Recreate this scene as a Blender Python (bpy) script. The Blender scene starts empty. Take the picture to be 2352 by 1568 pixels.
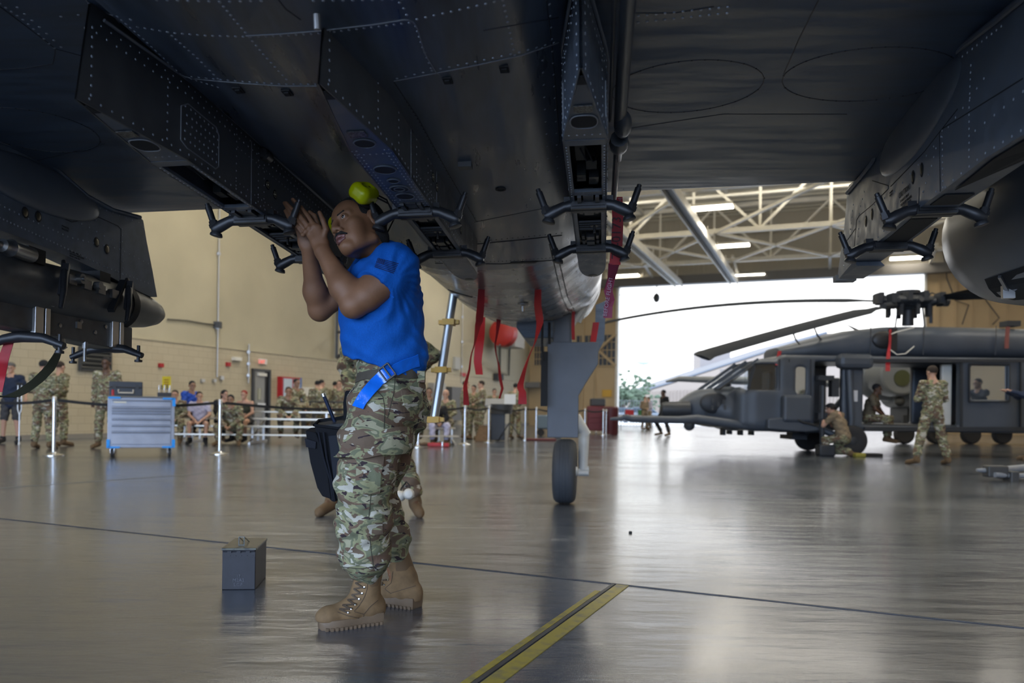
import bpy, bmesh, math, random
import numpy as np
from mathutils import Vector, Matrix
from mathutils.bvhtree import BVHTree
C = bpy.context.scene.collection
SC = bpy.context.scene
R = math.radians
random.seed(7)
# ------------------------------------------------------------------ camera
FPX, ROLL, CAMZ, PX0, PY0 = 1829.0, 0.0142, 0.85, 1176.0, 945.0
CR, SR = math.cos(ROLL), math.sin(ROLL)
cam = bpy.data.cameras.new('camera')
camo = bpy.data.objects.new('camera', cam)
C.objects.link(camo)
cam.sensor_width = 36.0
cam.lens = FPX / 2352 * 36.0
cam.shift_y = (PY0 - 784) / 2352
cam.clip_start = 0.05; cam.clip_end = 2000
camo.matrix_world = Matrix(((CR, -SR, 0, 0), (0, 0, -1, 0), (SR, CR, 0, CAMZ), (0, 0, 0, 1)))
cam.dof.use_dof = True
cam.dof.focus_distance = 3.15
cam.dof.aperture_fstop = 2.8
SC.camera = camo
SC.view_settings.view_transform = 'Standard'
SC.view_settings.look = 'None'
SC.view_settings.gamma = 1
SC.view_settings.use_curve_mapping = False
SC.view_settings.exposure = 0.62
SC.cycles.use_denoising = True
SC.cycles.max_bounces = 8
SC.cycles.diffuse_bounces = 5
SC.cycles.sample_clamp_indirect = 6.0
SC.cycles.caustics_reflective = False
SC.cycles.caustics_refractive = False
# ------------------------------------------------------------------ world: bright overcast, clearer and bluer behind the hangar
W = bpy.data.worlds.new('overcast_sky'); SC.world = W; W.use_nodes = True
nt = W.node_tree; nt.nodes.clear()
def nn(nt, t, **k):
    n = nt.nodes.new(t)
    for a, b in k.items():
        if a in n.inputs: n.inputs[a].default_value = b
        else: setattr(n, a, b)
    return n
tc = nn(nt, 'ShaderNodeTexCoord')
mp = nn(nt, 'ShaderNodeMapping'); mp.inputs['Scale'].default_value = (1.2, 1.2, 6)
nz = nn(nt, 'ShaderNodeTexNoise'); nz.inputs['Scale'].default_value = 1.6; nz.inputs['Detail'].default_value = 5
rp = nn(nt, 'ShaderNodeValToRGB')
rp.color_ramp.elements[0].position = .35; rp.color_ramp.elements[0].color = (.85, .88, .91, 1)
rp.color_ramp.elements[1].position = .62; rp.color_ramp.elements[1].color = (1.25, 1.25, 1.25, 1)
sp = nn(nt, 'ShaderNodeSeparateXYZ')
mr = nn(nt, 'ShaderNodeMapRange'); mr.inputs['From Min'].default_value = -.35; mr.inputs['From Max'].default_value = .35
mx = nn(nt, 'ShaderNodeMix', data_type='RGBA')
mx.inputs[6].default_value = (2.4, 3.05, 4.2, 1)
bg = nn(nt, 'ShaderNodeBackground', Strength=1.5)
ow = nn(nt, 'ShaderNodeOutputWorld')
L = nt.links.new
L(tc.outputs['Generated'], mp.inputs[0]); L(mp.outputs[0], nz.inputs[0]); L(nz.outputs[0], rp.inputs[0])
L(tc.outputs['Generated'], sp.inputs[0]); L(sp.outputs['Y'], mr.inputs[0]); L(mr.outputs[0], mx.inputs[0])
L(rp.outputs[0], mx.inputs[7]); L(mx.outputs[2], bg.inputs[0]); L(bg.outputs[0], ow.inputs[0])
# ------------------------------------------------------------------ projection helpers
CAM = np.array([0, 0, CAMZ])
def pdir(x, y):
    cx, cy = (x - PX0) / FPX, (PY0 - y) / FPX
    return np.array([cx * CR - cy * SR, 1.0, cx * SR + cy * CR])
def P(x, y, D): return CAM + pdir(x, y) * D
def PZ(x, y, z=0.0):
    d = pdir(x, y); return CAM + d * ((z - CAMZ) / d[2])
def PPL(x, y, o, n):
    d = pdir(x, y); n = np.array(n, float); return CAM + d * (np.dot(np.array(o) - CAM, n) / np.dot(d, n))
def unit(v):
    v = np.array(v, float); return v / (np.linalg.norm(v) + 1e-12)
def basis(ax, hint=(0, 0, 1)):
    a = unit(ax); h = np.array(hint, float)
    if abs(np.dot(a, unit(h))) > .98: h = np.array([1., 0, 0])
    u = unit(np.cross(h, a)); v = np.cross(a, u); return a, u, v
# ------------------------------------------------------------------ materials
MATS = {}
def mat(name, col, rough=.5, metal=0., var=.0, vs=6., bump=0., bs=60., col2=None, spec=.5, emis=None, es=0, coat=0, trans=0, stretch=(1, 1, 1), thr=(.35, .65), det=4, coord='Object', rvar=0.):
    if name in MATS: return MATS[name]
    m = bpy.data.materials.new(name); m.use_nodes = True; t = m.node_tree; b = t.nodes['Principled BSDF']
    b.inputs['Base Color'].default_value = (*col, 1); b.inputs['Roughness'].default_value = rough
    b.inputs['Metallic'].default_value = metal; b.inputs['Specular IOR Level'].default_value = spec
    if coat: b.inputs['Coat Weight'].default_value = coat; b.inputs['Coat Roughness'].default_value = .15
    if trans: b.inputs['Transmission Weight'].default_value = trans
    if emis: b.inputs['Emission Color'].default_value = (*emis, 1); b.inputs['Emission Strength'].default_value = es
    if var or bump or col2 or rvar:
        tc = nn(t, 'ShaderNodeTexCoord'); mp = nn(t, 'ShaderNodeMapping'); mp.inputs['Scale'].default_value = stretch
        t.links.new(tc.outputs[coord], mp.inputs[0])
    if var or col2 or rvar:
        n = nn(t, 'ShaderNodeTexNoise'); n.inputs['Scale'].default_value = vs; n.inputs['Detail'].default_value = det
        t.links.new(mp.outputs[0], n.inputs[0])
        r = nn(t, 'ShaderNodeValToRGB'); t.links.new(n.outputs[0], r.inputs[0])
        c2 = col2 or tuple(c * (1 - var) for c in col)
        r.color_ramp.elements[0].position, r.color_ramp.elements[1].position = thr
        r.color_ramp.elements[0].color = (*c2, 1)
        r.color_ramp.elements[1].color = (*(col if col2 else tuple(min(1, c * (1 + var)) for c in col)), 1)
        if var or col2: t.links.new(r.outputs[0], b.inputs['Base Color'])
        if rvar:
            q = nn(t, 'ShaderNodeMapRange'); q.inputs['To Min'].default_value = max(.03, rough - rvar); q.inputs['To Max'].default_value = rough + rvar
            q.inputs['From Min'].default_value = .3; q.inputs['From Max'].default_value = .7
            t.links.new(n.outputs[0], q.inputs[0]); t.links.new(q.outputs[0], b.inputs['Roughness'])
    if bump:
        n2 = nn(t, 'ShaderNodeTexNoise'); n2.inputs['Scale'].default_value = bs; n2.inputs['Detail'].default_value = 3
        t.links.new(mp.outputs[0], n2.inputs[0]); bp = nn(t, 'ShaderNodeBump'); bp.inputs['Strength'].default_value = 1.0
        bp.inputs['Distance'].default_value = bump; t.links.new(n2.outputs[0], bp.inputs['Height']); t.links.new(bp.outputs[0], b.inputs['Normal'])
    MATS[name] = m; return m
def camo_mat(name, k=1.0, sc=1.0, bright=1.0):
    if name in MATS: return MATS[name]
    m = bpy.data.materials.new(name); m.use_nodes = True; t = m.node_tree; b = t.nodes['Principled BSDF']
    b.inputs['Roughness'].default_value = .85; b.inputs['Specular IOR Level'].default_value = .25
    tc = nn(t, 'ShaderNodeTexCoord'); Lk = t.links.new
    def noise(scale, off, st=(1, 1, 1.9), det=1.5, dist=.6):
        mp = nn(t, 'ShaderNodeMapping'); mp.inputs['Scale'].default_value = st; mp.inputs['Location'].default_value = off
        Lk(tc.outputs['Object'], mp.inputs[0]); n = nn(t, 'ShaderNodeTexNoise')
        n.inputs['Scale'].default_value = scale * sc; n.inputs['Detail'].default_value = det; n.inputs['Distortion'].default_value = dist
        Lk(mp.outputs[0], n.inputs[0]); return n
    br = bright
    n1 = noise(8.5, (0, 0, 0), det=2.5, dist=.9); r1 = nn(t, 'ShaderNodeValToRGB'); r1.color_ramp.interpolation = 'CONSTANT'
    e = r1.color_ramp.elements
    e[0].position = 0; e[0].color = (.150 * br, .105 * br, .072 * br, 1)
    e[1].position = .46; e[1].color = (.27 * br, .265 * br, .145 * br, 1)
    x = e.new(.53); x.color = (.155 * br, .162 * br, .100 * br, 1)
    x = e.new(.62); x.color = (.33 * br, .31 * br, .20 * br, 1)
    Lk(n1.outputs[0], r1.inputs[0])
    def layer(prev, n, th, col):
        g = nn(t, 'ShaderNodeMath', operation='GREATER_THAN'); g.inputs[1].default_value = th; Lk(n.outputs[0], g.inputs[0])
        mxx = nn(t, 'ShaderNodeMix', data_type='RGBA'); Lk(g.outputs[0], mxx.inputs[0]); Lk(prev, mxx.inputs[6]); mxx.inputs[7].default_value = (*col, 1)
        return mxx.outputs[2]
    o = layer(r1.outputs[0], noise(12, (3, 7, 1), det=2.5, dist=.9), .59, (.15 * br, .095 * br, .065 * br))
    o = layer(o, noise(13, (13, 2, 5), det=2.5), .61, (.47 * br, .44 * br, .36 * br))
    o = layer(o, noise(19, (5, 9, 15), st=(1, 1, 2.6), det=2), .635, (.038, .026, .030))
    Lk(o, b.inputs['Base Color'])
    wv = nn(t, 'ShaderNodeTexNoise'); wv.inputs['Scale'].default_value = 26; wv.inputs['Detail'].default_value = 3
    Lk(tc.outputs['Object'], wv.inputs[0]); bp = nn(t, 'ShaderNodeBump'); bp.inputs['Distance'].default_value = .006 * k
    Lk(wv.outputs[0], bp.inputs['Height']); Lk(bp.outputs[0], b.inputs['Normal'])
    MATS[name] = m; return m
# ------------------------------------------------------------------ object helpers
def mesh_obj(name, V, F, m, parent=None, smooth=40, origin=None):
    V = np.array(V, float)
    if origin is not None: V = V - np.array(origin)
    me = bpy.data.meshes.new(name); me.from_pydata(V.tolist(), [], F); me.update()
    o = bpy.data.objects.new(name, me); C.objects.link(o)
    if m is not None: me.materials.append(m)
    if smooth:
        me.polygons.foreach_set('use_smooth', [True] * len(me.polygons))
        if smooth < 180: me.set_sharp_from_angle(angle=R(smooth))
    if parent is not None: o.parent = parent
    return o
def worldloc(o):
    v = np.zeros(3)
    while o is not None: v = v + np.array(o.location); o = o.parent
    return v
class MB:
    def __init__(s): s.V = []; s.F = []
    def add(s, V, F):
        n = len(s.V); s.V += [tuple(float(c) for c in v) for v in V]; s.F += [tuple(i + n for i in f) for f in F]; return s
    def box(s, c, size, ax=None):
        c = np.array(c, float); h = np.array(size) / 2.
        A = np.eye(3) if ax is None else np.array(ax)
        V = [c + A[0] * h[0] * i + A[1] * h[1] * j + A[2] * h[2] * k for i in (-1, 1) for j in (-1, 1) for k in (-1, 1)]
        F = [(0, 1, 3, 2), (4, 6, 7, 5), (0, 4, 5, 1), (2, 3, 7, 6), (0, 2, 6, 4), (1, 5, 7, 3)]
        return s.add(V, F)
    def bar(s, a, b, w, h=None, hint=(0, 0, 1)):
        a = np.array(a, float); b = np.array(b, float); h = h or w
        A, u, v = basis(b - a, hint)
        return s.box((a + b) / 2, (np.linalg.norm(b - a), w, h), (A, u, v))
    def prism(s, pts, vec):
        pts = [np.array(p, float) for p in pts]; n = len(pts); vec = np.array(vec, float)
        V = pts + [p + vec for p in pts]
        F = [tuple(range(n - 1, -1, -1)), tuple(range(n, 2 * n))] + [(i, (i + 1) % n, n + (i + 1) % n, n + i) for i in range(n)]
        return s.add(V, F)
    def tube(s, path, r, n=10, cap=True, flat=1.0, hint=(0, 0, 1)):
        path = [np.array(p, float) for p in path]; m = len(path)
        rs = r if hasattr(r, '__len__') else [r] * m
        V = []; F = []; up = None
        for i, p in enumerate(path):
            t = path[min(i + 1, m - 1)] - path[max(i - 1, 0)]
            a, u, v = basis(t, hint if up is None else up)
            up = v
            for k in range(n):
                q = 2 * math.pi * k / n; V.append(p + (u * math.cos(q) + v * math.sin(q) * flat) * rs[i])
        for i in range(m - 1):
            for k in range(n):
                k2 = (k + 1) % n; F.append((i * n + k, i * n + k2, (i + 1) * n + k2, (i + 1) * n + k))
        if cap: F.append(tuple(range(n - 1, -1, -1))); F.append(tuple((m - 1) * n + k for k in range(n)))
        return s.add(V, F)
    def lathe(s, o, ax, prof, n=20, sx=1.0, hint=(0, 0, 1)):
        o = np.array(o, float); a, u, v = basis(ax, hint); V = []; F = []; m = len(prof)
        for t, r in prof:
            for k in range(n):
                q = 2 * math.pi * k / n; V.append(o + a * t + (u * math.cos(q) * sx + v * math.sin(q)) * r)
        for i in range(m - 1):
            for k in range(n):
                k2 = (k + 1) % n; F.append((i * n + k, i * n + k2, (i + 1) * n + k2, (i + 1) * n + k))
        if prof[0][1] > 1e-4: F.append(tuple(range(n - 1, -1, -1)))
        if prof[-1][1] > 1e-4: F.append(tuple((m - 1) * n + k for k in range(n)))
        return s.add(V, F)
    def sphere(s, c, r, n=12, m=8, ax=None):
        rr = np.array(r if hasattr(r, '__len__') else (r, r, r)); A = np.eye(3) if ax is None else np.array(ax)
        V = []; F = []
        for i in range(m + 1):
            th = math.pi * i / m
            for k in range(n):
                q = 2 * math.pi * k / n
                d = np.array([math.sin(th) * math.cos(q), math.sin(th) * math.sin(q), math.cos(th)]) * rr
                V.append(np.array(c) + d @ A)
        for i in range(m):
            for k in range(n):
                k2 = (k + 1) % n; F.append((i * n + k, (i + 1) * n + k, (i + 1) * n + k2, i * n + k2))
        return s.add(V, F)
    def rivet(s, p, nrm, r=.0035):
        a, u, v = basis(nrm); p = np.array(p); V = []
        for rr, hh in ((1.0, 0), (.75, .45)):
            for k in range(6):
                q = math.pi * k / 3; V.append(p + (u * math.cos(q) + v * math.sin(q)) * r * rr + a * r * hh)
        V.append(p + a * r * .6)
        F = [(k, (k + 1) % 6, 6 + (k + 1) % 6, 6 + k) for k in range(6)] + [(6 + k, 6 + (k + 1) % 6, 12) for k in range(6)]
        return s.add(V, F)
    def ribbon(s, path, w, th=.002, nrm=None, hint=(0, 0, 1)):
        # strap: path points, width vector (or list), thickness
        path = [np.array(p, float) for p in path]; m = len(path); V = []; F = []
        for i, p in enumerate(path):
            t = unit(path[min(i + 1, m - 1)] - path[max(i - 1, 0)])
            wv = np.array(w[i] if isinstance(w, list) else w, float)
            nv = unit(np.cross(t, wv)) * th / 2
            V += [p - wv / 2 - nv, p + wv / 2 - nv, p + wv / 2 + nv, p - wv / 2 + nv]
        for i in range(m - 1):
            for k in range(4):
                k2 = (k + 1) % 4; F.append((i * 4 + k, i * 4 + k2, i * 4 + 4 + k2, i * 4 + 4 + k))
        F.append((3, 2, 1, 0)); F.append(tuple((m - 1) * 4 + k for k in range(4)))
        return s.add(V, F)
    def build(s, name, m, parent=None, smooth=35, bevel=0, local=False, M=None):
        V = np.array(s.V, float)
        if M is not None: V = V @ np.array(M[0]).T + np.array(M[1]) if False else np.array([M(v) for v in V])
        o = mesh_obj(name, V, s.F, m, parent, smooth, None if (parent is None or local) else worldloc(parent))
        if bevel:
            b = o.modifiers.new('bevel', 'BEVEL'); b.width = bevel; b.segments = 2; b.limit_method = 'ANGLE'; b.angle_limit = R(40)
        return o
def thing(name, label, cat, loc=(0, 0, 0), group=None, rot=0):
    o = bpy.data.objects.new(name, None); o.empty_display_size = .1; C.objects.link(o)
    o.location = tuple(float(c) for c in loc); o.rotation_euler = (0, 0, rot); o['label'] = label; o['category'] = cat
    if group: o['group'] = group
    return o
def tag(o, label, cat, group=None, kind=None):
    if label: o['label'] = label
    if cat: o['category'] = cat
    if group: o['group'] = group
    if kind: o['kind'] = kind
    return o
def recenter(o):
    "put a single-mesh thing's origin at its base"
    me = o.data; n = len(me.vertices); a = np.empty(n * 3); me.vertices.foreach_get('co', a); a = a.reshape(-1, 3)
    c = np.array([(a[:, 0].min() + a[:, 0].max()) / 2, (a[:, 1].min() + a[:, 1].max()) / 2, a[:, 2].min()])
    me.vertices.foreach_set('co', (a - c).ravel()); me.update(); o.location = o.location + Vector(c); return o
def copy_thing(root, loc, rot=None, label=None):
    r = root.copy(); C.objects.link(r); r.location = tuple(float(c) for c in loc)
    if rot is not None: r.rotation_euler = (0, 0, rot)
    if label: r['label'] = label
    for ch in list(root.children):
        c = ch.copy(); C.objects.link(c); c.parent = r
        for g in list(ch.children):
            d = g.copy(); C.objects.link(d); d.parent = c
    return r
# ------------------------------------------------------------------ smooth solids (distance fields -> surface nets)
def cap(a, b, ra, rb=None, k=.02, fl=None): return ('c', np.array(a, float), np.array(b, float), ra, ra if rb is None else rb, k, fl)
def ell(c, r, k=.02, A=None): return ('e', np.array(c, float), np.array(r, float) * np.ones(3), A, k)
def rbox(c, h, r, k=.01, A=None): return ('b', np.array(c, float), np.array(h, float), r, A, k)
def cut(p): return ('-', p)
def xf(prims, T, A):
    "move prims: p -> A^T-rotated + T (rows of A are the new axes)"
    A = np.array(A); f = lambda p: np.array(T) + p @ A; out = []
    for q in prims:
        neg = q[0] == '-'; w = q[1] if neg else q
        if w[0] == 'c': z = ('c', f(w[1]), f(w[2]), w[3], w[4], w[5], None if w[6] is None else (np.array(w[6][0]) @ A, w[6][1]))
        elif w[0] == 'e': z = ('e', f(w[1]), w[2], (np.eye(3) if w[3] is None else np.array(w[3])) @ A, w[4])
        else: z = ('b', f(w[1]), w[2], w[3], (np.eye(3) if w[4] is None else np.array(w[4])) @ A, w[5])
        out.append(('-', z) if neg else z)
    return out
def _bb(w):
    if w[0] == 'c': r = max(w[3], w[4]) * (max(1, w[6][1]) if w[6] else 1); return np.minimum(w[1], w[2]) - r, np.maximum(w[1], w[2]) + r
    if w[0] == 'e': r = w[2].max() if w[3] is not None else w[2]; return w[1] - r, w[1] + r
    r = (np.linalg.norm(w[2]) if w[4] is not None else w[2]) + w[3]; return w[1] - r, w[1] + r
def _ev(w, X):
    if w[0] == 'c':
        a, b = w[1], w[2]; ab = b - a; q = X - a; t = np.clip((q @ ab) / (ab @ ab + 1e-12), 0, 1)
        v = q - t[..., None] * ab
        if w[6]:
            n, rt = w[6]; n = unit(n); c = v @ n; v = v + (c / rt - c)[..., None] * n
            d = np.sqrt((v * v).sum(-1)) - (w[3] + (w[4] - w[3]) * t)
            return d * min(1, rt) if rt < 1 else d
        return np.sqrt((v * v).sum(-1)) - (w[3] + (w[4] - w[3]) * t)
    if w[0] == 'e':
        q = X - w[1]
        if w[3] is not None: q = q @ np.array(w[3]).T
        k0 = np.sqrt(((q / w[2]) ** 2).sum(-1)); k1 = np.sqrt(((q / w[2] ** 2) ** 2).sum(-1)) + 1e-9
        return k0 * (k0 - 1) / k1
    q = X - w[1]
    if w[4] is not None: q = q @ np.array(w[4]).T
    q = np.abs(q) - w[2]
    return np.sqrt((np.maximum(q, 0) ** 2).sum(-1)) + np.minimum(q.max(-1), 0) - w[3]
def sdf(prims, h, disp=None):
    pos = [p for p in prims if p[0] != '-']
    lo = np.min([_bb(p)[0] for p in pos], 0) - 4 * h; hi = np.max([_bb(p)[1] for p in pos], 0) + 4 * h
    n = np.ceil((hi - lo) / h).astype(int) + 1; Fd = np.full(n, .5, np.float32)
    ax = [lo[i] + h * np.arange(n[i]) for i in range(3)]
    for p in prims:
        neg = p[0] == '-'; w = p[1] if neg else p; k = w[4] if w[0] == 'e' else w[5]
        a, b = _bb(w); m = k + 4 * h
        i0 = np.clip(np.floor((a - m - lo) / h).astype(int), 0, n); i1 = np.clip(np.ceil((b + m - lo) / h).astype(int) + 1, 0, n)
        if (i1 <= i0).any(): continue
        sl = tuple(slice(i0[i], i1[i]) for i in range(3))
        X = np.stack(np.meshgrid(*[ax[i][i0[i]:i1[i]] for i in range(3)], indexing='ij'), -1)
        d = _ev(w, X); f = Fd[sl]; k = max(k, 1e-4)
        if neg:
            d = -d; hh = np.maximum(k - np.abs(f - d), 0) / k; Fd[sl] = np.maximum(f, d) + hh * hh * k * .25
        else:
            hh = np.maximum(k - np.abs(f - d), 0) / k; Fd[sl] = np.minimum(f, d) - hh * hh * k * .25
    if disp is not None:
        idx = np.argwhere(np.abs(Fd) < .04)
        X = lo + idx * h; Fd[tuple(idx.T)] += disp(X)
    # surface nets
    s = Fd < 0; c = np.zeros(tuple(n - 1), np.int8)
    for i in (0, 1):
        for j in (0, 1):
            for k in (0, 1): c += s[i:n[0] - 1 + i, j:n[1] - 1 + j, k:n[2] - 1 + k]
    act = (c > 0) & (c < 8); ids = np.full(act.shape, -1, np.int64); cells = np.argwhere(act); ids[act] = np.arange(len(cells))
    acc = np.zeros((len(cells), 3)); cnt = np.zeros(len(cells))
    cor = [(i, j, k) for i in (0, 1) for j in (0, 1) for k in (0, 1)]
    for a in range(8):
        for b in range(a + 1, 8):
            ca, cb = np.array(cor[a]), np.array(cor[b])
            if np.abs(ca - cb).sum() != 1: continue
            fa = Fd[tuple((cells + ca).T)]; fb = Fd[tuple((cells + cb).T)]; mk = (fa < 0) != (fb < 0)
            t = np.where(mk, fa / (fa - fb + 1e-12), 0)
            acc[mk] += ca + t[mk][:, None] * (cb - ca); cnt[mk] += 1
    V = lo + (cells + acc / cnt[:, None]) * h; Q = []
    for axn in range(3):
        o1, o2 = [(1, 2), (2, 0), (0, 1)][axn]
        sh = list(n); sh[axn] -= 1
        A0 = s[tuple(slice(0, n[i] - (1 if i == axn else 0)) for i in range(3))]
        A1 = s[tuple(slice(1 if i == axn else 0, n[i]) for i in range(3))]
        e = np.argwhere(A0 != A1); e = e[(e[:, o1] > 0) & (e[:, o2] > 0) & (e[:, o1] < n[o1] - 1) & (e[:, o2] < n[o2] - 1)]
        ins = A0[tuple(e.T)]
        d1 = np.zeros(3, int); d1[o1] = 1; d2 = np.zeros(3, int); d2[o2] = 1
        q = np.stack([ids[tuple((e - d1 - d2).T)], ids[tuple((e - d2).T)], ids[tuple(e.T)], ids[tuple((e - d1).T)]], 1)
        q[~ins] = q[~ins][:, ::-1]; Q.append(q)
    Q = np.concatenate(Q); return V, Q
def sdf_obj(name, prims, h, m, parent=None, disp=None, relax=1, local=False):
    V, Q = sdf(prims, h, disp)
    for _ in range(relax):
        S = np.zeros_like(V); N = np.zeros(len(V))
        for a, b in ((0, 1), (1, 2), (2, 3), (3, 0)):
            np.add.at(S, Q[:, a], V[Q[:, b]]); np.add.at(S, Q[:, b], V[Q[:, a]]); np.add.at(N, Q[:, a], 1); np.add.at(N, Q[:, b], 1)
        V = V * .5 + .5 * S / np.maximum(N, 1)[:, None]
    o = mesh_obj(name, V, Q.tolist(), m, parent, 180, None if (parent is None or local) else worldloc(parent))
    o['_w'] = 0
    del o['_w']
    return o
def bvh(o):
    me = o.data; w = Vector(worldloc(o))
    return BVHTree.FromPolygons([v.co + w for v in me.vertices], [tuple(p.vertices) for p in me.polygons])
def hit(bv, x, y, off=0.0):
    d = Vector(pdir(x, y)).normalized(); o = Vector(CAM)
    h = bv.ray_cast(o, d)
    if h[0] is None: return None, None
    nrm = h[1] if h[1].dot(d) < 0 else -h[1]
    return np.array(h[0] + nrm * off), np.array(nrm)
def lerp_poly(pts, n):
    pts = [np.array(p, float) for p in pts]; d = [0]
    for i in range(1, len(pts)): d.append(d[-1] + np.linalg.norm(pts[i] - pts[i - 1]))
    t = np.linspace(0, d[-1], n); return np.stack([np.interp(t, d, [p[j] for p in pts]) for j in range(len(pts[0]))], 1)
def rivet_row(mb, bvs, pts, step, r=.0035, px=True, mind=0.5, maxd=12):
    L_ = sum(math.dist(pts[i], pts[i + 1]) for i in range(len(pts) - 1)); n = max(2, int(L_ / step) + 1)
    for q in lerp_poly(pts, n):
        best = None
        for bv in bvs:
            p, nr = hit(bv, q[0], q[1])
            if p is not None and mind < p[1] < maxd and (best is None or p[1] < best[0][1]): best = (p, nr)
        if best: mb.rivet(best[0], best[1], r)
def seam(mb, bvs, pts, w=.003, off=.0008, step=14, th=.002):
    L_ = sum(math.dist(pts[i], pts[i + 1]) for i in range(len(pts) - 1)); n = max(2, int(L_ / step) + 1); path = []; ns = []
    for q in lerp_poly(pts, n):
        best = None
        for bv in bvs:
            p, nr = hit(bv, q[0], q[1], off)
            if p is not None and (best is None or p[1] < best[0][1]): best = (p, nr)
        if best: path.append(best[0]); ns.append(best[1])
    if len(path) < 2: return
    ws = []
    for i in range(len(path)):
        t = path[min(i + 1, len(path) - 1)] - path[max(i - 1, 0)]; ws.append(unit(np.cross(t, ns[i])) * w)
    mb.ribbon(path, ws, th)
def patch(mb, bv, c4, n, m, off, th):
    "raised patch on a surface: c4 = four pixel corners, grid n x m, outward offset, rim goes back th"
    c4 = [np.array(c, float) for c in c4]; V = []; W2 = []
    last = None
    for j in range(m + 1):
        for i in range(n + 1):
            u, v = i / n, j / m
            q = (c4[0] * (1 - u) + c4[1] * u) * (1 - v) + (c4[3] * (1 - u) + c4[2] * u) * v
            p, nr = hit(bv, q[0], q[1])
            if p is None:
                if last is None: continue
                p, nr = P(q[0], q[1], last[0][1]), last[1]
            last = (p, nr); V.append(p + nr * off); W2.append(p + nr * (off - th))
    if len(V) != (n + 1) * (m + 1): return
    g = lambda i, j: j * (n + 1) + i
    F = [(g(i, j), g(i, j + 1), g(i + 1, j + 1), g(i + 1, j)) for j in range(m) for i in range(n)]
    N = len(V)
    ring = [g(i, 0) for i in range(n)] + [g(n, j) for j in range(m)] + [g(i, m) for i in range(n, 0, -1)] + [g(0, j) for j in range(m, 0, -1)]
    F += [(ring[k], ring[(k + 1) % len(ring)], N + ring[(k + 1) % len(ring)], N + ring[k]) for k in range(len(ring))]
    mb.add(V + W2, F)
def text_mesh(body, size, o, right, up, m, parent, name, th=.001, align='CENTER', label=None):
    cu = bpy.data.curves.new(name, 'FONT'); cu.body = body; cu.size = size; cu.extrude = th; cu.align_x = align; cu.resolution_u = 2
    tmp = bpy.data.objects.new('tmp', cu); C.objects.link(tmp)
    dg = bpy.context.evaluated_depsgraph_get(); me = bpy.data.meshes.new_from_object(tmp.evaluated_get(dg))
    bpy.data.objects.remove(tmp)
    a = np.array([v.co[:] for v in me.vertices]); r_, u_ = unit(right), unit(up); n_ = np.cross(r_, u_)
    base = np.array(o, float) - (worldloc(parent) if parent is not None else 0)
    w = base + a[:, :1] * r_ + a[:, 1:2] * u_ + a[:, 2:3] * n_
    me.vertices.foreach_set('co', w.ravel()); me.update(); me.materials.clear(); me.materials.append(m)
    ob = bpy.data.objects.new(name, me); C.objects.link(ob)
    if parent is not None: ob.parent = parent
    return ob
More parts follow.
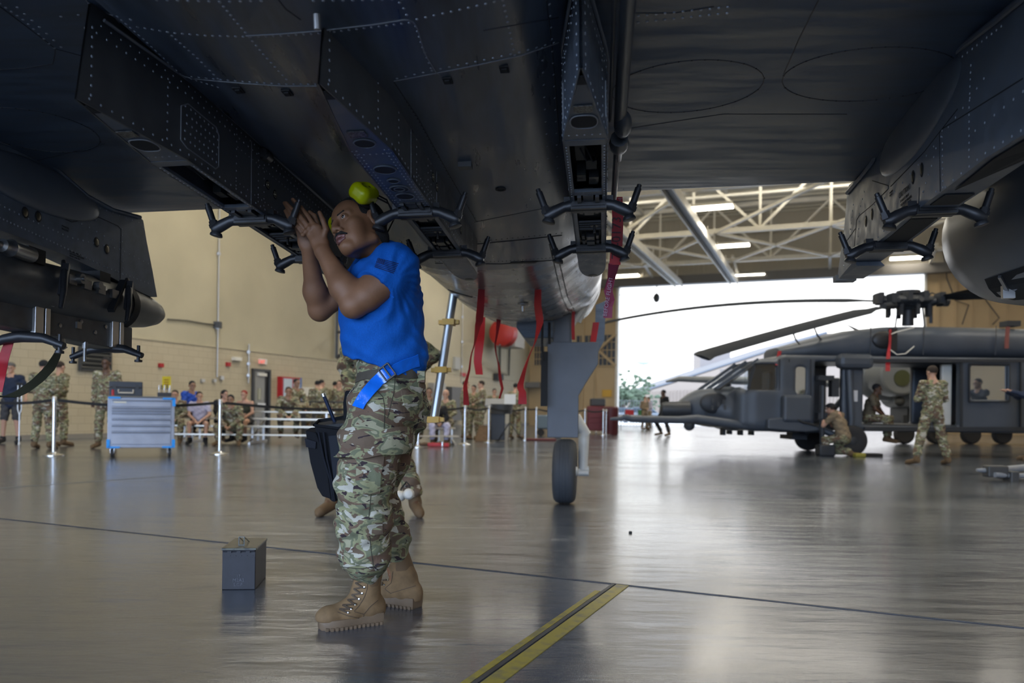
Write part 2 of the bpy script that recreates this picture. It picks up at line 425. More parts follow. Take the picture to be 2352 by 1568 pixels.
# ================================================================== HANGAR
COR = np.array([1.1, 51.6, 0]); WD = np.array([.3682, .9298, 0]); BD = np.array([.9298, -.3682, 0]); ZU = np.array([0, 0, 1.])
def H(t, a, z=0): return COR + BD * t - WD * a + ZU * z      # t across the far wall, a back towards the camera
AX = (BD, WD, ZU)
m_floor = None
def floor_mat():
    m = bpy.data.materials.new('epoxy_floor'); m.use_nodes = True; t = m.node_tree; b = t.nodes['Principled BSDF']; Lk = t.links.new
    tc = nn(t, 'ShaderNodeTexCoord'); n = nn(t, 'ShaderNodeTexNoise'); n.inputs['Scale'].default_value = .55; n.inputs['Detail'].default_value = 5
    mp = nn(t, 'ShaderNodeMapping'); mp.inputs['Scale'].default_value = (.6, 1.8, 1); mp.inputs['Rotation'].default_value = (0, 0, R(8))
    Lk(tc.outputs['Object'], mp.inputs[0]); Lk(mp.outputs[0], n.inputs[0]); r = nn(t, 'ShaderNodeValToRGB'); Lk(n.outputs[0], r.inputs[0])
    r.color_ramp.elements[0].position = .3; r.color_ramp.elements[0].color = (.058, .070, .090, 1)
    r.color_ramp.elements[1].position = .7; r.color_ramp.elements[1].color = (.095, .108, .130, 1)
    # small dark specks and scuffs
    v = nn(t, 'ShaderNodeTexNoise'); v.inputs['Scale'].default_value = 11; v.inputs['Detail'].default_value = 2; Lk(tc.outputs['Object'], v.inputs[0])
    g = nn(t, 'ShaderNodeMath', operation='GREATER_THAN'); g.inputs[1].default_value = .76; Lk(v.outputs[0], g.inputs[0])
    mxx = nn(t, 'ShaderNodeMix', data_type='RGBA'); Lk(g.outputs[0], mxx.inputs[0]); Lk(r.outputs[0], mxx.inputs[6]); mxx.inputs[7].default_value = (.05, .05, .05, 1)
    Lk(mxx.outputs[2], b.inputs['Base Color'])
    q = nn(t, 'ShaderNodeMapRange'); q.inputs['From Min'].default_value = .3; q.inputs['From Max'].default_value = .7; q.inputs['To Min'].default_value = .11; q.inputs['To Max'].default_value = .27
    Lk(n.outputs[0], q.inputs[0]); Lk(q.outputs[0], b.inputs['Roughness'])
    b.inputs['Specular IOR Level'].default_value = 1.0; b.inputs['Coat Weight'].default_value = .3; b.inputs['Coat Roughness'].default_value = .13
    n2 = nn(t, 'ShaderNodeTexNoise'); n2.inputs['Scale'].default_value = 2.2; n2.inputs['Detail'].default_value = 4
    mp2 = nn(t, 'ShaderNodeMapping'); mp2.inputs['Scale'].default_value = (.7, 2.4, 1); Lk(tc.outputs['Object'], mp2.inputs[0]); Lk(mp2.outputs[0], n2.inputs[0])
    n3 = nn(t, 'ShaderNodeTexNoise'); n3.inputs['Scale'].default_value = 230; n3.inputs['Detail'].default_value = 2; Lk(tc.outputs['Object'], n3.inputs[0])
    b1 = nn(t, 'ShaderNodeBump'); b1.inputs['Distance'].default_value = .016; Lk(n2.outputs[0], b1.inputs['Height'])
    b2 = nn(t, 'ShaderNodeBump'); b2.inputs['Distance'].default_value = .0007; Lk(n3.outputs[0], b2.inputs['Height']); Lk(b1.outputs[0], b2.inputs['Normal'])
    Lk(b2.outputs[0], b.inputs['Normal']); return m
def block_mat():
    m = bpy.data.materials.new('cream_blockwork'); m.use_nodes = True; t = m.node_tree; b = t.nodes['Principled BSDF']; Lk = t.links.new
    tc = nn(t, 'ShaderNodeTexCoord'); mp = nn(t, 'ShaderNodeMapping'); mp.inputs['Rotation'].default_value = (R(90), 0, 0)
    br = nn(t, 'ShaderNodeTexBrick'); br.inputs['Color1'].default_value = (.52, .455, .325, 1); br.inputs['Color2'].default_value = (.49, .425, .30, 1); br.inputs['Mortar'].default_value = (.41, .35, .245, 1)
    br.inputs['Scale'].default_value = 1; br.inputs['Brick Width'].default_value = .4; br.inputs['Row Height'].default_value = .2; br.inputs['Mortar Size'].default_value = .008
    Lk(tc.outputs['Object'], mp.inputs[0]); Lk(mp.outputs[0], br.inputs[0]); Lk(br.outputs[0], b.inputs['Base Color']); b.inputs['Roughness'].default_value = .6
    return m
M_floor = floor_mat(); M_block = block_mat()
M_wall = mat('cream_wall_paint', (.49, .44, .31), .6, var=.10, vs=.35, det=6)
M_tan = mat('tan_panel', (.52, .385, .22), .6, var=.05, vs=.5)
M_white = mat('white_paint', (.72, .69, .62), .45, var=.05, vs=3)
M_dgrey = mat('dark_grey_paint', (.05, .052, .055), .5)
M_black = mat('black_plastic', (.012, .012, .014), .45)
M_rubber = mat('black_rubber', (.018, .018, .02), .75, bump=.0005, bs=80)
M_steel = mat('polished_steel', (.62, .63, .65), .22, 1.0)
M_alu = mat('dull_aluminium', (.55, .55, .55), .42, 1.0)
M_red = mat('red_paint', (.42, .015, .02), .5)
M_lamp = mat('lit_tube', (1, 1, 1), .5, emis=(1, .93, .78), es=9)
def setstruct(o): o['kind'] = 'structure'; return o
def wallseg(name, t0, t1, a0, a1, z0, z1, th, m, parent=None):
    "box in hangar coordinates; object axes follow the hangar so brick texture runs true"
    p = H((t0 + t1) / 2, (a0 + a1) / 2, (z0 + z1) / 2)
    mb = MB().box((0, 0, 0), (abs(t1 - t0) or th, abs(a1 - a0) or th, z1 - z0))
    o = mb.build(name, m, parent, smooth=0); o.location = Vector(p) - Vector(worldloc(parent) if parent is not None else (0, 0, 0)); o.rotation_euler = (0, 0, math.atan2(BD[1], BD[0])); return o
fl = MB().add([(-60, -20, 0), (60, -20, 0), (60, 58, 0), (-60, 58, 0)], [(0, 1, 2, 3)])
floor = fl.build('floor', M_floor, smooth=0); setstruct(floor)
ap = MB().add([(-200, 40, -.02), (300, 40, -.02), (300, 500, -.02), (-200, 500, -.02)], [(0, 1, 2, 3)]).build('apron_ground', mat('apron_concrete', (.55, .54, .51), .8, var=.08, vs=.1), smooth=0); setstruct(ap)
ap2 = MB().add([(-200, -400, -.02), (300, -400, -.02), (300, -19, -.02), (-200, -19, -.02)], [(0, 1, 2, 3)]).build('rear_apron_ground', MATS['apron_concrete'], smooth=0); setstruct(ap2)
WID, LEN, RH = 33.0, 62.0, 12.6
# left wall: brick below, smooth above (its inner face on t = 0), texture needs the wall in its own x/z plane
def sidewall(name, z0, z1, m, t=0.0, th=.3, sgn=-1):
    mb = MB().box((0, 0, 0), (LEN, th, z1 - z0)); o = mb.build(name, m, smooth=0)
    o.location = Vector(H(t + sgn * th / 2, LEN / 2, (z0 + z1) / 2)); o.rotation_euler = (0, 0, math.atan2(WD[1], WD[0])); return setstruct(o)
sidewall('wall_left', 0, 2.76, M_block)
sidewall('wall_left_upper', 2.76, RH, M_wall)
sidewall('wall_right', 0, RH, M_tan, WID, .3, 1)
# ledge where the block ends, baseboard
setstruct(wallseg('trim_1', -.02, .03, 0, LEN, 2.74, 2.78, .05, M_wall))
setstruct(wallseg('baseboard_left', -.02, .02, 0, LEN, 0, .12, .05, mat('grey_base', (.25, .23, .2), .6)))
# far wall with the big door opening
M_sid = mat('ribbed_siding', (.50, .46, .38), .5)
setstruct(wallseg('wall_back_left', -.3, 5.84, -.3, 0, 0, 8.65, .3, M_tan))
setstruct(wallseg('wall_back_right', 22.8, WID + .3, -.3, 0, 0, 8.65, .3, M_tan))
sd = MB().box(H(WID / 2, -.15, (8.65 + RH) / 2), (WID + .6, .3, RH - 8.65), AX)
for i in range(0, 110): sd.box(H(.15 + i * .3, .03, (9.3 + RH) / 2), (.12, .06, RH - 9.3), AX)
o = sd.build('wall_back_upper', M_sid, smooth=0); setstruct(o)
setstruct(wallseg('trim_2', 3, 26, .02, .45, 8.62, 9.15, .4, mat('door_header_steel', (.16, .15, .14), .5)))
setstruct(wallseg('trim_3', 5.70, 5.86, -.35, .12, 0, 8.65, .3, M_white)); setstruct(wallseg('trim_4', 22.78, 22.9, -.35, .12, 0, 8.65, .3, M_white))
# rear of the hangar is open as well (header only)
setstruct(wallseg('wall_front_upper', -.3, WID + .3, LEN, LEN + .3, 8.2, RH, .3, M_sid))
setstruct(wallseg('wall_front_left', -.3, 4, LEN, LEN + .3, 0, 8.2, .3, M_tan)); setstruct(wallseg('wall_front_right', 29, WID + .3, LEN, LEN + .3, 0, 8.2, .3, M_tan))
# roof deck with ribs
rf = MB().box(H(WID / 2, LEN / 2, RH + .1), (WID + .8, LEN + .8, .2), AX)
for i in range(0, 75): rf.box(H(WID / 2, .3 + i * .8, RH - .04), (WID, .10, .08), AX)
o = rf.build('ceiling', mat('roof_deck', (.62, .59, .50), .6), smooth=0); setstruct(o)
# portals at the two openings guide daylight sampling
def portal(a, t0, t1, z1, sgn):
    l = bpy.data.lights.new('door_portal', 'AREA'); l.shape = 'RECTANGLE'; l.size = t1 - t0; l.size_y = z1; l.cycles.is_portal = True
    o = bpy.data.objects.new('door_portal', l); C.objects.link(o); z = Vector(WD * sgn); x = Vector(BD * sgn); y = Vector((0, 0, 1))
    x = y.cross(z); M = Matrix((x, y, z)).transposed().to_4x4(); M.translation = Vector(H((t0 + t1) / 2, a, z1 / 2)); o.matrix_world = M
portal(.05, 5.84, 22.8, 8.65, 1); portal(LEN - .05, 4, 29, 8.2, -1)
# roof trusses
def truss(a, i):
    mb = MB(); zb, zt = 9.35, 12.35
    mb.bar(H(0, a, zb), H(WID, a, zb), .22, .22); mb.bar(H(0, a, zt), H(WID, a, zt), .22, .22); mb.bar(H(0, a, 11.0), H(WID, a, 11.0), .1, .1)
    n = 11; dt = WID / n
    for k in range(n + 1):
        t = k * dt; mb.bar(H(t, a, zb), H(t, a, zt), .11, .11)
        if k < n: mb.bar(H(t, a, zb if k % 2 else zt), H(t + dt, a, zt if k % 2 else zb), .12, .12)
    o = mb.build('roof_truss', M_white, smooth=0); return tag(o, None, None)
for i, a in enumerate((3.2, 10.5, 18, 26, 36, 46, 56)):
    o = truss(a, i); o.name = 'trim_truss_%d' % (i + 1); setstruct(o)
mb = MB()                                                   # bracing between trusses in the lower chord plane
for k in range(6):
    t0 = 3 + k * 5
    mb.bar(H(t0, 3.2, 9.3), H(t0 + 5, 10.5, 9.3), .12, .12); mb.bar(H(t0 + 5, 3.2, 9.3), H(t0, 10.5, 9.3), .12, .12)
    mb.bar(H(t0, 10.5, 9.3), H(t0 + 5, 18, 9.3), .12, .12); mb.bar(H(t0, .2, 9.1), H(t0, 3.2, 9.6), .14, .14)
    mb.bar(H(t0, 3.2, 12.3), H(t0, 26, 12.3), .16, .16)
setstruct(mb.build('trim_bracing', M_white, smooth=0))
for k, t in enumerate((9.6, 12.8, 24.8)):                    # overhead rails running the length of the hall
    mb = MB().bar(H(t, .3, 8.75), H(t, 50, 8.75), .42, .14); mb.bar(H(t - .21, .3, 8.6), H(t - .21, 50, 8.6), .06, .3); mb.bar(H(t + .21, .3, 8.6), H(t + .21, 50, 8.6), .06, .3)
    for q in range(14): mb.bar(H(t, 1 + q * 3.5, 8.75), H(t, 1 + q * 3.5, 9.4), .06)
    rr = mb.build('trim_rail_%d' % (k + 1), M_white, smooth=0); setstruct(rr)
    mb = MB().bar(H(t, .3, 8.66), H(t, 50, 8.66), .34, .04); mb.build('rail_slot', M_dgrey if k else M_white, rr, smooth=0)
# high-bay lamps
lamps = [(1634, 478, 9.35), (1680, 565, 9.2), (1722, 633, 8.95), (2085, 593, 9.35), (1436, 634, 9.3)]
lw = [0]
def high_bay(p, label):
    T = thing('ceiling_lamp', label, 'ceiling lamp', p, 'high bay lamps under the roof')
    T.rotation_euler = (0, 0, math.atan2(BD[1], BD[0]))
    MB().box((0, 0, .1), (1.75, .55, .1)).build('housing', M_white, T, smooth=0, local=True, bevel=.01)
    mb = MB()
    for k in (-.2, 0, .2): mb.tube([(-.85, k, .02), (.85, k, .02)], .05, 8)
    mb.build('tubes', M_lamp, T, local=True)
    return T
names = ['brightest high bay lamp, nearest under the roof beside the wing edge', 'second high bay lamp below the brightest one, beside the dark rail', 'lowest high bay lamp just above the door opening, touching the dark rail', 'high bay lamp right of the right-hand pylon above the rotor hub', 'high bay lamp at far left of the roof gap beside the red streamer']
proto = None
for (x, y, z), nm in zip(lamps, names):
    p = PZ(x, y, z)
    if proto is None: proto = high_bay(p, nm)
    else: copy_thing(proto, p, None, nm)
for a in (14, 30, 46):                                       # hall light without fixtures; upward lights added to brighten the roof
    for t in (6, 16.5, 27):
        l = bpy.data.lights.new('lamp_light', 'AREA'); l.shape = 'RECTANGLE'; l.size = 7; l.size_y = .6; l.energy = 190; l.color = (1, .95, .85)
        l2 = l.copy(); l2.energy = 380; lu = bpy.data.objects.new('roof_fill_light', l2); C.objects.link(lu); lu.location = Vector(H(t, a, 9.6)); lu.rotation_euler = (math.pi, 0, 0)
        lo = bpy.data.objects.new('lamp_light', l); C.objects.link(lo); lo.location = Vector(H(t, a, 8.9)); lo.rotation_euler = (0, 0, math.atan2(BD[1], BD[0]))
# floor joints and painted lines
def floor_strip(name, pts, w, m, z=.002, side=0, label=None, th=.003):
    q = [PZ(x, y, z) for x, y in pts]; mb = MB(); W2 = []
    for i in range(len(q)):
        t = q[min(i + 1, len(q) - 1)] - q[max(i - 1, 0)]; W2.append(unit(np.cross(t, ZU)) * w)
    mb.ribbon([q[i] + unit(W2[i]) * side for i in range(len(q))], W2, th)
    return setstruct(mb.build(name, m, smooth=0))
M_joint = mat('joint_sealant', (.022, .026, .036), .5, var=.4, vs=9)
M_yel = mat('worn_yellow_paint', (.38, .30, .02), .45, col2=(.20, .18, .08), vs=14, thr=(.30, .52), det=6)
floor_strip('trim_joint_1', [(-200, 1172), (0, 1190), (560, 1250), (940, 1290), (1410, 1340), (1900, 1393), (2352, 1441), (2700, 1478)], .014, M_joint)
floor_strip('trim_joint_2', [(1410, 1340), (1090, 1568), (800, 1780)], .018, M_joint)
floor_strip('trim_line_1', [(1410, 1340), (1090, 1568), (800, 1780)], .062, M_yel, z=.0012, side=-.048)
floor_strip('trim_line_2', [(1385, 1358), (1090, 1568), (800, 1780)], .028, M_yel, z=.0012, side=.026)
floor_strip('trim_joint_3', [(0, 1120), (400, 1092), (660, 1070)], .012, mat('pale_joint', (.2, .2, .19), .5))
# ---------------------------------------------------------------- wall fittings, left wall: point on the wall plane from a pixel
WN = BD
def LW(x, y, off=0.0): return PPL(x, y, H(off, 0, 0), WN)
def onwall(name, x0, y0, x1, y1, m, d=.1, label='', cat='', parent=None, bevel=0):
    a = LW(x0, y0); b = LW(x1, y0); c = LW(x0, y1); zt = (a[2] + b[2]) / 2; zb = LW((x0 + x1) / 2, y1)[2]; zt = LW((x0 + x1) / 2, y0)[2]
    ctr = (a + b) / 2 + WN * (d / 2); ctr[2] = (zt + zb) / 2
    mb = MB().box((0, 0, 0), (np.linalg.norm((b - a)[:2]), d, zt - zb)); o = mb.build(name, m, None, smooth=0, bevel=bevel)
    o.rotation_euler = (0, 0, math.atan2(WD[1], WD[0])); o.location = Vector(ctr)
    return tag(o, label, cat) if label else o
# louvred vent
a = LW(182, 800); b = LW(250, 800); zt, zb = LW(216, 800)[2], LW(216, 850)[2]
T = thing('wall_vent', 'dark louvred vent in the block wall behind the standing soldiers', 'vent', (a + b) / 2 * [1, 1, 0] + ZU * zb)
T.rotation_euler = (0, 0, math.atan2(WD[1], WD[0])); wv = np.linalg.norm((b - a)[:2]); hv = zt - zb
mb = MB()
for sx in (-1, 1): mb.box((sx * wv / 2, -.04, hv / 2), (.06, .1, hv + .06))
for sz in (0, 1): mb.box((0, -.04, sz * hv), (wv, .1, .06))
mb.build('vent_frame', M_dgrey, T, smooth=0, local=True)
mb = MB()
for k in range(5): mb.box((0, -.06, hv * (k + .5) / 5), (wv, .10, .05), ((1, 0, 0), (0, .8, .6), (0, -.6, .8)))
mb.box((0, -.01, hv / 2), (wv, .02, hv)); mb.build('louvres', mat('louvre_metal', (.07, .07, .065), .5), T, smooth=0, local=True)
# steel door in the block wall
a = LW(579, 850); b = LW(616, 850); base = (a + b) / 2; base[2] = 0; dw = np.linalg.norm((b - a)[:2]); dh = LW(597, 850)[2]
D_ = bpy.data.objects.new('door_1', None); C.objects.link(D_); D_.location = Vector(base); D_.rotation_euler = (0, 0, math.atan2(WD[1], WD[0])); D_['kind'] = 'structure'
mb = MB()
for sx in (-1, 1): mb.box((sx * dw / 2, -.03, dh / 2), (.08, .14, dh))
mb.box((0, -.03, dh), (dw + .08, .14, .08)); mb.build('door_frame', M_dgrey, D_, smooth=0, local=True)
mb = MB().box((-dw * .14, -.04, dh / 2), (dw * .66, .05, dh - .05)); lf = mb.build('door_leaf', mat('grey_door', (.26, .26, .25), .45), D_, smooth=0, local=True)
MB().box((-dw * .14, -.075, dh * .62), (.16, .02, .4)).build('door_window', mat('door_glass', (.25, .24, .14), .15), lf, smooth=0, local=True)
MB().box((-dw * .08, -.10, dh * .46), (dw * .5, .06, .06)).build('push_bar', M_alu, lf, smooth=0, local=True)
MB().box((-dw * .02, -.10, dh * .93), (.4, .09, .1)).build('door_closer', M_white, lf, smooth=0, local=True)
MB().box((dw * .34, -.02, dh / 2), (dw * .28, .03, dh - .05)).build('door_gap', M_black, D_, smooth=0, local=True)
# exit sign, alarm boxes, conduits, lights, cabinets
o = onwall('exit_sign', 594, 824, 609, 836, mat('sign_white', (.75, .7, .66), .4), .09, 'small white exit sign with red letters above the grey door', 'sign')
b = LW(601.5, 835, .1); text_mesh('EXIT', .17, LW(601.5, 834.6, .115), WD, ZU, mat('sign_red', (.75, .05, .03), .5, emis=(1, .1, .05), es=.6), None, 'tmp_exit')
te = bpy.data.objects['tmp_exit']; te.name = 'lettering'; te.parent = o; te.matrix_parent_inverse = (Matrix.Translation(o.location) @ o.rotation_euler.to_matrix().to_4x4()).inverted()
onwall('fire_alarm', 363, 834, 372, 843, M_red, .08, 'red alarm box on the block wall above the tool cabinet', 'alarm')
onwall('fire_alarm', 518, 832, 526, 841, M_red, .08, 'red alarm box on the wall right of the long conduit', 'alarm')
onwall('fire_alarm', 1058, 856, 1068, 864, M_red, .08, 'small red alarm box on the wall behind the leaning pole', 'alarm')
onwall('emergency_light', 532, 820, 550, 828, M_white, .12, 'twin-headed emergency light on the wall left of the exit sign', 'light')
onwall('switch_box', 503, 863, 510, 872, M_alu, .09, 'small grey switch box at the foot of the long conduit', 'electrical box')
onwall('junction_box', 487, 870, 493, 877, M_alu, .09, 'small metal junction box left of the grey switch box', 'electrical box')
onwall('wall_switch', 460, 870, 468, 877, M_alu, .06, 'grey wall switch above the seated people left of the conduit', 'switch')
def conduit(x0, y0, y1, label, y2=None):
    mb = MB(); n = 8
    p = LW(x0, y0, .06); q = LW(x0, y1, .06); q = np.array([p[0], p[1], q[2]]); mb.tube([p, q], .022, 8)
    for z in (.2, .5, .8): mb.box(p + (q - p) * z, (.09, .09, .09))
    return tag(recenter(mb.build('conduit', M_alu)), label, 'pipe')
conduit(507, 300, 866, 'long thin conduit running down the left wall to a switch box')
conduit(572, 790, 880, 'short conduit with a round head left of the grey door')
conduit(1063, 690, 880, 'vertical conduit on the wall right of the leaning pole')
mb = MB(); mb.tube([LW(385, 733, .05), LW(430, 736, .05), LW(470, 743, .05), LW(500, 746, .05)], .02, 8); mb.box(LW(500, 746, .06), (.2, .2, .2))
tag(recenter(mb.build('cable', M_dgrey)), 'dark cable sagging along the left wall to a junction box', 'cable')
# red framed cabinet
a = LW(637, 866); b = LW(680, 866); zt, zb = LW(658, 866)[2], LW(658, 919)[2]; wv = np.linalg.norm((b - a)[:2]); hv = zt - zb
T = thing('notice_cabinet', 'red framed glass cabinet on the wall beside the grey door', 'cabinet', ((a + b) / 2) * [1, 1, 0] + ZU * zb); T.rotation_euler = (0, 0, math.atan2(WD[1], WD[0]))
MB().box((0, -.1, hv / 2), (wv, .2, hv)).build('case', M_red, T, smooth=0, local=True)
MB().box((-wv * .2, -.21, hv / 2), (wv * .45, .02, hv * .86)).build('glass_door', mat('pale_glass', (.35, .42, .5), .1), T, smooth=0, local=True)
MB().box((wv * .28, -.21, hv / 2), (wv * .36, .02, hv * .86)).build('glass_door', MATS['pale_glass'], T, smooth=0, local=True)
MB().box((wv * .5, -.12, hv / 2), (.04, .25, hv)).build('trim', mat('blue_trim', (.12, .2, .45), .4), T, smooth=0, local=True)
# wall heater on a bracket, bracket behind the airman
mb = MB(); pa = LW(1117, 794, 2.6); pb = LW(1175, 794, .1)
T = thing('unit_heater', 'red round-faced unit heater on a steel wall bracket', 'heater', LW(1160, 792, 1.2))
c = LW(1158, 765, 1.2); mb = MB().box(c + WD * .9, (1.2, 1.5, 1.5), (BD, WD, ZU)); mb.build('housing', mat('heater_grey', (.42, .40, .36), .5), T, smooth=0, bevel=.03)
mb = MB().lathe(c + WD * .1, -WD * 1.0, [(0, .78), (.5, .74), (.62, .5), (.63, 0)], 24); mb.build('fan_shroud', mat('heater_red', (.45, .03, .025), .4), T)
mb = MB()
q0 = LW(1158, 794, .1); q1 = LW(1158, 794, 2.2); q2 = q0 - ZU * 1.7
for d in (-.6, .8): mb.bar(q0 + WD * d, q1 + WD * d, .08); mb.bar(q2 + WD * d, q1 + WD * d, .08); mb.bar(q2 + WD * d, q0 + WD * d, .08)
mb.build('bracket', M_dgrey, T, smooth=0)
T2 = MB(); q0 = LW(775, 690, .1); q1 = LW(775, 822, .1); q1 = np.array([q0[0], q0[1], q1[2]]); T2.bar(q0, q1, .1); T2.bar(q1, q0 * .45 + q1 * .55 + BD * 1.6, .1); T2.bar(q0 * .45 + q1 * .55, q0 * .45 + q1 * .55 + BD * 1.6, .1)
tag(recenter(T2.build('wall_bracket', M_dgrey, smooth=0)), 'dark triangular steel bracket on the wall behind the airman', 'bracket')
onwall('speaker_box', 1133, 858, 1146, 873, M_dgrey, .3, 'dark box speaker on the wall below the red heater', 'speaker')
onwall('control_panel', 1040, 820, 1052, 848, mat('panel_grey', (.42, .42, .40), .5), .15, 'pale grey control panel on the wall above the standing soldiers', 'electrical box')
onwall('electrical_cabinet', 1018, 889, 1052, 965, mat('cab_grey', (.10, .10, .10), .5), .5, 'dark grey electrical cabinet behind the seated soldiers', 'cabinet')
onwall('electrical_cabinet', 984, 880, 1012, 960, mat('cab_pale', (.38, .37, .35), .5), .3, 'pale electrical cabinet just right of the airman', 'cabinet')
onwall('ladder_rack', 685, 889, 716, 910, M_white, .15, 'white rack of folded papers on the wall right of red cabinet', 'rack')
# far wall windows and fittings
BN = -WD
def BW(x, y, off=0.0): return PPL(x, y, H(0, off, 0), BN)
def farwin(i, x0, y0, x1, y1, xb=False):
    a = BW(x0, y0); b = BW(x1, y1); c = (a + b) / 2; w = np.linalg.norm((b - a)[:2]); h = abs(a[2] - b[2])
    E = bpy.data.objects.new('window_%d' % i, None); C.objects.link(E); E.location = Vector(c); E['kind'] = 'structure'
    MB().box(c + BN * .03, (w, .06, h), AX).build('pane', mat('dusk_glass', (.06, .075, .10), .2), E, smooth=0)
    mb = MB()
    for s in (-1, 1): mb.box(c + BD * s * w / 2 + BN * .06, (.08, .1, h), AX); mb.box(c + ZU * s * h / 2 + BN * .06, (w, .1, .08), AX)
    for k in range(1, 4): mb.box(c + BD * (k / 4 - .5) * w + BN * .06, (.04, .08, h), AX); mb.box(c + ZU * (k / 4 - .5) * h + BN * .06, (w, .08, .04), AX)
    mb.build('window_frame', M_tan, E, smooth=0)
    if xb:
        mb = MB().bar(c - BD * w * .6 - ZU * .05 * h + BN * .14, c + BD * w * .5 + ZU * h * .5 + BN * .14, .16); mb.bar(c - BD * w * .6 + ZU * .05 * h + BN * .14, c + BD * w * .5 - ZU * h * .5 + BN * .14, .16)
        mb.build('cross_brace', M_tan, E, smooth=0)
farwin(1, 1228, 778, 1252, 840); farwin(2, 1324, 770, 1362, 840); farwin(3, 1376, 768, 1415, 840, True)
mb = MB(); 
for t in (1.2, 3.6): mb.box(H(t, .08, 4.3), (.14, .14, 8.6), AX)
setstruct(mb.build('trim_5', M_tan, smooth=0))
c = BW(1229, 882); mb = MB().box(BW(1202, 884, .4), (2.4, .8, .35), AX); tag(recenter(mb.build('duct_hood', mat('duct_grey', (.2, .19, .18), .5), smooth=0)), 'grey duct hood on the far wall behind the standing soldiers', 'duct')
mb = MB().box(BW(1394, 903, .05), (.62, .04, .45), AX); tag(recenter(mb.build('warning_sign', mat('sign_orange', (.65, .38, .05), .5), smooth=0)), 'small orange yellow warning sign on the far wall by the door opening', 'sign')
mb = MB().tube([BW(1367, 870, .1), BW(1367, 975, .1)], .06, 8); mb.tube([BW(1367, 870, .1), BW(1367, 740, .1)], .03, 8); tag(recenter(mb.build('wall_pipe', M_tan)), 'tan pipe running up the far wall between the windows', 'pipe')
# right part of the far wall: hanging cables
for k, (xx, sag) in enumerate(((2165, 60), (2235, 90))):
    mb = MB(); pts = [BW(xx + dx, yy, .3) for dx, yy in ((0, 560), (10, 640), (30, 690), (60, 640 + sag), (45, 745))]
    mb.tube(pts, .03, 6); tag(recenter(mb.build('hanging_cable', M_dgrey)), ['looping dark cable on the tan wall above the rotor hub', 'long dark cable on the tan wall right of the rotor hub'][k], 'cable')
mb = MB()
for k in range(12):
    mb.box(H(23.5 + k * .8, .05, 4.3), (.06, .06, 8.6), AX)
setstruct(mb.build('trim_6', M_tan, smooth=0))
# ================================================================== ATTACK AIRCRAFT
A0 = np.array([-.37, 3.0, CAMZ + .75])
AF = unit([.1135, .99, -.05]); AR = np.array([.99, -.1135, .027]); AR = unit(AR - AF * np.dot(AR, AF)); AU = np.cross(AR, AF)
def A(s, l, u): return A0 + AF * s + AR * l + AU * u
def paint(name, c, rough=.42, streak=(1.2, 9, 9), v=.35, vs=2.2):
    return mat(name, c, rough, var=v, vs=vs, stretch=streak, det=7, thr=(.3, .7), rvar=.12)
M_ac = paint('aircraft_grey_paint', (.082, .112, .160)); M_belly = paint('belly_shaded_grey', (.080, .100, .134), .36, (9, 1.2, 9), .5)  # belly and wing greys carry the shade of the underside
M_nose = paint('nose_lit_grey', (.20, .20, .195), .26, (1.5, 1.5, 1.5), .25)  # same aircraft grey, lightened for the light falling on the nose
M_pyl = paint('pylon_grey_paint', (.088, .090, .094), .42, (4, 4, 4), .18, 3); M_pyl2 = paint('pylon_blue_grey_paint', (.125, .15, .19), .42, (4, 4, 4), .2, 4)
M_cav = mat('cavity_dark', (.018, .022, .022), .6, var=.3, vs=9); M_riv = mat('worn_rivet', (.30, .34, .40), .32, .3)  # cavity colour is darker than the pylon skins
M_forg = mat('dark_forging', (.035, .036, .040), .42, .35, var=.3, vs=12); M_bolt = mat('steel_bolt', (.30, .30, .30), .35, .9); M_seam = mat('panel_edge_worn', (.26, .28, .31), .4, .2)
M_dark = mat('dark_gap', (.008, .009, .011), .7)
AC = thing('attack_aircraft', 'grey military jet overhead, seen from below with riveted belly, wings, pylons and nose wheel', 'aircraft', A(4.4, .35, 0) * [1, 1, 0])
def acpart(mb, name, m, parent=AC, **k): return mb.build(name, m, parent, **k)
# fuselage loft
KS = [-5, -2, 1.0, 1.6, 2.5, 4.0, 5.2, 6.2, 6.8, 7.15]
KW = [.70, .70, .70, .705, .718, .713, .683, .60, .40, .12]
KB = [.15, .15, .174, .175, .19, .256, .377, .505, .60, .70]
KH = [.84, .84, .845, .83, .807, .785, .785, .805, .82, .84]
KP = [4.5, 4.5, 4.2, 3.0, 2.2, 2.1, 2.1, 2.1, 2.1, 2.1]
def fus(s, th):
    w, b, h, p = [np.interp(s, KS, K) for K in (KW, KB, KH, KP)]
    c, sn = math.cos(th), math.sin(th); pp = p if sn < 0 else 2.3
    l = math.copysign(abs(c) ** (2 / pp), c) * w; z = abs(sn) ** (2 / pp)
    return A(s, l, h - (h - b) * z if sn < 0 else h + z * .75 * min(1, w / .6))
ss = list(np.arange(-5, 7.16, .15)); nth = 72; V = []; Fq = []
for s in ss:
    for k in range(nth): V.append(fus(s, 2 * math.pi * k / nth))
def ring(i, k): return i * nth + k % nth
mid = next(i for i, s in enumerate(ss) if s > 1.62)
FA = [(ring(i, k), ring(i + 1, k), ring(i + 1, k + 1), ring(i, k + 1)) for i in range(mid) for k in range(nth)] + [tuple(range(nth))]
FB = [(ring(i, k), ring(i + 1, k), ring(i + 1, k + 1), ring(i, k + 1)) for i in range(mid, len(ss) - 1) for k in range(nth)] + [tuple((len(ss) - 1) * nth + k for k in range(nth - 1, -1, -1))]
belly = acpart(MB().add(V, FA), 'belly', M_belly, smooth=60); nose = acpart(MB().add(V, FB), 'nose_section', M_nose, smooth=60)
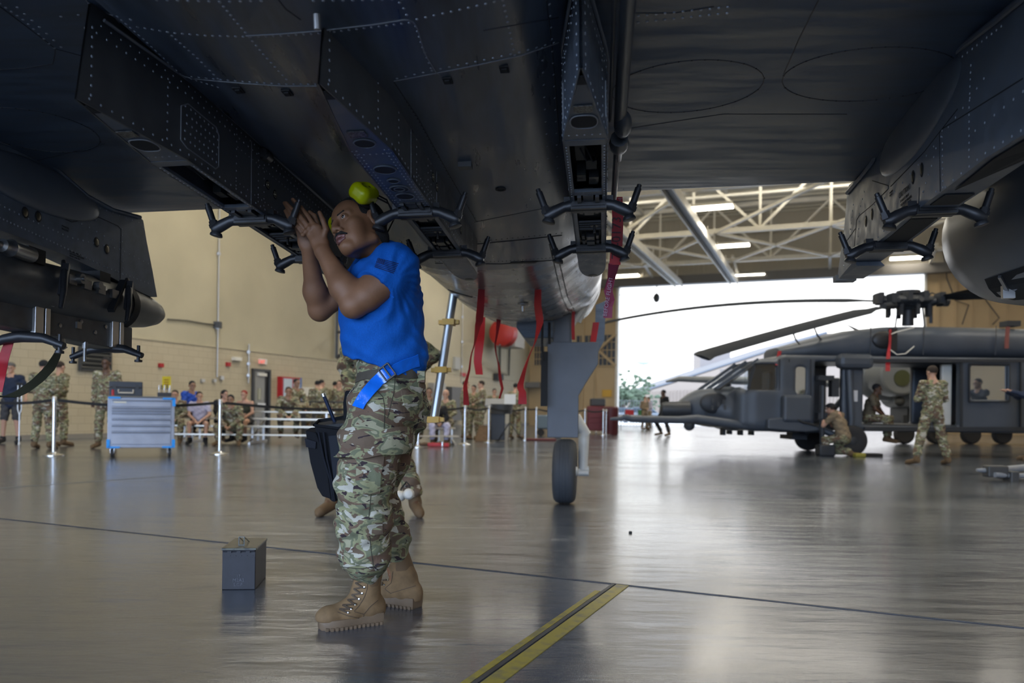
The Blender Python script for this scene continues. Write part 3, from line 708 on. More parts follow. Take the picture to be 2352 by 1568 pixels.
# wings
sec = [(-2.4, .24), (-1.2, .275), (0, .31), (.7, .332), (.93, .350), (.99, .368), (1.02, .40), (1.01, .44), (.9, .53), (.4, .62), (-1, .66), (-2.4, .42)]
def wing(sgn, name):
    ls = [.30, 1.5, 3.0, 5.6]; V = []; F = []; n = len(sec)
    for l in ls:
        for s, u in sec: V.append(A(s - .0 * l, sgn * l, u))
    for i in range(len(ls) - 1):
        for k in range(n):
            k2 = (k + 1) % n; f = (i * n + k, i * n + k2, (i + 1) * n + k2, (i + 1) * n + k); F.append(f[::-1] if sgn > 0 else f)
    F.append(tuple(range(n))); F.append(tuple((len(ls) - 1) * n + k for k in range(n)))
    return acpart(MB().add(V, F), name, M_ac, smooth=25)
wl = wing(-1, 'wing'); wing_r = wing(1, 'wing')
bB, bN, bL, bR = bvh(belly), bvh(nose), bvh(wl), bvh(wing_r)
# leading edge strip
mb = MB()
for sg, l0, l1 in ((1, .80, 5.5), (-1, .80, 5.5)):
    for k in range(60):
        l = l0 + (l1 - l0) * k / 60; mb.rivet(A(.90, sg * l, .3475), -AU, .003)
acpart(mb, 'leading_edge_screws', M_riv)
# seams and rivets on the belly and wings, laid on the skin
mb = MB(); T_ = [bB, bL, bR]
for pts in ([(565, 82), (640, 78), (740, 70), (860, 56), (935, 44), (950, 50), (958, 62), (975, 120), (1003, 167)], [(440, 180), (500, 186), (560, 191), (650, 197), (728, 197)],
            [(905, 186), (1000, 168), (1100, 148), (1200, 126), (1282, 98)], [(198, 0), (225, 22), (262, 36), (282, 60)], [(1003, 167), (1010, 170)], [(410, 170), (440, 180)]):
    seam(mb, T_, pts, .0035, .001, 10, .0025)
acpart(mb, 'panel_edges', M_seam)
mb = MB()
for pts in ([(905, 188), (960, 270), (1020, 380), (1095, 510)], [(1255, 0), (1268, 110), (1280, 260), (1285, 330)], [(1090, 510), (1290, 470)], [(0, 15), (60, 60), (128, 112), (122, 146), (60, 156), (0, 160)], [(128, 112), (150, 118), (215, 135)],
            [(1428, 30), (1550, 30), (1640, 15)], [(1410, 300), (1660, 262), (1945, 262)], [(1880, 0), (1835, 90), (1800, 170)], [(240, 330), (60, 375)],
            [(640, 0), (655, 20), (690, 45)], [(1110, 70), (1282, 40)]):
    seam(mb, T_, pts, .003, .0006, 12, .0015)
def oval(cx, cy, rx, ry, rot, a0=0, a1=360):
    c, s = math.cos(R(rot)), math.sin(R(rot)); return [(cx + rx * math.cos(R(a)) * c - ry * math.sin(R(a)) * s, cy + rx * math.cos(R(a)) * s + ry * math.sin(R(a)) * c) for a in range(a0, a1 + 1, 8)]
ovs = [oval(1580, 198, 176, 58, -6), oval(1565, 203, 158, 47, -6), oval(2000, 170, 205, 60, -5), oval(2000, 174, 186, 48, -5), oval(75, 298, 158, 44, 10), oval(70, 298, 135, 33, 10)]
for ov in ovs[::2]: seam(mb, T_, ov, .0028, .0006, 12, .0015)
acpart(mb, 'panel_gaps', mat('faint_gap', (.028, .034, .045), .5))
mb = MB()
for pts, st in (([(205, 8), (232, 32), (262, 42), (300, 72), (316, 62)], 17), ([(316, 62), (400, 76), (480, 82), (560, 84), (640, 82), (740, 76), (860, 62), (940, 52)], 17), ([(270, 38), (330, 90), (420, 175), (500, 200)], 13), ([(395, 82), (450, 130), (500, 180)], 12),
                ([(505, 5), (560, 70), (610, 130), (658, 182)], 13), ([(440, 176), (500, 182), (560, 187), (650, 193), (725, 193)], 16), ([(955, 60), (970, 105), (990, 156)], 12), ([(958, 44), (1040, 26), (1135, 4)], 19),
                ([(1155, 0), (1168, 60), (1182, 126)], 12), ([(912, 180), (1000, 160), (1100, 140), (1200, 118), (1272, 98)], 20), ([(720, 2), (860, 0), (945, -4)], 22), ([(918, 6), (928, 20), (934, 34)], 12), ([(360, 0), (520, 4), (600, 2)], 22),
                ([(1262, 10), (1270, 140), (1278, 300), (1282, 440)], 26), ([(1245, 110), (1252, 260), (1262, 420)], 27), ([(0, 8), (60, 50), (110, 98), (125, 110)], 16), ([(40, 17), (100, 70), (140, 108)], 22), ([(140, 38), (230, 30), (300, 45)], 34), ([(185, 150), (205, 160)], 10)):
    rivet_row(mb, T_, pts, st, .0042)
for row in ([(1425, 55), (1670, 30)], [(1425, 40), (1672, 16)]): rivet_row(mb, T_, row, 20, .005)
acpart(mb, 'rivets', M_riv)
mb = MB()
for ov in ovs[::2]: rivet_row(mb, T_, ov, 30, .0034)
for pts, st in (([(910, 196), (962, 278), (1022, 388), (1096, 508)], 9), ([(1430, 452), (1940, 430)], 46)): rivet_row(mb, T_, pts, st, .0025)
acpart(mb, 'small_screws', M_dark)
mb = MB()                                                    # drain tube, handles, port
p, n_ = hit(bB, 727, 33); mb.tube([p, p - AU * .035 + AF * .006], .0085, 10)
acpart(mb, 'drain_tube', mat('bare_metal_tube', (.42, .42, .42), .4, .6))
mb = MB()
for x, y in ((548, 205), (660, 211), (1028, 183), (1158, 157)):
    p, n_ = hit(bB, x, y, .002)
    if p is not None: mb.box(p, (.026, .036, .006), (AR, AF, AU)); mb.box(p - AU * .004, (.014, .02, .006), (AR, AF, AU))
for x, y in ((1150, 433),):
    p, n_ = hit(bB, x, y, .001); mb.lathe(p, -AU, [(0, .022), (.004, .022), (.005, .014), (.002, .012), (.002, 0)], 18)
acpart(mb, 'latches', M_dark)
# underside details of the nose section: rows, antenna, vents
mb = MB()
for pts, st in (([(1000, 600), (1150, 600), (1290, 590)], 9), ([(1090, 555), (1290, 535)], 12), ([(1050, 690), (1150, 700), (1250, 690)], 14), ([(1180, 620), (1240, 760)], 11), ([(1320, 600), (1340, 740)], 11)):
    rivet_row(mb, [bN, bB], pts, st, .004)
acpart(mb, 'nose_rivets', mat('dark_screw', (.06, .06, .06), .4, .5))
mb = MB(); 
for pts in ([(1095, 560), (1200, 550), (1290, 540)], [(1000, 604), (1150, 606), (1290, 596)], [(1262, 560), (1290, 680), (1320, 745)], [(1275, 560), (1303, 680), (1335, 745)]): seam(mb, [bN, bB], pts, .006, .001, 10, .003)
acpart(mb, 'nose_seams', M_dark)
mb = MB()
for x0, y0, x1, y1, w in ((1172, 603, 1232, 601, .035), (1035, 668, 1085, 682, .05)):
    seam(mb, [bN, bB], [(x0, y0), (x1, y1)], w, .002, 12, .004)
acpart(mb, 'black_vents', M_dark)
mb = MB()
for x, y, ln in ((1201, 697, .06), (1207, 515, .05), (1213, 760, .10)):
    p, n_ = hit(bN, x, y)
    if p is None: p, n_ = hit(bB, x, y)
    if p is not None: mb.lathe(p, -ZU, [(0, .045), (.012, .04), (.02, .016), (ln, .014), (ln + .01, 0)], 14)
acpart(mb, 'probe', M_bolt)
mb = MB(); a = P(1190, 742, 7.4); mb.prism([P(1186, 735, 7.35), P(1186, 752, 7.35), P(1205, 776, 7.35), P(1270, 776, 7.35), P(1272, 735, 7.35)], AF * .6); acpart(mb, 'wheel_bay_fairing', M_ac, bevel=.01)
# --------------------------------------------------------------- nose gear
D0 = 7.42
T = mb = MB(); leg = MB()
leg.prism([P(1270, 690, D0), P(1313, 690, D0), P(1313, 790, D0), P(1270, 790, D0)], AF * .12)
door = MB().prism([P(1257, 785, D0 - .05), P(1375, 785, D0 - .05), P(1374, 835, D0 - .05), P(1345, 880, D0 - .05), P(1329, 908, D0 - .05), P(1328, 1005, D0 - .05), P(1257, 1004, D0 - .05)], AF * .05)
M_door = mat('gear_door_grey', (.135, .155, .19), .5, var=.1, vs=3)
acpart(door, 'nose_gear_door', M_door, bevel=.006); acpart(leg, 'gear_leg_cover', M_door, bevel=.008)
M_strut = mat('white_gear_paint', (.62, .64, .64), .35, var=.08, vs=5)
mb = MB(); mb.tube([P(1318, 960, D0 + .22), P(1347, 1000, D0 + .22)], [.07, .05], 12); mb.tube([P(1341, 990, D0 + .22), P(1339, 1078, D0 + .22)], [.055, .045], 14)
mb.tube([P(1330, 1080, D0 + .22), P(1352, 1076, D0 + .22)], .03, 12); mb.lathe(P(1340, 1086, D0 + .2), AR, [(-.05, .03), (.05, .03)], 12); mb.tube([P(1300, 1080, D0 + .2), P(1345, 1082, D0 + .2)], .02, 10)
acpart(mb, 'gear_strut', M_strut)
mb = MB(); mb.tube([P(1345, 690, D0 + .2), P(1296, 775, D0 + .2)], .035, 10); mb.tube([P(1365, 668, D0 + .3), P(1330, 740, D0 + .3)], .02, 8); mb.tube([P(1310, 735, D0 + .2), P(1340, 715, D0 + .2)], .02, 8); acpart(mb, 'drag_brace', M_strut)
mb = MB(); mb.tube([P(1262, 600 + 140, D0 - .1), P(1262, 790, D0 - .1)], .012, 8); mb.tube([P(1246, 738, D0 - .2), P(1245, 790, D0 - .2), P(1248, 830, D0 - .2)], .012, 6); mb.box(P(1250, 870, D0 - .1), (.06, .06, .5)); acpart(mb, 'gear_hose', M_dark)
mb = MB(); q = P(1392, 680, D0 + .5); mb.prism([P(1368, 700, D0 + .5), P(1392, 690, D0 + .5), P(1388, 780, D0 + .5), P(1372, 812, D0 + .5), P(1366, 800, D0 + .5)], AF * .04); acpart(mb, 'side_gear_door', M_ac)
wc = P(1297.5, 1080, D0 + .02); wc[2] = .302; ax_w = unit([.993, -.1135, 0])
prof = [(-.10, .10), (-.106, .17), (-.108, .215), (-.100, .262), (-.078, .290), (-.045, .300), (.045, .300), (.078, .290), (.100, .262), (.108, .215), (.106, .17), (.10, .10)]
mb = MB().lathe(wc, ax_w, prof, 48)
for g in (-.04, -.013, .013, .04): mb.lathe(wc + ax_w * g, ax_w, [(-.0045, .296), (-.003, .303), (.003, .303), (.0045, .296)], 48)
tire = acpart(mb, 'nose_tire', mat('tire_rubber', (.05, .056, .066), .7, bump=.0006, bs=60), smooth=35)
mb = MB()
for sg in (-1, 1): mb.lathe(wc + ax_w * sg * .09, ax_w * sg, [(-.02, .17), (.012, .165), (.0, .12), (-.01, .05), (.03, .04), (.034, 0)], 28)
mb.build('wheel_hub', M_strut, tire)
mb = MB().box(wc + ax_w * .0, (.02, .02, .02)); 
# --------------------------------------------------------------- pylons
def ringt(mb, c, r, t): mb.tube([c + AR * r * math.cos(R(a)) + AF * r * math.sin(R(a)) for a in range(0, 361, 12)], t, 6, cap=False)
def pylon(l0, kind, nm):
    "belly pylon; s forward from the rear sway brace, w half width, flat bottom at u = 0"
    w = .066; top = .30; Q = lambda s, l, u: A(s, l0 + l, u); th = .006
    plan = [(-1.04, .004), (-.60, w), (.98, w)] + [(.98 + .24 * math.sin(R(a)), w * (math.cos(R(a)) * .9 + .1) if a < 90 else .008) for a in range(10, 91, 10)]
    body = MB()
    for sg in (-1, 1):                                      # side skins
        pts = [(s, sg * l) for s, l in plan]; V = []; F = []
        for s, l in pts:
            ub = .0 if s > -1.0 else -.0
            for dl in (0, -sg * min(th, abs(l) * .8)):
                V.append(Q(s, l + dl, ub)); V.append(Q(s + (.05 if s < -1 else 0), l + dl, top if s < .2 else .36))
        n = len(pts)
        for i in range(n - 1):
            a, b = 4 * i, 4 * i + 4
            F += [(a, b, b + 1, a + 1), (a + 2, a + 3, b + 3, b + 2), (a, a + 2, b + 2, b), (a + 1, b + 1, b + 3, a + 3)]
        body.add(V, F)
    pm = M_pyl if kind != 7 else M_pyl2
    bo = body.build('pylon', pm, AC, smooth=30)
    bot = MB(); hb = .012
    def plate(pts, z=0.0, t=.012): bot.prism([Q(s, l, z) for s, l in pts], AU * t)
    tri = [(-.97, -.008), (-.60, -w), (-.60, w), (-.97, .008)]
    if kind == 6:
        plate([(-.97, -.008), (-.60, -w), (-.05, -w), (-.05, w), (-.60, w), (-.97, .008)], .002)
    else:
        plate(tri, .002)
        plate([(-.60, -w), (-.56, -w), (-.56, w), (-.60, w)]); plate([(-.56, -w), (-.10, -w), (-.10, -w + .018), (-.56, -w + .018)]); plate([(-.56, w - .018), (-.10, w - .018), (-.10, w), (-.56, w)]); plate([(-.135, -w), (-.10, -w), (-.10, w), (-.135, w)])
        plate([(-.10, -w), (-.03, -w), (-.03, -w + .016), (-.10, -w + .016)]); plate([(-.10, w - .016), (-.03, w - .016), (-.03, w), (-.10, w)])
    for sg in (-1, 1): plate([(.04, sg * w), (.60, sg * w), (.60, sg * (w - .02)), (.04, sg * (w - .02))], 0)
    nosepl = [(.60, -w), (.66, -w), (.66, -.034), (.72, -.034), (.72, .034), (.66, .034), (.66, w), (.60, w)]
    plate([(.72, -w)] + [(s, -l) for s, l in plan[3:]] + [(s, l) for s, l in plan[3:][::-1]] + [(.72, w)], .001)
    plate([(.64, -w), (.72, -w), (.72, -.036), (.64, -.036)], .001); plate([(.64, .036), (.72, .036), (.72, w), (.64, w)], .001)
    bpl = bot.build('bottom_plate', M_pyl2, bo, smooth=0)
    inn = MB().box(Q(.2, 0, .14), (.13 * .95, 1.5, .01), (AR, AF, AU))
    inn.box(Q(.34, 0, .055), (.09, .50, .06), (AR, AF, AU))
    for s, l, u, a, b, c in ((-.48, .0, .10, .10, .10, .05), (-.40, -.02, .07, .03, .16, .05), (-.30, .015, .06, .035, .08, .05), (-.22, -.02, .05, .03, .06, .06), (-.18, .02, .05, .03, .05, .06)):
        if kind != 6: inn.box(Q(s, l, u), (a, b, c), (AR, AF, AU))
    inn.build('bay_lining', M_cav, bo, smooth=0)
    comp = MB()
    if kind != 6:
        comp.tube([Q(-.45, -.03, .06), Q(-.38, 0, .02), Q(-.32, .03, .06)], .003, 6); comp.tube([Q(-.45, -.01, .06), Q(-.36, .02, .025), Q(-.30, .04, .06)], .003, 6)
        comp.lathe(Q(-.26, .02, .055), -AF, [(0, .014), (.08, .014), (.08, .008), (.1, .008)], 12); comp.box(Q(-.20, .022, .035), (.032, .05, .03), (AR, AF, AU)); comp.lathe(Q(-.22, -.022, .05), -AU, [(0, .012), (.03, .012)], 12)
    comp.lathe(Q(.30, .018, .03), -AU, [(0, .007), (.022, .007), (.022, .016), (.028, .016), (.028, .005), (.055, .005)], 12)   # ground pin
    for s in (.10, .46, .54):
        comp.box(Q(s, 0, .01), (.034, .05, .03), (AR, AF, AU)); comp.box(Q(s, -.03, .012), (.012, .05, .024), (AR, AF, AU)); comp.box(Q(s, .03, .012), (.012, .05, .024), (AR, AF, AU))
    for s in (-.07, .66):
        comp.box(Q(s, 0, .012), (.036, .06, .03), (AR, AF, AU)); comp.box(Q(s, -.032, .006), (.014, .06, .03), (AR, AF, AU)); comp.box(Q(s, .032, .006), (.014, .06, .03), (AR, AF, AU))
    for s in (.26, .29, .32, .36): comp.lathe(Q(s, 0, .012), AR, [(-.044, .010), (.044, .010)], 8)
    comp.build('release_unit', M_forg, bo, smooth=30)
    # data plate, ovals
    if kind == 6:
        d = MB(); dk = MB()
        for s, a, b in ((-.66, .030, .05), (-.44, .034, .07)):
            dk.lathe(Q(s, 0, -.0012), AU, [(0, a), (.001, a)], 4 * 6, sx=1, hint=AF)
            ringt(d, Q(s, 0, .0), a * 1.05, .0028)
        for s, a in ((-.335, .018), (-.255, .030), (-.175, .030)):
            dk.lathe(Q(s, 0, -.0016), AU, [(0, a), (.001, a)], 24, hint=AF); ringt(d, Q(s, 0, .0), a * 1.08, .0035)
        ringt(d, Q(-.255, 0, -.001), .018, .003)
        dk.build('lightening_hole', M_dark, bo); d.build('hole_rims', M_pyl2, bo)
        rv = MB()
        for s in np.arange(-.60, -.05, .026):
            for l in (-.058, -.044, .044, .058): rv.rivet(Q(s, l, .002), -AU, .0034)
        for l in np.arange(-.05, .055, .02): rv.rivet(Q(-.57, l, .002), -AU, .0034); rv.rivet(Q(-.13, l, .002), -AU, .0034)
    else:
        dk = MB(); dk.prism([Q(-.73 + .042 * math.cos(R(a)) * (1 if abs(math.cos(R(a))) < .7 else .9), .036 * math.copysign(abs(math.sin(R(a))) ** .6, math.sin(R(a))), -.001) for a in range(0, 360, 15)], AU * .002); dk.build('access_hole', M_dark, bo, smooth=0)
        rim = MB(); rim.tube([Q(-.73 + .044 * math.cos(R(a)), .038 * math.copysign(abs(math.sin(R(a))) ** .6, math.sin(R(a))), 0) for a in range(0, 361, 15)], .0025, 6, cap=False); rim.build('hole_rim', M_seam, bo)
        rv = MB()
        for l in (-.045, -.022, 0, .022, .045): rv.rivet(Q(-.635, l, .002), -AU, .0036)
        for s in np.arange(-.55, -.08, .024):
            for l in (-.057, .057): rv.rivet(Q(s, l, 0), -AU, .003)
    MB().box(Q(-.815 if kind != 6 else -.73, 0, -.0015), (.05 if kind != 6 else .052, .042, .002), (AR, AF, AU)).build('data_plate', mat('etched_plate', (.16, .165, .17), .35, .5, col2=(.03, .03, .03), vs=160, thr=(.45, .6)), bo, smooth=0)
    dkk = MB().prism([Q(-1.0, -.003, -.001), Q(-.955, -.013, -.001), Q(-.955, .013, -.001), Q(-1.0, .003, -.001)], AU * .002); dkk.build('drain_gap', M_dark, bo, smooth=0)
    # rivets on both side skins
    def sidepos(s, u, sg):
        l = np.interp(s, [-1.04, -.60, .98, 1.10], [.004, w, w, w * .85]); nr = AR * sg if s > -.60 else unit(AR * sg * .44 - AF * .062)
        return Q(s, sg * l, u), nr
    for sg in (-1, 1):
        for s in np.arange(-1.0, 1.0, .040): rv.rivet(*sidepos(s, .018, sg), .0038)
        for s in np.arange(-.98, .95, .036): rv.rivet(*sidepos(s, .205, sg), .0036); rv.rivet(*sidepos(s + .015, .232, sg), .0030)
        for u in np.arange(.03, .22, .026): rv.rivet(*sidepos(-.995, u, sg), .0042); rv.rivet(*sidepos(-.70, u, sg), .0038); rv.rivet(*sidepos(-.28, u, sg), .0032); rv.rivet(*sidepos(-.10, u, sg), .0030); rv.rivet(*sidepos(-.05, u, sg), .0030); rv.rivet(*sidepos(.9, u, sg), .0032)
        if kind != 6:
            for s in np.arange(-.62, -.42, .028):
                for u in np.arange(.06, .17, .026): rv.rivet(*sidepos(s + (.008 if int(u * 100) % 2 else 0), u, sg), .0040)
        else:
            for u in np.arange(.03, .22, .024): rv.rivet(*sidepos(-.36, u, sg), .0035); rv.rivet(*sidepos(-.52, u, sg), .0035)
        for s in np.arange(-.28, .9, .03): rv.rivet(*sidepos(s, .045, sg), .0026); rv.rivet(*sidepos(s + .01, .17, sg), .0024)
        for s in np.arange(.62, 1.08, .022): rv.rivet(*sidepos(s, .012, sg), .003)
    for s in (.78, .86, .94):
        for l in (-.05, -.03, .0, .03, .05): rv.rivet(Q(s, l, .001), -AU, .003)
    rv.build('rivet_rows', M_riv, bo)
    sm = MB()
    for sg in (-1, 1):
        for s in ((-.36, .05) if kind == 6 else (-.16,)):
            p0, nr = sidepos(s, .0, sg); sm.bar(p0 + nr * .0005, p0 + nr * .0005 + AU * .235, .003, .002, hint=nr)
        if kind != 6:
            c = [sidepos(s, u, sg)[0] + sidepos(s, u, sg)[1] * .001 for s, u in ((-.64, .05), (-.64, .155), (-.61, .175), (-.43, .175), (-.41, .155), (-.41, .05), (-.43, .035), (-.61, .035), (-.64, .05))]
            for i in range(len(c) - 1): sm.bar(c[i], c[i + 1], .0035, .003, hint=AR)
        a_ = [sidepos(s, .25, sg) for s in np.arange(-.96, .96, .08)]
        sm.tube([p + n_ * .004 for p, n_ in a_], .005, 6)
    sm.build('skin_edges', M_seam, bo, smooth=0)
    ho = MB(); hi_ = MB()
    for sg in (-1, 1):
        for s, u in ((-.02, .12), (.05, .105), (.50, .10), (.57, .085)):
            p0, nr = sidepos(s, u, sg); ho.lathe(p0 + nr * .0006, nr, [(0, .019), (.001, .019)], 18, hint=AF); hi_.lathe(p0 + nr * .001, nr, [(0, .013), (.003, .012), (.003, .005), (.006, .004), (.006, 0)], 8)
            for q in range(5): hi_.box(p0 + nr * .003 + (AF * math.cos(q * 1.257) + AU * math.sin(q * 1.257)) * .011, (.005, .005, .004), (AF, AU, nr))
        p0, nr = sidepos(-.06, .22, sg)
        if sg > 0 and kind == 5: sm2 = MB().lathe(p0 + nr * .01, AF, [(-.03, .018), (-.02, .025), (.03, .02), (.04, .008)], 12); sm2.build('hinge_boss', M_forg, bo)
    ho.build('bore', M_dark, bo); hi_.build('castellated_nut', mat('brassy_nut', (.15, .13, .09), .4, .8), bo)
    for s in (0.0, .615): sway(Q, s, bo)
    cap_ = MB().lathe(Q(1.19, 0, .012), -AU, [(0, .024), (.012, .024), (.014, .01), (.014, 0)], 16); cap_.build('nose_cap', M_forg, bo)
    return bo
def sway(Q, s, bo, k=1.0, lean=0):
    mb = MB(); c = lambda l, u, d=0: Q(s + d, l * k, u * k)
    mb.tube([c(-.163, -.040), c(-.15, -.038), c(-.12, -.022), c(-.09, -.008), c(-.06, -.004), c(.06, -.004), c(.09, -.008), c(.12, -.022), c(.15, -.038), c(.163, -.040)], [.014, .022, .022, .020, .024, .024, .020, .022, .022, .014], 12)
    mb.box(c(0, -.014), (.13 * k, .055, .022), (AR, AF, AU)); mb.box(c(0, -.006, .035), (.145 * k, .012, .012), (AR, AF, AU)); mb.box(c(0, -.006, -.03), (.12 * k, .01, .02), (AR, AF, AU))
    for sg in (-1, 1):
        mb.box(c(sg * .075, .01, .0), (.03, .03, .03), (AR, AF, AU))
        mb.lathe(c(sg * .145, -.052), unit(AR * sg * .25 - AU), [(0, .02), (.008, .024), (.014, .024), (.016, .018), (.016, 0)], 16)
        mb.lathe(c(sg * .153, -.030), unit(AR * sg * .36 + AU), [(0, .020), (.014, .020), (.014, .0165), (.026, .0165)], 6)
        mb.lathe(c(sg * .153, -.030), unit(AR * sg * .36 + AU), [(.02, .0125), (.085, .0125), (.087, .009), (.098, .009), (.100, .006), (.100, 0)], 12)
    o = mb.build('sway_brace', M_forg, bo, smooth=40)
    return o
# (brace bolts, plates and pads stay inside the brace mesh: one forging with its screws)
pyl = [pylon(-.645, 5, 'left'), pylon(0.0, 6, 'centre'), pylon(.645, 7, 'right')]
# pipe beside the right belly pylon
def AL(x, y, l): return PPL(x, y, A(0, l, 0), AR)
mb = MB(); mb.tube([A(-1.9, .76, .17), A(-1.3, .76, .17), A(-1.14, .76, .17)], [.034, .034, .03], 16); mb.lathe(A(-1.14, .76, .17), AF, [(0, .034), (.02, .034), (.03, .025)], 16)
mb.tube([A(-1.12, .76, .17), A(-.7, .757, .17), A(-.28, .755, .17)], .020, 14); mb.tube([A(-1.1, .728, .18), A(-.3, .722, .18)], .005, 8)
acpart(mb, 'fuel_pipe', mat('pipe_grey', (.085, .092, .105), .35, .2))
mb = MB(); mb.sphere(A(-.30, .765, .165), (.030, .09, .03), 14, 10, (AR, AF, AU)); mb.lathe(A(-.20, .755, .16), AF, [(0, .03), (.04, .035), (.08, .03), (.12, .015), (.2, .012)], 12); mb.tube([A(-.15, .75, .16), A(.45, .745, .16)], .012, 10); acpart(mb, 'pipe_elbow', MATS['pipe_grey'])
# gap rails beside the centre pylon
mb = MB(); mb.tube([A(-.2, .10, .19), A(.5, .10, .195), A(1.05, .10, .20)], .006, 6); mb.tube([A(-.5, .16, .17), A(.5, .16, .178), A(1.1, .16, .18)], .004, 6); mb.box(A(-.02, .19, .165), (.05, .04, .035), (AR, AF, AU)); acpart(mb, 'cable_conduit', M_pyl)
# --------------------------------------------------------------- outer pylons, traced on their own side planes
d8 = unit([.19, 1, 0]); n8 = unit([1, -.19, 0]); o8 = np.array([1.42, 2.79, 0]); S8 = lambda x, y, d=0: PPL(x, y, o8 + n8 * d, n8)
poly8 = [(1946, 443), (1950, 425), (1985, 395), (2008, 366), (2020, 320), (2045, 270), (2110, 190), (2200, 115), (2290, 45), (2420, -60), (2850, -410), (2850, -30), (2420, 262), (2352, 308), (2262, 364), (2164, 439), (2118, 473), (2085, 497), (2036, 540), (2013, 558), (1960, 600), (1929, 626), (1924, 632), (1928, 600), (1939, 524)]
p8 = acpart(MB().prism([S8(x, y) for x, y in poly8], n8 * .125), 'pylon', M_pyl2, smooth=25, bevel=.004)
b8 = bvh(p8)
mb = MB(); mb.prism([S8(1926, 628), S8(1960, 601), S8(1960, 601) - ZU * .02 + n8 * .02, S8(1926, 636) - ZU * .01], n8 * .12); mb.box(S8(1940, 640, .05), (.10, .06, .03), (n8, AF, AU)); mb.build('nose_tip', M_pyl2, p8, smooth=30)
mb = MB(); c = S8(2100, 285); t8 = unit(S8(2205, 150) - S8(2000, 410)); mb.sphere(c, (.024, .46, .115), 28, 16, (n8, t8, np.cross(n8, t8))); mb.build('fairing_bulge', mat('fairing_grey', (.115, .135, .165), .36, var=.1, vs=4), p8)
mb = MB(); e8 = [(1946, 443), (1985, 397), (2008, 366), (2020, 320), (2045, 270), (2110, 190), (2200, 115), (2290, 45), (2380, -30)]
mb.tube([S8(x, y, -.006) for x, y in e8], .010, 8); mb.build('seal_strip', M_ac, p8)
mb = MB()
for pts in ([(2160, 440), (2158, 300), (2350, 180)], [(2004, 470), (1968, 500), (1962, 570)], [(2004, 470), (2046, 428), (2004, 415)], [(2046, 428), (2122, 350), (2200, 250)], [(2110, 470), (2112, 430)], [(1940, 560), (1965, 525)]): seam(mb, [b8], pts, .003, .0005, 12, .0015)
mb.build('panel_lines', M_dark, p8)
mb = MB()
for pts, st in (([(2026, 340), (2056, 290), (2120, 208), (2210, 130), (2300, 60)], 14), ([(1960, 470), (1952, 540), (1938, 610)], 13), ([(2166, 430), (2164, 300)], 14), ([(2150, 440), (2170, 430), (2262, 352), (2345, 300)], 24), ([(2008, 470), (2055, 440), (2130, 355), (2210, 250), (2260, 180)], 26), ([(1950, 580), (1990, 572), (2030, 530)], 18), ([(2226, 360), (2226, 250), (2230, 150)], 16), ([(1985, 440), (1975, 480), (1970, 560)], 16), ([(2120, 440), (2140, 380), (2150, 340)], 18), ([(2240, 300), (2350, 210)], 24)):
    rivet_row(mb, [b8], pts, st, .004)
mb.build('rivet_rows', M_riv, p8)
mb = MB(); d2 = MB()
for x, y in ((2097, 407), (2117, 390), (2003, 492), (1989, 508)):
    q = S8(x, y, -.0012); mb.sphere(q, (.002, .016, .026), 14, 8, (n8, AF, AU)); d2.sphere(q - n8 * .001, (.003, .010, .018), 10, 6, (n8, AF, AU))
mb.build('bore', M_dark, p8); d2.build('castellated_nut', MATS['brassy_nut'], p8)
mb = MB(); mb.prism([S8(2190, 428, .127), S8(2215, 405, .127), S8(2352, 320, .127), S8(2352, 375, .127), S8(2260, 410, .127), S8(2200, 432, .127)], n8 * .004)
mb.prism([S8(2170, 436, -.0) + n8 * .03 - ZU * .001, S8(2262, 366) + n8 * .02 - ZU * .001, S8(2352, 310) + n8 * .02 - ZU * .001, S8(2352, 310) + n8 * .11 - ZU * .001, S8(2262, 366) + n8 * .11 - ZU * .001], ZU * -.002)
mb.prism([S8(2010, 561) + n8 * .02, S8(2080, 502) + n8 * .02, S8(2080, 502) + n8 * .11, S8(2010, 561) + n8 * .11], ZU * -.003); mb.prism([S8(2122, 470) + n8 * .02, S8(2155, 447) + n8 * .02, S8(2155, 447) + n8 * .11, S8(2122, 470) + n8 * .11], ZU * -.003)
mb.build('release_bay', M_dark, p8, smooth=0)
mb = MB()
for x, y, l in ((2140, 458, .04), (2140, 458, .085), (2060, 520, .035), (2060, 520, .09), (2030, 545, .06)): mb.box(S8(x, y, l) - ZU * .006, (.025, .05, .02), (n8, AF, AU))
for x in (2075, 2090): mb.lathe(S8(x, 2 * (x - 2013) * -.42 + 558, .062) - ZU * .0, n8, [(-.05, .012), (.05, .012)], 8)
mb.lathe(S8(2090, 495, .075), -ZU, [(0, .006), (.02, .006), (.02, .014), (.026, .014), (.026, .004), (.05, .004)], 10); mb.build('release_unit', M_forg, p8)
def swayat(c, bo, k=1.0):
    Q = lambda s, l, u: np.array(c) + AF * s + AR * l + AU * u; return sway(Q, 0, bo, k)
swayat(P(2146, 478, 2.82), p8, 1.05); swayat(P(2040, 562, 3.36), p8, 1.05)
for txt, x, y, sz in (('CAUTION', 2080, 449, .022), ('IF SAFETY PIN', 2082, 457, .012), ('IS INSTALLED', 2082, 464, .012), ('MANUAL', 2055, 447, .012), ('RELEASE', 2057, 453, .012)):
    pass
tm = text_mesh('CAUTION', .030, S8(2064, 457, -.0015), -d8, ZU, M_dark, p8, 'stencil', .0003, 'LEFT'); tm2 = text_mesh('IF SAFETY PIN IS\nINSTALLED MANUAL\nRELEASE IS LOCKED', .015, S8(2068, 466, -.0015), -d8, ZU, M_dark, p8, 'stencil', .0003, 'LEFT')
text_mesh('MANUAL\nRELEASE', .011, S8(2043, 446, -.0015), -d8, ZU, M_dark, p8, 'stencil', .0003, 'LEFT')
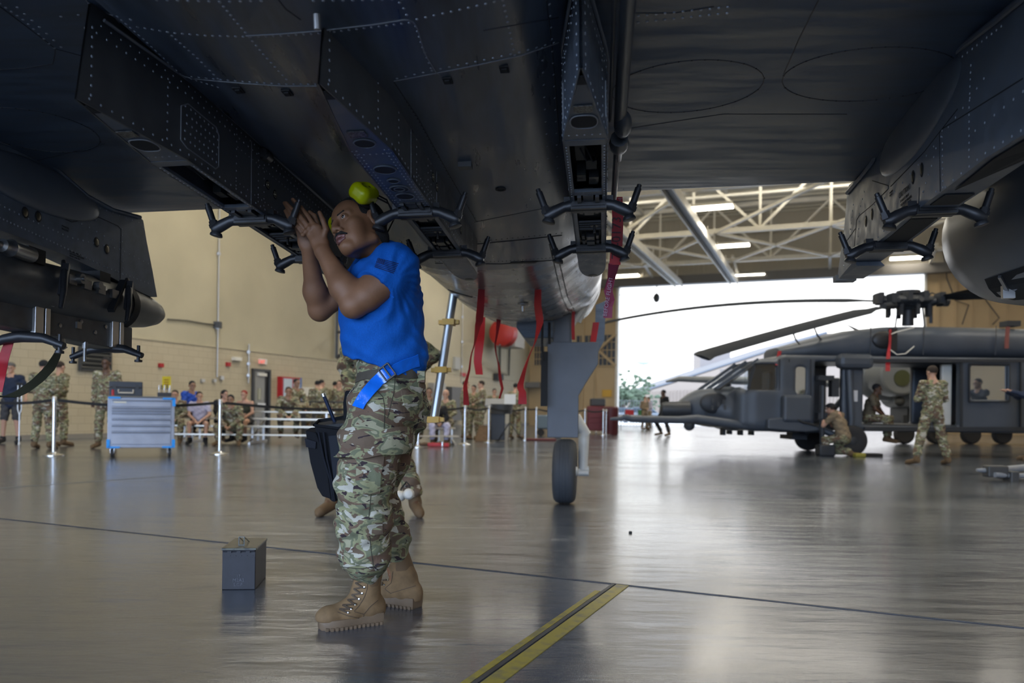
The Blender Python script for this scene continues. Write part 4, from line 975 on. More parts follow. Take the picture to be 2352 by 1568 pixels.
n4 = unit([1, -.114, 0]); o4 = np.array([-1.985, 3.3, 0]); S4 = lambda x, y, d=0: PPL(x, y, o4 + n4 * d, n4)
poly4 = [(-120, 285), (0, 325), (60, 345), (110, 370), (160, 415), (200, 450), (260, 482), (322, 499), (329, 506), (338, 560), (350, 620), (361, 682), (348, 682), (300, 660), (240, 628), (160, 590), (60, 550), (0, 528), (-120, 480)]
p4 = acpart(MB().prism([S4(x, y) for x, y in poly4], -n4 * .125), 'pylon', M_pyl2, smooth=25, bevel=.004); b4 = bvh(p4)
mb = MB().tube([S4(x, y, .006) for x, y in [(-60, 305), (0, 325), (60, 345), (110, 370), (160, 415), (200, 450), (260, 482), (322, 499)]], .010, 8); mb.build('seal_strip', M_ac, p4)
mb = MB(); c = S4(90, 430); t4 = unit(S4(200, 485) - S4(-40, 385)); mb.sphere(c, (.026, .40, .10), 28, 16, (n4, t4, np.cross(n4, t4))); mb.build('fairing_bulge', MATS['fairing_grey'], p4)
mb = MB()
for pts in ([(0, 425), (60, 462), (165, 510), (225, 498)], [(225, 498), (278, 522), (276, 640)], [(225, 498), (218, 468)]): seam(mb, [b4], pts, .003, .0005, 12, .0015)
mb.build('panel_lines', M_dark, p4)
mb = MB()
for pts, st in (([(0, 412), (54, 453), (82, 466), (120, 482), (165, 503), (205, 522), (250, 548), (275, 556)], 19), ([(0, 440), (40, 452)], 10), ([(0, 470), (60, 500), (160, 545), (275, 572), (340, 605)], 12), ([(0, 500), (120, 555), (240, 612), (340, 650)], 9), ([(230, 478), (322, 512), (328, 522)], 14), ([(280, 525), (282, 630)], 14), ([(180, 495), (200, 490), (220, 505)], 12)):
    rivet_row(mb, [b4], pts, st, .0042)
mb.build('rivet_rows', M_riv, p4)
mb = MB(); d2 = MB()
for x, y in ((58, 488), (88, 497), (222, 556), (246, 572)): q = S4(x, y, .0012); mb.sphere(q, (.002, .020, .024), 14, 8, (n4, AF, AU)); d2.sphere(q + n4 * .001, (.003, .014, .017), 10, 6, (n4, AF, AU))
mb.build('bore', M_dark, p4); d2.build('castellated_nut', MATS['brassy_nut'], p4)
text_mesh('MANUAL\nRELEASE', .012, S4(142, 520, .0015), AF, ZU, M_dark, p4, 'stencil', .0003, 'LEFT'); text_mesh('DO NOT INSERT\nGROUND SAFETY PIN\nFROM THIS SIDE', .010, S4(160, 578, .0015), AF, ZU, M_dark, p4, 'stencil', .0003, 'LEFT')
swayat(P(70, 562, 3.62), p4, .95); swayat(P(232, 630, 4.12), p4, .95)
# main wheel fairing under the right wing
mb = MB(); pr = [(-.22, 0), (-.20, .12), (-.1, .24), (.05, .32), (.3, .36), (.9, .36), (1.1, .31), (1.25, .23), (1.35, .13), (1.39, 0)]
cpod = lambda s: A(s, 2.63, .09)
V = MB().lathe(cpod(0), AF, pr, 40); pod = acpart(V, 'main_wheel_fairing', mat('fairing_paint', (.13, .14, .16), .33, var=.1, vs=3), smooth=60)
bp_ = bvh(pod); mb = MB(); c4 = [(2262, 642), (2352, 618), (2380, 640), (2370, 690)]
pts = []
for x, y in ((2262, 640), (2310, 625), (2370, 604), (2400, 640), (2380, 684), (2330, 688), (2290, 680), (2272, 662)):
    p, n_ = hit(bp_, x, y, .003)
    if p is not None: pts.append(p)
if len(pts) > 3: mb.add(pts, [tuple(range(len(pts)))]); mb.build('fairing_opening', M_dark, pod, smooth=0)
mb = MB()
p, n_ = hit(bp_, 2318, 665, .01)
if p is not None: mb.box(p, (.05, .02, .06), (AR, AF, AU)); q, _ = hit(bp_, 2300, 630, .012); mb.bar(p, q, .012); mb.build('hinge_bracket', M_alu, pod, smooth=0)
# leaning pole hanging from the left of the nose section
mb = MB(); a = P(1042, 672, 6.6); b = P(996, 968, 6.6); mb.tube([a, b], .036, 16); sp_ = acpart(mb, 'boarding_pole', mat('pole_metal', (.34, .37, .40), .3, .8))
mb = MB()
for f_ in (.23, .60, .985): c = a + (b - a) * f_; mb.box(c, (.17, .05, .035), (AR, AF, AU)); mb.box(c, (.10, .09, .05), (AR, AF, AU))
mb.build('yellow_collar', mat('yellow_clip', (.62, .36, .02), .4), sp_, smooth=0)
# --------------------------------------------------------------- removable rack hanging below the left pylon
RX = lambda D: -2.05 + .114 * (D - 3.3)
def RK(D, l, zc): return np.array([RX(D), D, CAMZ + zc]) + AR * l
T = thing('bomb_rack', 'grey multiple ejector rack with rounded nose and hanging brackets under the left pylon', 'weapon rack', RK(3.5, 0, .2))
M_rack = paint('rack_paint', (.085, .088, .090), .42, (4, 4, 4), .25, 4)
mb = MB().lathe(RK(2.5, 0, .50), unit(RK(4.36, 0, .50) - RK(2.5, 0, .50)), [(0, .10), (1.1, .115), (1.42, .112), (1.52, .105), (1.70, .085), (1.80, .062), (1.855, .035), (1.865, 0)], 32)
body = mb.build('rack_body', M_rack, T, smooth=50)
mb = MB().lathe(RK(3.93, 0, .50), unit(AF), [(0, .117), (.05, .117), (.05, .114)], 28); mb.bar(RK(3.86, .10, .60), RK(3.72, .13, .44), .03, .02); mb.box(RK(3.75, .03, .60), (.1, .08, .05), (AR, AF, AU)); mb.box(RK(3.3, .03, .615), (.1, .1, .06), (AR, AF, AU)); mb.build('clamp_band', M_dark, T, smooth=30)
mb = MB()
mb.lathe(RK(3.23, .11, .60), -AF, [(0, .03), (.10, .03), (.12, .036), (.14, .026), (.16, .026), (.17, .014), (.22, .014)], 14); mb.lathe(RK(3.50, .115, .55), AR, [(0, .022), (.03, .022), (.03, .010), (.04, .010)], 14); mb.lathe(RK(3.62, .118, .54), AR, [(0, .018), (.03, .018)], 10)
for D in (3.46, 3.56, 3.66, 3.76): mb.box(RK(D, .112, .54 - (D - 3.46) * .06), (.03, .05, .04), (AR, AF, AU))
mb.build('ejector_fittings', M_bolt, T, smooth=30)
mb = MB(); 
for D, s in ((3.40, 1), (3.86, .8)):
    mb.bar(RK(D + .02, .12, .60), RK(D - .03, .14, .46), .03, .02)
    mb.tube([RK(D + .06, .08, .62), RK(D, .13, .56), RK(D - .04, .155, .48), RK(D - .07, .165, .40)], [.010, .015, .013, .009], 10)
mb.build('sway_arm', M_forg, T, smooth=40)
mb = MB()
for D in (3.34, 3.86):
    mb.box(RK(D, .05, .37), (.03, .05, .18), (AR, AF, AU)); mb.box(RK(D, .05, .43), (.06, .14, .02), (AR, AF, AU)); mb.box(RK(D + .05, .06, .37), (.012, .03, .18), (AR, AF, AU))
mb.build('hanger_bracket', M_alu, T, smooth=0, bevel=.003)
lower = MB().box(RK(3.55, .0, .355), (.10, .95, .13), (AR, AF, AU)).build('lower_beam', M_rack, T, smooth=0, bevel=.008)
mb = MB()
for D in (3.32, 3.88):
    mb.tube([RK(D, -.18, .24), RK(D, -.08, .275), RK(D, 0, .285), RK(D, .10, .275), RK(D, .19, .24)], [.014, .02, .026, .02, .014], 10)
    for sg in (-1, 1): mb.lathe(RK(D, sg * .17, .24), AU, [(-.03, .018), (-.02, .018), (-.02, .008), (.05, .008)], 10)
mb.build('sway_brace', M_forg, T, smooth=40)
mb = MB(); mb.lathe(RK(3.50, .04, .29), -AU, [(0, .02), (.03, .022), (.035, .03), (.045, .02), (.05, .012)], 14); mb.lathe(RK(3.66, .045, .29), -AU, [(0, .012), (.03, .012), (.03, .007), (.09, .007)], 10); mb.lathe(RK(3.68, .0, .44), -AU, [(0, .028), (.03, .022), (.06, .025), (.08, .014)], 14); mb.build('adjuster', M_bolt, T)
mb = MB().box(RK(3.6, .055, .36), (.01, .03, .03), (AR, AF, AU))
for D in (3.40, 3.48, 3.62, 3.72, 3.80): mb.lathe(RK(D, .05, .36 + .02 * math.sin(D * 30)), AR, [(0, .010), (.006, .010), (.008, .005)], 8)
mb.build('rack_bolts', M_bolt, T)
# --------------------------------------------------------------- streamers and straps
M_strm = mat('red_streamer', (.40, .012, .02), .6, var=.2, vs=8); M_strap = mat('olive_strap', (.035, .036, .018), .8)
def streamer(name, pts, ws, label, cat='streamer', m=None, D=None, th=.003, txt=None):
    q = [P(x, y, d) for x, y, d in pts]; q = [np.array(v) for v in lerp_poly(q, len(q) * 3)]; wv = []
    for i in range(len(q)):
        t = i / (len(q) - 1) * (len(ws) - 1); j = min(int(t), len(ws) - 2); w, ang = [ws[j][k] * (1 - t + j) + ws[j + 1][k] * (t - j) for k in (0, 1)]
        wv.append(np.array([math.cos(ang), math.sin(ang), 0]) * w)
    o = MB().ribbon(q, wv, th).build(name, m or M_strm, None, smooth=60)
    return tag(o, label, cat)
def surf(x, y):
    for b_ in (bN, bB):
        p, n_ = hit(b_, x, y)
        if p is not None: return p[1]
    return 6.0
d1, d2_, d3 = surf(1106, 664), surf(1236, 664), surf(1146, 735)
streamer('streamer', [(1106, 664, d1), (1104, 700, d1), (1101, 738, d1), (1098, 745, d1), (1090, 790, d1), (1082, 815, d1), (1078, 850, d1), (1068, 886, d1), (1070, 905, d1), (1071, 930, d1)], [(.045, .2), (.055, .4), (.014, 1.3), (.035, 1.2), (.04, .3)], 'red warning streamer hanging from left underside port, thin with crooked tail')
streamer('streamer', [(1105, 728, 6.6), (1103, 770, 6.6), (1100, 800, 6.6), (1097, 830, 6.6), (1101, 860, 6.6)], [(.07, 0), (.075, .3), (.07, -.2), (.06, .2)], 'broad bright red warning streamer hanging straight down between pole and fan heater', m=mat('bright_streamer', (.70, .01, .01), .5))
streamer('streamer', [(1146, 733, d3), (1141, 770, d3), (1137, 790, d3), (1140, 815, d3), (1146, 840, d3), (1149, 870, d3), (1154, 892, d3), (1147, 915, d3)], [(.045, .2), (.02, .8), (.03, 1.3), (.03, .4), (.03, 1)], 'dark red streamer twisted in front of the fan heater')
streamer('streamer', [(1236, 664, d2_), (1235, 700, d2_), (1240, 738, d2_), (1238, 750, d2_), (1228, 790, d2_), (1216, 815, d2_), (1206, 845, d2_), (1194, 888, d2_), (1200, 900, d2_), (1200, 928, d2_)], [(.045, .2), (.060, .4), (.014, 1.3), (.045, .9), (.06, 0)], 'red warning streamer hanging beside nose gear leg with kinked tail')
for pp, nm in (((1106, 664, d1), 1), ((1236, 664, d2_), 2)):
    pass
D8 = 3.55
s8 = MB().ribbon([P(1417, 452, D8), P(1419, 500, D8), P(1417, 560, D8), P(1412, 608, D8)], [np.array([.05, 0, 0])] * 4, .003).build('streamer', M_strm, None, smooth=0)
s8['label'] = 'wide red warning streamer with handwritten numbers right of the right belly pylon'; s8['category'] = 'streamer'
mi = mat('marker_ink', (.05, .005, .01), .6); mw = mat('streamer_white', (.40, .28, .33), .6)
text_mesh('79-0173', .058, P(1425, 596, D8 - .006), ZU, -np.array([1., 0, 0]), mi, s8, 'lettering', .0005, 'LEFT')
text_mesh('T', .03, P(1424, 466, D8 - .006), np.array([1., 0, 0]), ZU, mw, s8, 'lettering', .0005)
s9 = MB().ribbon([P(1410, 606, D8), P(1404, 640, D8 + .1), P(1397, 668, D8 + .1), P(1402, 688, D8 + .1), P(1397, 704, D8 + .1), P(1396, 730, D8 + .1)], [np.array([.05, 0.01, 0]), np.array([.035, .02, 0]), np.array([.04, 0, 0.0]), np.array([.04, .01, 0]), np.array([.04, 0, 0]), np.array([.04, 0, 0])], .003).build('streamer', mat('purple_red_streamer', (.26, .03, .07), .6), None, smooth=0)
s9['label'] = 'purple red streamer lettered BEFORE FLIGHT hanging below the wide red one'; s9['category'] = 'streamer'
text_mesh('BEFORE FLIGHT', .026, P(1393, 727, D8 + .085), np.array([.15, 0, 1]), np.array([-1, 0, .15]), mw, s9, 'lettering', .0005, 'LEFT')
streamer('streamer', [(1369, 740, 7.6), (1366, 760, 7.6), (1362, 785, 7.6)], [(.06, 0), (.06, .3)], 'short dark red streamer above the gear door on its right side')
streamer('streamer', [(1317, 715, 7.3), (1316, 750, 7.3), (1317, 780, 7.3)], [(.03, 0), (.03, .3)], 'narrow red streamer behind the gear leg above the gear door')
streamer('streamer', [(26, 772, 3.35), (16, 800, 3.35), (6, 830, 3.35), (-3, 870, 3.3), (-10, 900, 3.3)], [(.035, .1), (.045, .2), (.05, .2)], 'dark red streamer hanging from the bomb rack at the left edge')
streamer('tie_down_strap', [(140, 790, 3.5), (130, 818, 3.45), (112, 848, 3.45), (85, 875, 3.4), (50, 900, 3.35), (22, 912, 3.3), (-20, 908, 3.25)], [(.02, 1.2), (.05, 1.0), (.055, .9), (.055, .5)], 'dark olive webbing strap looping down from the bomb rack', 'strap', M_strap)
# ================================================================== THE AIRMAN
M_skin = mat('brown_skin', (.235, .112, .056), .55, var=.12, vs=12, bump=.0004, bs=220); M_shirt = mat('royal_blue_jersey', (.006, .105, .46), .85, var=.10, vs=300, bump=.009, bs=15, stretch=(1, 1, .5), spec=.2)
M_camo = camo_mat('camouflage_cloth', 1.0, 1.0, 1.0); M_hair = mat('black_hair', (.008, .007, .007), .85, bump=.003, bs=260); M_lip = mat('lip', (.19, .075, .065), .4)
M_eye = mat('eye_white', (.62, .58, .54), .15); M_iris = mat('iris', (.015, .008, .006), .08); M_boot = mat('coyote_suede', (.20, .122, .056), .85, var=.15, vs=25, bump=.0006, bs=300); M_sole = mat('tan_sole', (.17, .115, .07), .6, var=.1, vs=20)
M_bootfab = mat('coyote_nylon', (.145, .088, .042), .8, bump=.0015, bs=40); M_lace = mat('brown_lace', (.075, .050, .030), .8)
M_muff = mat('lime_plastic', (.60, .66, .0), .32); M_bag = mat('black_nylon', (.0065, .007, .009), .9, spec=.25, bump=.0012, bs=70); M_nail = mat('nail', (.36, .20, .15), .3)
Fh = unit([-.69, -.71, .09]); Lh = np.array([.66, -.58, .47]); Lh = unit(Lh - Fh * np.dot(Fh, Lh)); Uh = np.cross(Fh, Lh); HS = 1.10
Oh = P(779, 512, 3.0) - Fh * .083 * HS
HA = (Fh, Lh, Uh)
def hd(f, l, u): return Oh + (Fh * f + Lh * l + Uh * u) * HS
def he(f, l, u, r, k=.02): return ell(hd(f, l, u), np.array(r) * HS, k, HA)
def hc(a, b, ra, rb=None, k=.015): return cap(hd(*a), hd(*b), ra * HS, None if rb is None else rb * HS, k)
head = [he(-.012, 0, .036, (.096, .077, .084)), he(.030, 0, -.024, (.057, .053, .074), .03), he(.048, 0, .04, (.038, .055, .04), .03)]
for s in (-1, 1):
    head += [hc((.066, s * .012, -.104), (-.008, s * .046, -.070), .018, .018, .02), he(.052, s * .042, -.024, (.026, .022, .020), .025), hc((.084, s * .012, .018), (.070, s * .044, .016), .009, .010, .014),
             he(.050, s * .033, -.062, (.026, .020, .034), .03)]
head += [hc((.088, 0, .008), (.106, 0, -.034), .0085, .0125, .010), he(.106, 0, -.038, (.0125, .0125, .0105), .008), he(.098, .014, -.041, (.011, .009, .009), .006), he(.098, -.014, -.041, (.011, .009, .009), .006),
         he(.080, 0, -.100, (.020, .022, .017), .018), he(.080, 0, -.066, (.018, .030, .020), .018)]
for s in (-1, 1): head += [cut(he(.097, s * .032, .001, (.017, .018, .012), .012)), he(.080, s * .031, .001, (.0125, .0155, .0128), .004), cut(he(.094, s * .0315, .000, (.012, .0125, .0046), .002)), cut(he(.1045, s * .0075, -.0475, (.006, .0042, .004), .002)),
                           he(-.004, s * .079, -.006, (.018, .008, .031), .008), cut(he(.000, s * .0865, -.003, (.009, .005, .017), .004)), hc((-.012, s * .085, .014), (.006, s * .083, .018), .0045, .004, .004)]
head += [cut(hc((.1, -.020, -.0745), (.1, .020, -.0745), .0022, None, .003))]
neck = [cap(hd(-.040, .000, -.055), P(880, 602, 3.17), .050, .060, .03)]
SHL = P(908, 612, 3.06); ELB = P(813, 700, 2.98); WRL = P(741, 578, 3.05); SHR = P(862, 615, 3.36); ELR = P(734, 712, 3.30); WRR = P(709, 570, 3.16)
arms = [cap(SHL, ELB, .066, .047, .02), cap(P(880, 650, 3.01), P(845, 680, 2.99), .060, .055, .03), cap(ELB, P(790, 660, 3.0), .045, .051, .02), cap(P(790, 660, 3.0), WRL, .050, .029, .03), cap(ELB + [0, .01, .0], ELB + [-.012, .0, -.008], .040, .036, .02),
        cap(SHR, ELR, .060, .044, .02), cap(ELR, P(724, 670, 3.26), .043, .044, .02), cap(P(724, 670, 3.26), WRR, .044, .028, .03)]
dB = hd(0, 0, 0)
def finger(pts, r0=.0092, r1=.0068, k=.0035):
    out = []; n = len(pts) - 1
    for i in range(n): out.append(cap(pts[i], pts[i + 1], r0 + (r1 - r0) * i / n, r0 + (r1 - r0) * (i + 1) / n, k))
    return out
# near (left) hand, back of the hand towards the camera
hn = [cap(WRL, P(731, 556, 3.062), .027, .026, .015, (np.array([0, 1., 0]), .72)), cap(P(735, 562, 3.06), P(706, 528, 3.075), .026, .016, .012, (np.array([0, 1., 0]), .62)), cap(P(738, 560, 3.06), P(722, 520, 3.07), .024, .017, .012, (np.array([0, 1., 0]), .6)), cap(P(742, 556, 3.058), P(732, 524, 3.065), .018, .014, .012)]
hn += finger([P(722, 518, 3.07), P(706, 494, 3.078), P(692, 477, 3.085), P(673, 458, 3.092)], .0098, .0072)
hn += finger([P(712, 524, 3.072), P(698, 507, 3.074), P(690, 497, 3.076), P(683, 489, 3.080)], .0098, .0078)
hn += finger([P(704, 532, 3.074), P(690, 515, 3.070), P(683, 505, 3.072), P(677, 497, 3.078)], .0092, .0074)
hn += finger([P(697, 540, 3.076), P(686, 525, 3.072), P(680, 517, 3.073), P(674, 509, 3.078)], .0082, .0066)
hn += finger([P(742, 548, 3.056), P(749, 527, 3.05), P(742, 506, 3.05), P(734, 488, 3.054)], .0125, .0082, .006)
for q in ((722, 519), (711, 523), (703, 531), (696, 539)): hn.append(ell(P(q[0], q[1], 3.062), (.009, .008, .009), .006))
# far (right) hand, palm towards the near one
hf = [cap(WRR, P(700, 556, 3.15), .026, .025, .012, (np.array([0, 1., 0]), .75)), cap(P(703, 558, 3.148), P(688, 520, 3.128), .027, .020, .012, (np.array([0, 1., 0]), .6)), cap(P(712, 552, 3.145), P(708, 515, 3.125), .024, .018, .012, (np.array([0, 1., 0]), .6))]
hf += finger([P(704, 508, 3.125), P(694, 488, 3.125), P(684, 472, 3.128), P(672, 458, 3.13)], .0095, .0072)
hf += finger([P(695, 512, 3.125), P(680, 492, 3.125), P(668, 478, 3.128), P(657, 466, 3.13)], .0098, .0074)
hf += finger([P(688, 516, 3.127), P(674, 498, 3.128), P(664, 484, 3.13), P(653, 466, 3.135)], .0092, .0070)
hf += finger([P(682, 524, 3.13), P(670, 508, 3.13), P(661, 496, 3.132), P(655, 484, 3.135)], .0082, .0064)
hf += finger([P(722, 535, 3.14), P(728, 512, 3.125), P(722, 496, 3.12), P(711, 487, 3.12)], .0120, .0080, .006)
core = [cap(P(882, 640, 3.2), P(884, 850, 3.2), .105, .10, .05), cap(P(900, 615, 3.12), P(862, 618, 3.32), .07, .065, .05), cap(P(885, 900, 3.12), P(848, 1110, 3.05), .085, .055, .05), cap(P(848, 1110, 3.05), P(842, 1370, 3.16), .045, .024, .03), cap(P(900, 900, 3.3), P(870, 1130, 3.42), .085, .055, .05), cap(P(870, 1130, 3.42), P(912, 1350, 3.46), .045, .024, .03), cap(P(842, 1370, 3.16), P(790, 1428, 3.12), .024, .02, .02), cap(P(912, 1350, 3.46), P(880, 1370, 3.50), .024, .02, .02)]
foot = PZ(840, 1440, 0)
HERO = thing('person', 'person in royal blue t-shirt reaching up to the pylon, lime ear muffs pushed up', 'person', foot)
body = sdf_obj('body', head + neck + arms + hn + hf + core, .0032, M_skin, HERO, relax=1)
# eyes
mb = MB(); ir = MB(); pu = MB()
gz = unit(Fh * .90 + Lh * .40 + Uh * .12)
for s in (-1, 1):
    c = hd(.0795, s * .0315, .0005); mb.sphere(c, .0117 * HS, 20, 14); ir.sphere(c + unit(Fh * .93 + Lh * (.18) - Uh * .02) * .0075 * HS, .0062 * HS, 16, 10)
eb = mb.build('eye', M_eye, HERO); ir.build('iris', M_iris, eb)
o = sdf_obj('lips', [hc((.092, -.022, -.0715), (.100, -.005, -.0675), .0040, .0062, .006), hc((.100, -.005, -.0675), (.100, .005, -.0675), .0062, .0062, .006), hc((.100, .005, -.0675), (.092, .022, -.0715), .0062, .0040, .006), hc((.091, -.018, -.080), (.098, 0, -.0835), .0045, .0076, .006), hc((.098, 0, -.0835), (.091, .018, -.080), .0076, .0045, .006), cut(hc((.11, -.026, -.0745), (.11, .026, -.0745), .0016, None, .002)), cut(rbox(hd(.108, 0, -.0752), (.012, .03, .0008), 0, .002, HA))], .0015, M_lip, HERO)
hairp = []
for s in (-1, 1):
    hairp += [hc((.0935, s * .014, .019), (.084, s * .036, .0235), .0030, .0034, .003), hc((.084, s * .036, .0235), (.072, s * .048, .017), .0034, .0022, .003)]
sdf_obj('eyebrows', hairp, .0013, M_hair, HERO)
sdf_obj('moustache', [hc((.1035, 0, -.0575), (.098, .017, -.0585), .0056, .0052, .004), hc((.098, .017, -.0585), (.088, .030, -.069), .0052, .0030, .004), hc((.1035, 0, -.0575), (.098, -.017, -.0585), .0056, .0052, .004), hc((.098, -.017, -.0585), (.088, -.030, -.069), .0052, .0030, .004)], .0014, M_hair, HERO)
sdf_obj('hair', [he(-.014, 0, .040, (.099, .0805, .088), .01), he(-.055, 0, -.03, (.05, .062, .06), .02), cut(ell(hd(.115, 0, -.045), np.array((.098, .16, .115)) * HS, .012, HA)), cut(rbox(hd(.05, 0, -.085), np.array((.07, .2, .09)) * HS, 0, .012, HA)), cut(rbox(hd(.0, 0, -.135), np.array((.2, .2, .06)) * HS, 0, .012, HA)), cut(he(-.002, .082, -.006, (.022, .02, .036), .004)), cut(he(-.002, -.082, -.006, (.022, .02, .036), .004))], .0026, M_hair, HERO, disp=lambda X: .0012 * np.sin(X[:, 0] * 900) * np.sin(X[:, 1] * 870) * np.sin(X[:, 2] * 930))
mb = MB()
for tip, prev in (((734, 488, 3.054), (742, 506, 3.05)), ((683, 489, 3.080), (690, 497, 3.076)), ((677, 497, 3.078), (683, 505, 3.072)), ((674, 509, 3.078), (680, 517, 3.073))):
    a, b = P(*tip), P(*prev); t = unit(a - b); mb.sphere(a + np.array([0, -.0055, 0]) - t * .003, (.0058, .0022, .0046), 12, 8, (t, np.array([0, 1., 0]), np.cross(t, [0, 1., 0])))
mb.build('fingernails', M_nail, HERO)
# ear muffs pushed up off the ears
MUFF = thing('ear_muffs', 'lime yellow ear muffs worn pushed up on the head of the person in blue', 'ear protection', hd(0, 0, .12))
for s in (-1, 1):
    c = hd(.028, .087, .070) if s > 0 else hd(-.018, -.086, .098); ax = unit(Lh * s + Uh * .35); e1 = unit(Fh - ax * np.dot(ax, Fh)); e1 = unit(e1 * .86 + np.cross(ax, e1) * (.5 if s > 0 else -.5)); e2 = np.cross(ax, e1); AXm = (e1, e2, ax)
    cup = sdf_obj('ear_cup', [rbox(c + ax * .012, np.array((.027, .013, .005)), .031, .01, AXm), cut(ell(c + ax * .050, (.036, .022, .010), .003, AXm)), ell(c + ax * .033, (.034, .020, .008), .003, AXm)], .0022, M_muff, MUFF)
    MB().lathe(c - ax * .022, ax, [(0, .044), (.003, .050), (.010, .052), (.013, .048)], 32, sx=1.0, hint=e2).build('ear_cushion', M_black, cup)
    mb = MB(); bvv = c + e2 * (-.034) * 1; mb.prism([c + e1 * -.012 - e2 * .034 + ax * .006, c + e1 * .016 - e2 * .036 + ax * .004, c + e1 * .002 - e2 * .020 + ax * .034], -e2 * .012 * np.sign(1)); mb.build('pivot', M_black, cup)
    mb2 = MB(); mb2.lathe(c - e2 * .049 + e1 * .004 + ax * .008, -e2, [(0, .006), (.003, .006), (.004, 0)], 14); mb2.build('pivot_button', M_muff, cup)
    for k, (dx, dy) in enumerate(((-.010, 0), (.014, -.002))):
        text_mesh('||||' if k else '|||', .010, c + ax * .0425 + e1 * dx + e2 * dy, e2, -e1, mat('dark_print', (.05, .06, .01), .5), cup, 'print', .0003)
mb = MB()
pa, pb = hd(.000, .105, .085), hd(.000, -.105, .085)
mb.tube([pa, hd(-.06, .108, .070), hd(-.105, .075, .055), hd(-.125, 0, .048), hd(-.105, -.075, .055), hd(-.06, -.108, .070), pb], .0032, 8); mb.tube([hd(.01, .112, .062), hd(-.055, .116, .045), hd(-.105, .085, .03), hd(-.128, 0, .025), hd(-.105, -.085, .03), hd(-.055, -.116, .045), hd(.01, -.112, .062)], .0032, 8); mb.build('neckband', M_black, MUFF)
# shirt
def folds(X):
    w_ = 1.8 * np.sin(X[:, 2] * 11 + X[:, 0] * 17 + X[:, 1] * 8); a = X[:, 0] + .44; b = X[:, 2] - 1.33; return .0055 * (np.abs(np.sin(X[:, 0] * 21 + X[:, 2] * 42 + w_)) ** 1.6 - .5) * np.clip((1.28 - X[:, 2]) * 4, .12, 1) + .0035 * np.sin(17 * np.arctan2(b, a + 1e-6) + w_) * np.exp(-((a * a + b * b) / .02)) * (1 - np.exp(-((a * a + b * b) / .004))) + .0022 * np.sin(X[:, 0] * 75 - X[:, 2] * 48 + w_)
CF = P(868, 655, 3.0)
tors = [cap(P(884, 640, 3.2), P(876, 700, 3.2), .138, .156, .06, (np.array([0, 1., 0]), 1.25)), cap(P(876, 700, 3.2), P(878, 770, 3.2), .156, .156, .05, (np.array([0, 1., 0]), 1.15)), cap(P(878, 770, 3.2), P(888, 832, 3.2), .152, .147, .05, (np.array([0, 1., 0]), 1.1)), cap(P(866, 850, 3.17), P(930, 815, 3.18), .088, .085, .05),
        cap(P(905, 622, 3.08), P(862, 618, 3.34), .085, .08, .06), ell(P(936, 815, 3.2), (.062, .12, .045), .03), cap(P(870, 597, 3.17), P(893, 593, 3.14), .062, .062, .03)]
slv = [cap(P(906, 612, 3.05), P(884, 640, 3.02), .083, .080, .03), cap(P(884, 640, 3.02), P(860, 664, 3.0), .079, .074, .02), cap(SHR, P(820, 655, 3.34), .078, .07, .03)]
axs = unit(P(845, 680, 2.99) - P(893, 628, 3.03)); hc0 = P(868, 654, 3.0)
cutcuff = cut(rbox(hc0 + axs * .10, (.098, .13, .13), 0, .003, (axs, unit(np.cross(axs, [0, 1., 0])), unit(np.cross(axs, np.cross(axs, [0, 1., 0]))))))
hn1 = unit(np.array([-.315, 0, -1.])); hp = (P(815, 870, 3.2) + P(957, 826, 3.2)) / 2 + np.array([0, 0, .0])
cuthem = cut(rbox(hp + hn1 * .12, (.12, .4, .4), 0, .004, (hn1, np.array([0, 1., 0]), np.cross(hn1, [0, 1., 0]))))
nax = unit(hd(-.018, 0, -.07) - P(882, 604, 3.17)); cutneck = cut(cap(P(872, 584, 3.15), P(872, 584, 3.15) + nax * .2, .062, .062, .006)); cutnf = cut(cap(P(845, 602, 3.12), P(835, 570, 3.1), .045, .05, .02))
shirt = sdf_obj('t_shirt', slv[:2] + [cutcuff] + tors + slv[2:] + [cuthem, cutneck, cutnf], .0042, M_shirt, HERO, disp=folds, relax=1)
bs = bvh(shirt)
mb = MB(); seam(mb, [bs], [(829, 641), (842, 643), (858, 649), (876, 659), (893, 672), (903, 684)], .012, .0015, 5, .002)
mb.build('sleeve_cuff', M_shirt, shirt)
M_flag = mat('navy_print', (.002, .012, .075), .85)
mb = MB(); A_ = [(868, 592), (916, 605), (904, 628), (860, 613)]
def fb(u, v):
    a = np.array(A_, float); return (a[0] * (1 - u) + a[1] * u) * (1 - v) + (a[3] * (1 - u) + a[2] * u) * v
for k in range(7):
    v0, v1 = (2 * k) / 13, (2 * k + 1) / 13; u0 = .42 if k < 4 else 0
    patch(mb, bs, [fb(u0, v0), fb(1, v0), fb(1, v1), fb(u0, v1)], 10, 1, .0012, .0012)
patch(mb, bs, [fb(0, 0), fb(.40, 0), fb(.40, 7 / 13), fb(0, 7 / 13)], 5, 4, .0010, .0010)
mb.build('flag_print', M_flag, shirt, smooth=0)
mb = MB()
for r_ in range(4):
    for c_ in range(5):
        q = fb(.04 + c_ * .08 + (.02 if r_ % 2 else 0), .06 + r_ * .13); p, n_ = hit(bs, q[0], q[1], .0014)
        if p is not None: mb.lathe(p, n_, [(0, .0016), (.0004, .0016)], 5)
mb.build('flag_stars', M_shirt, shirt, smooth=0)
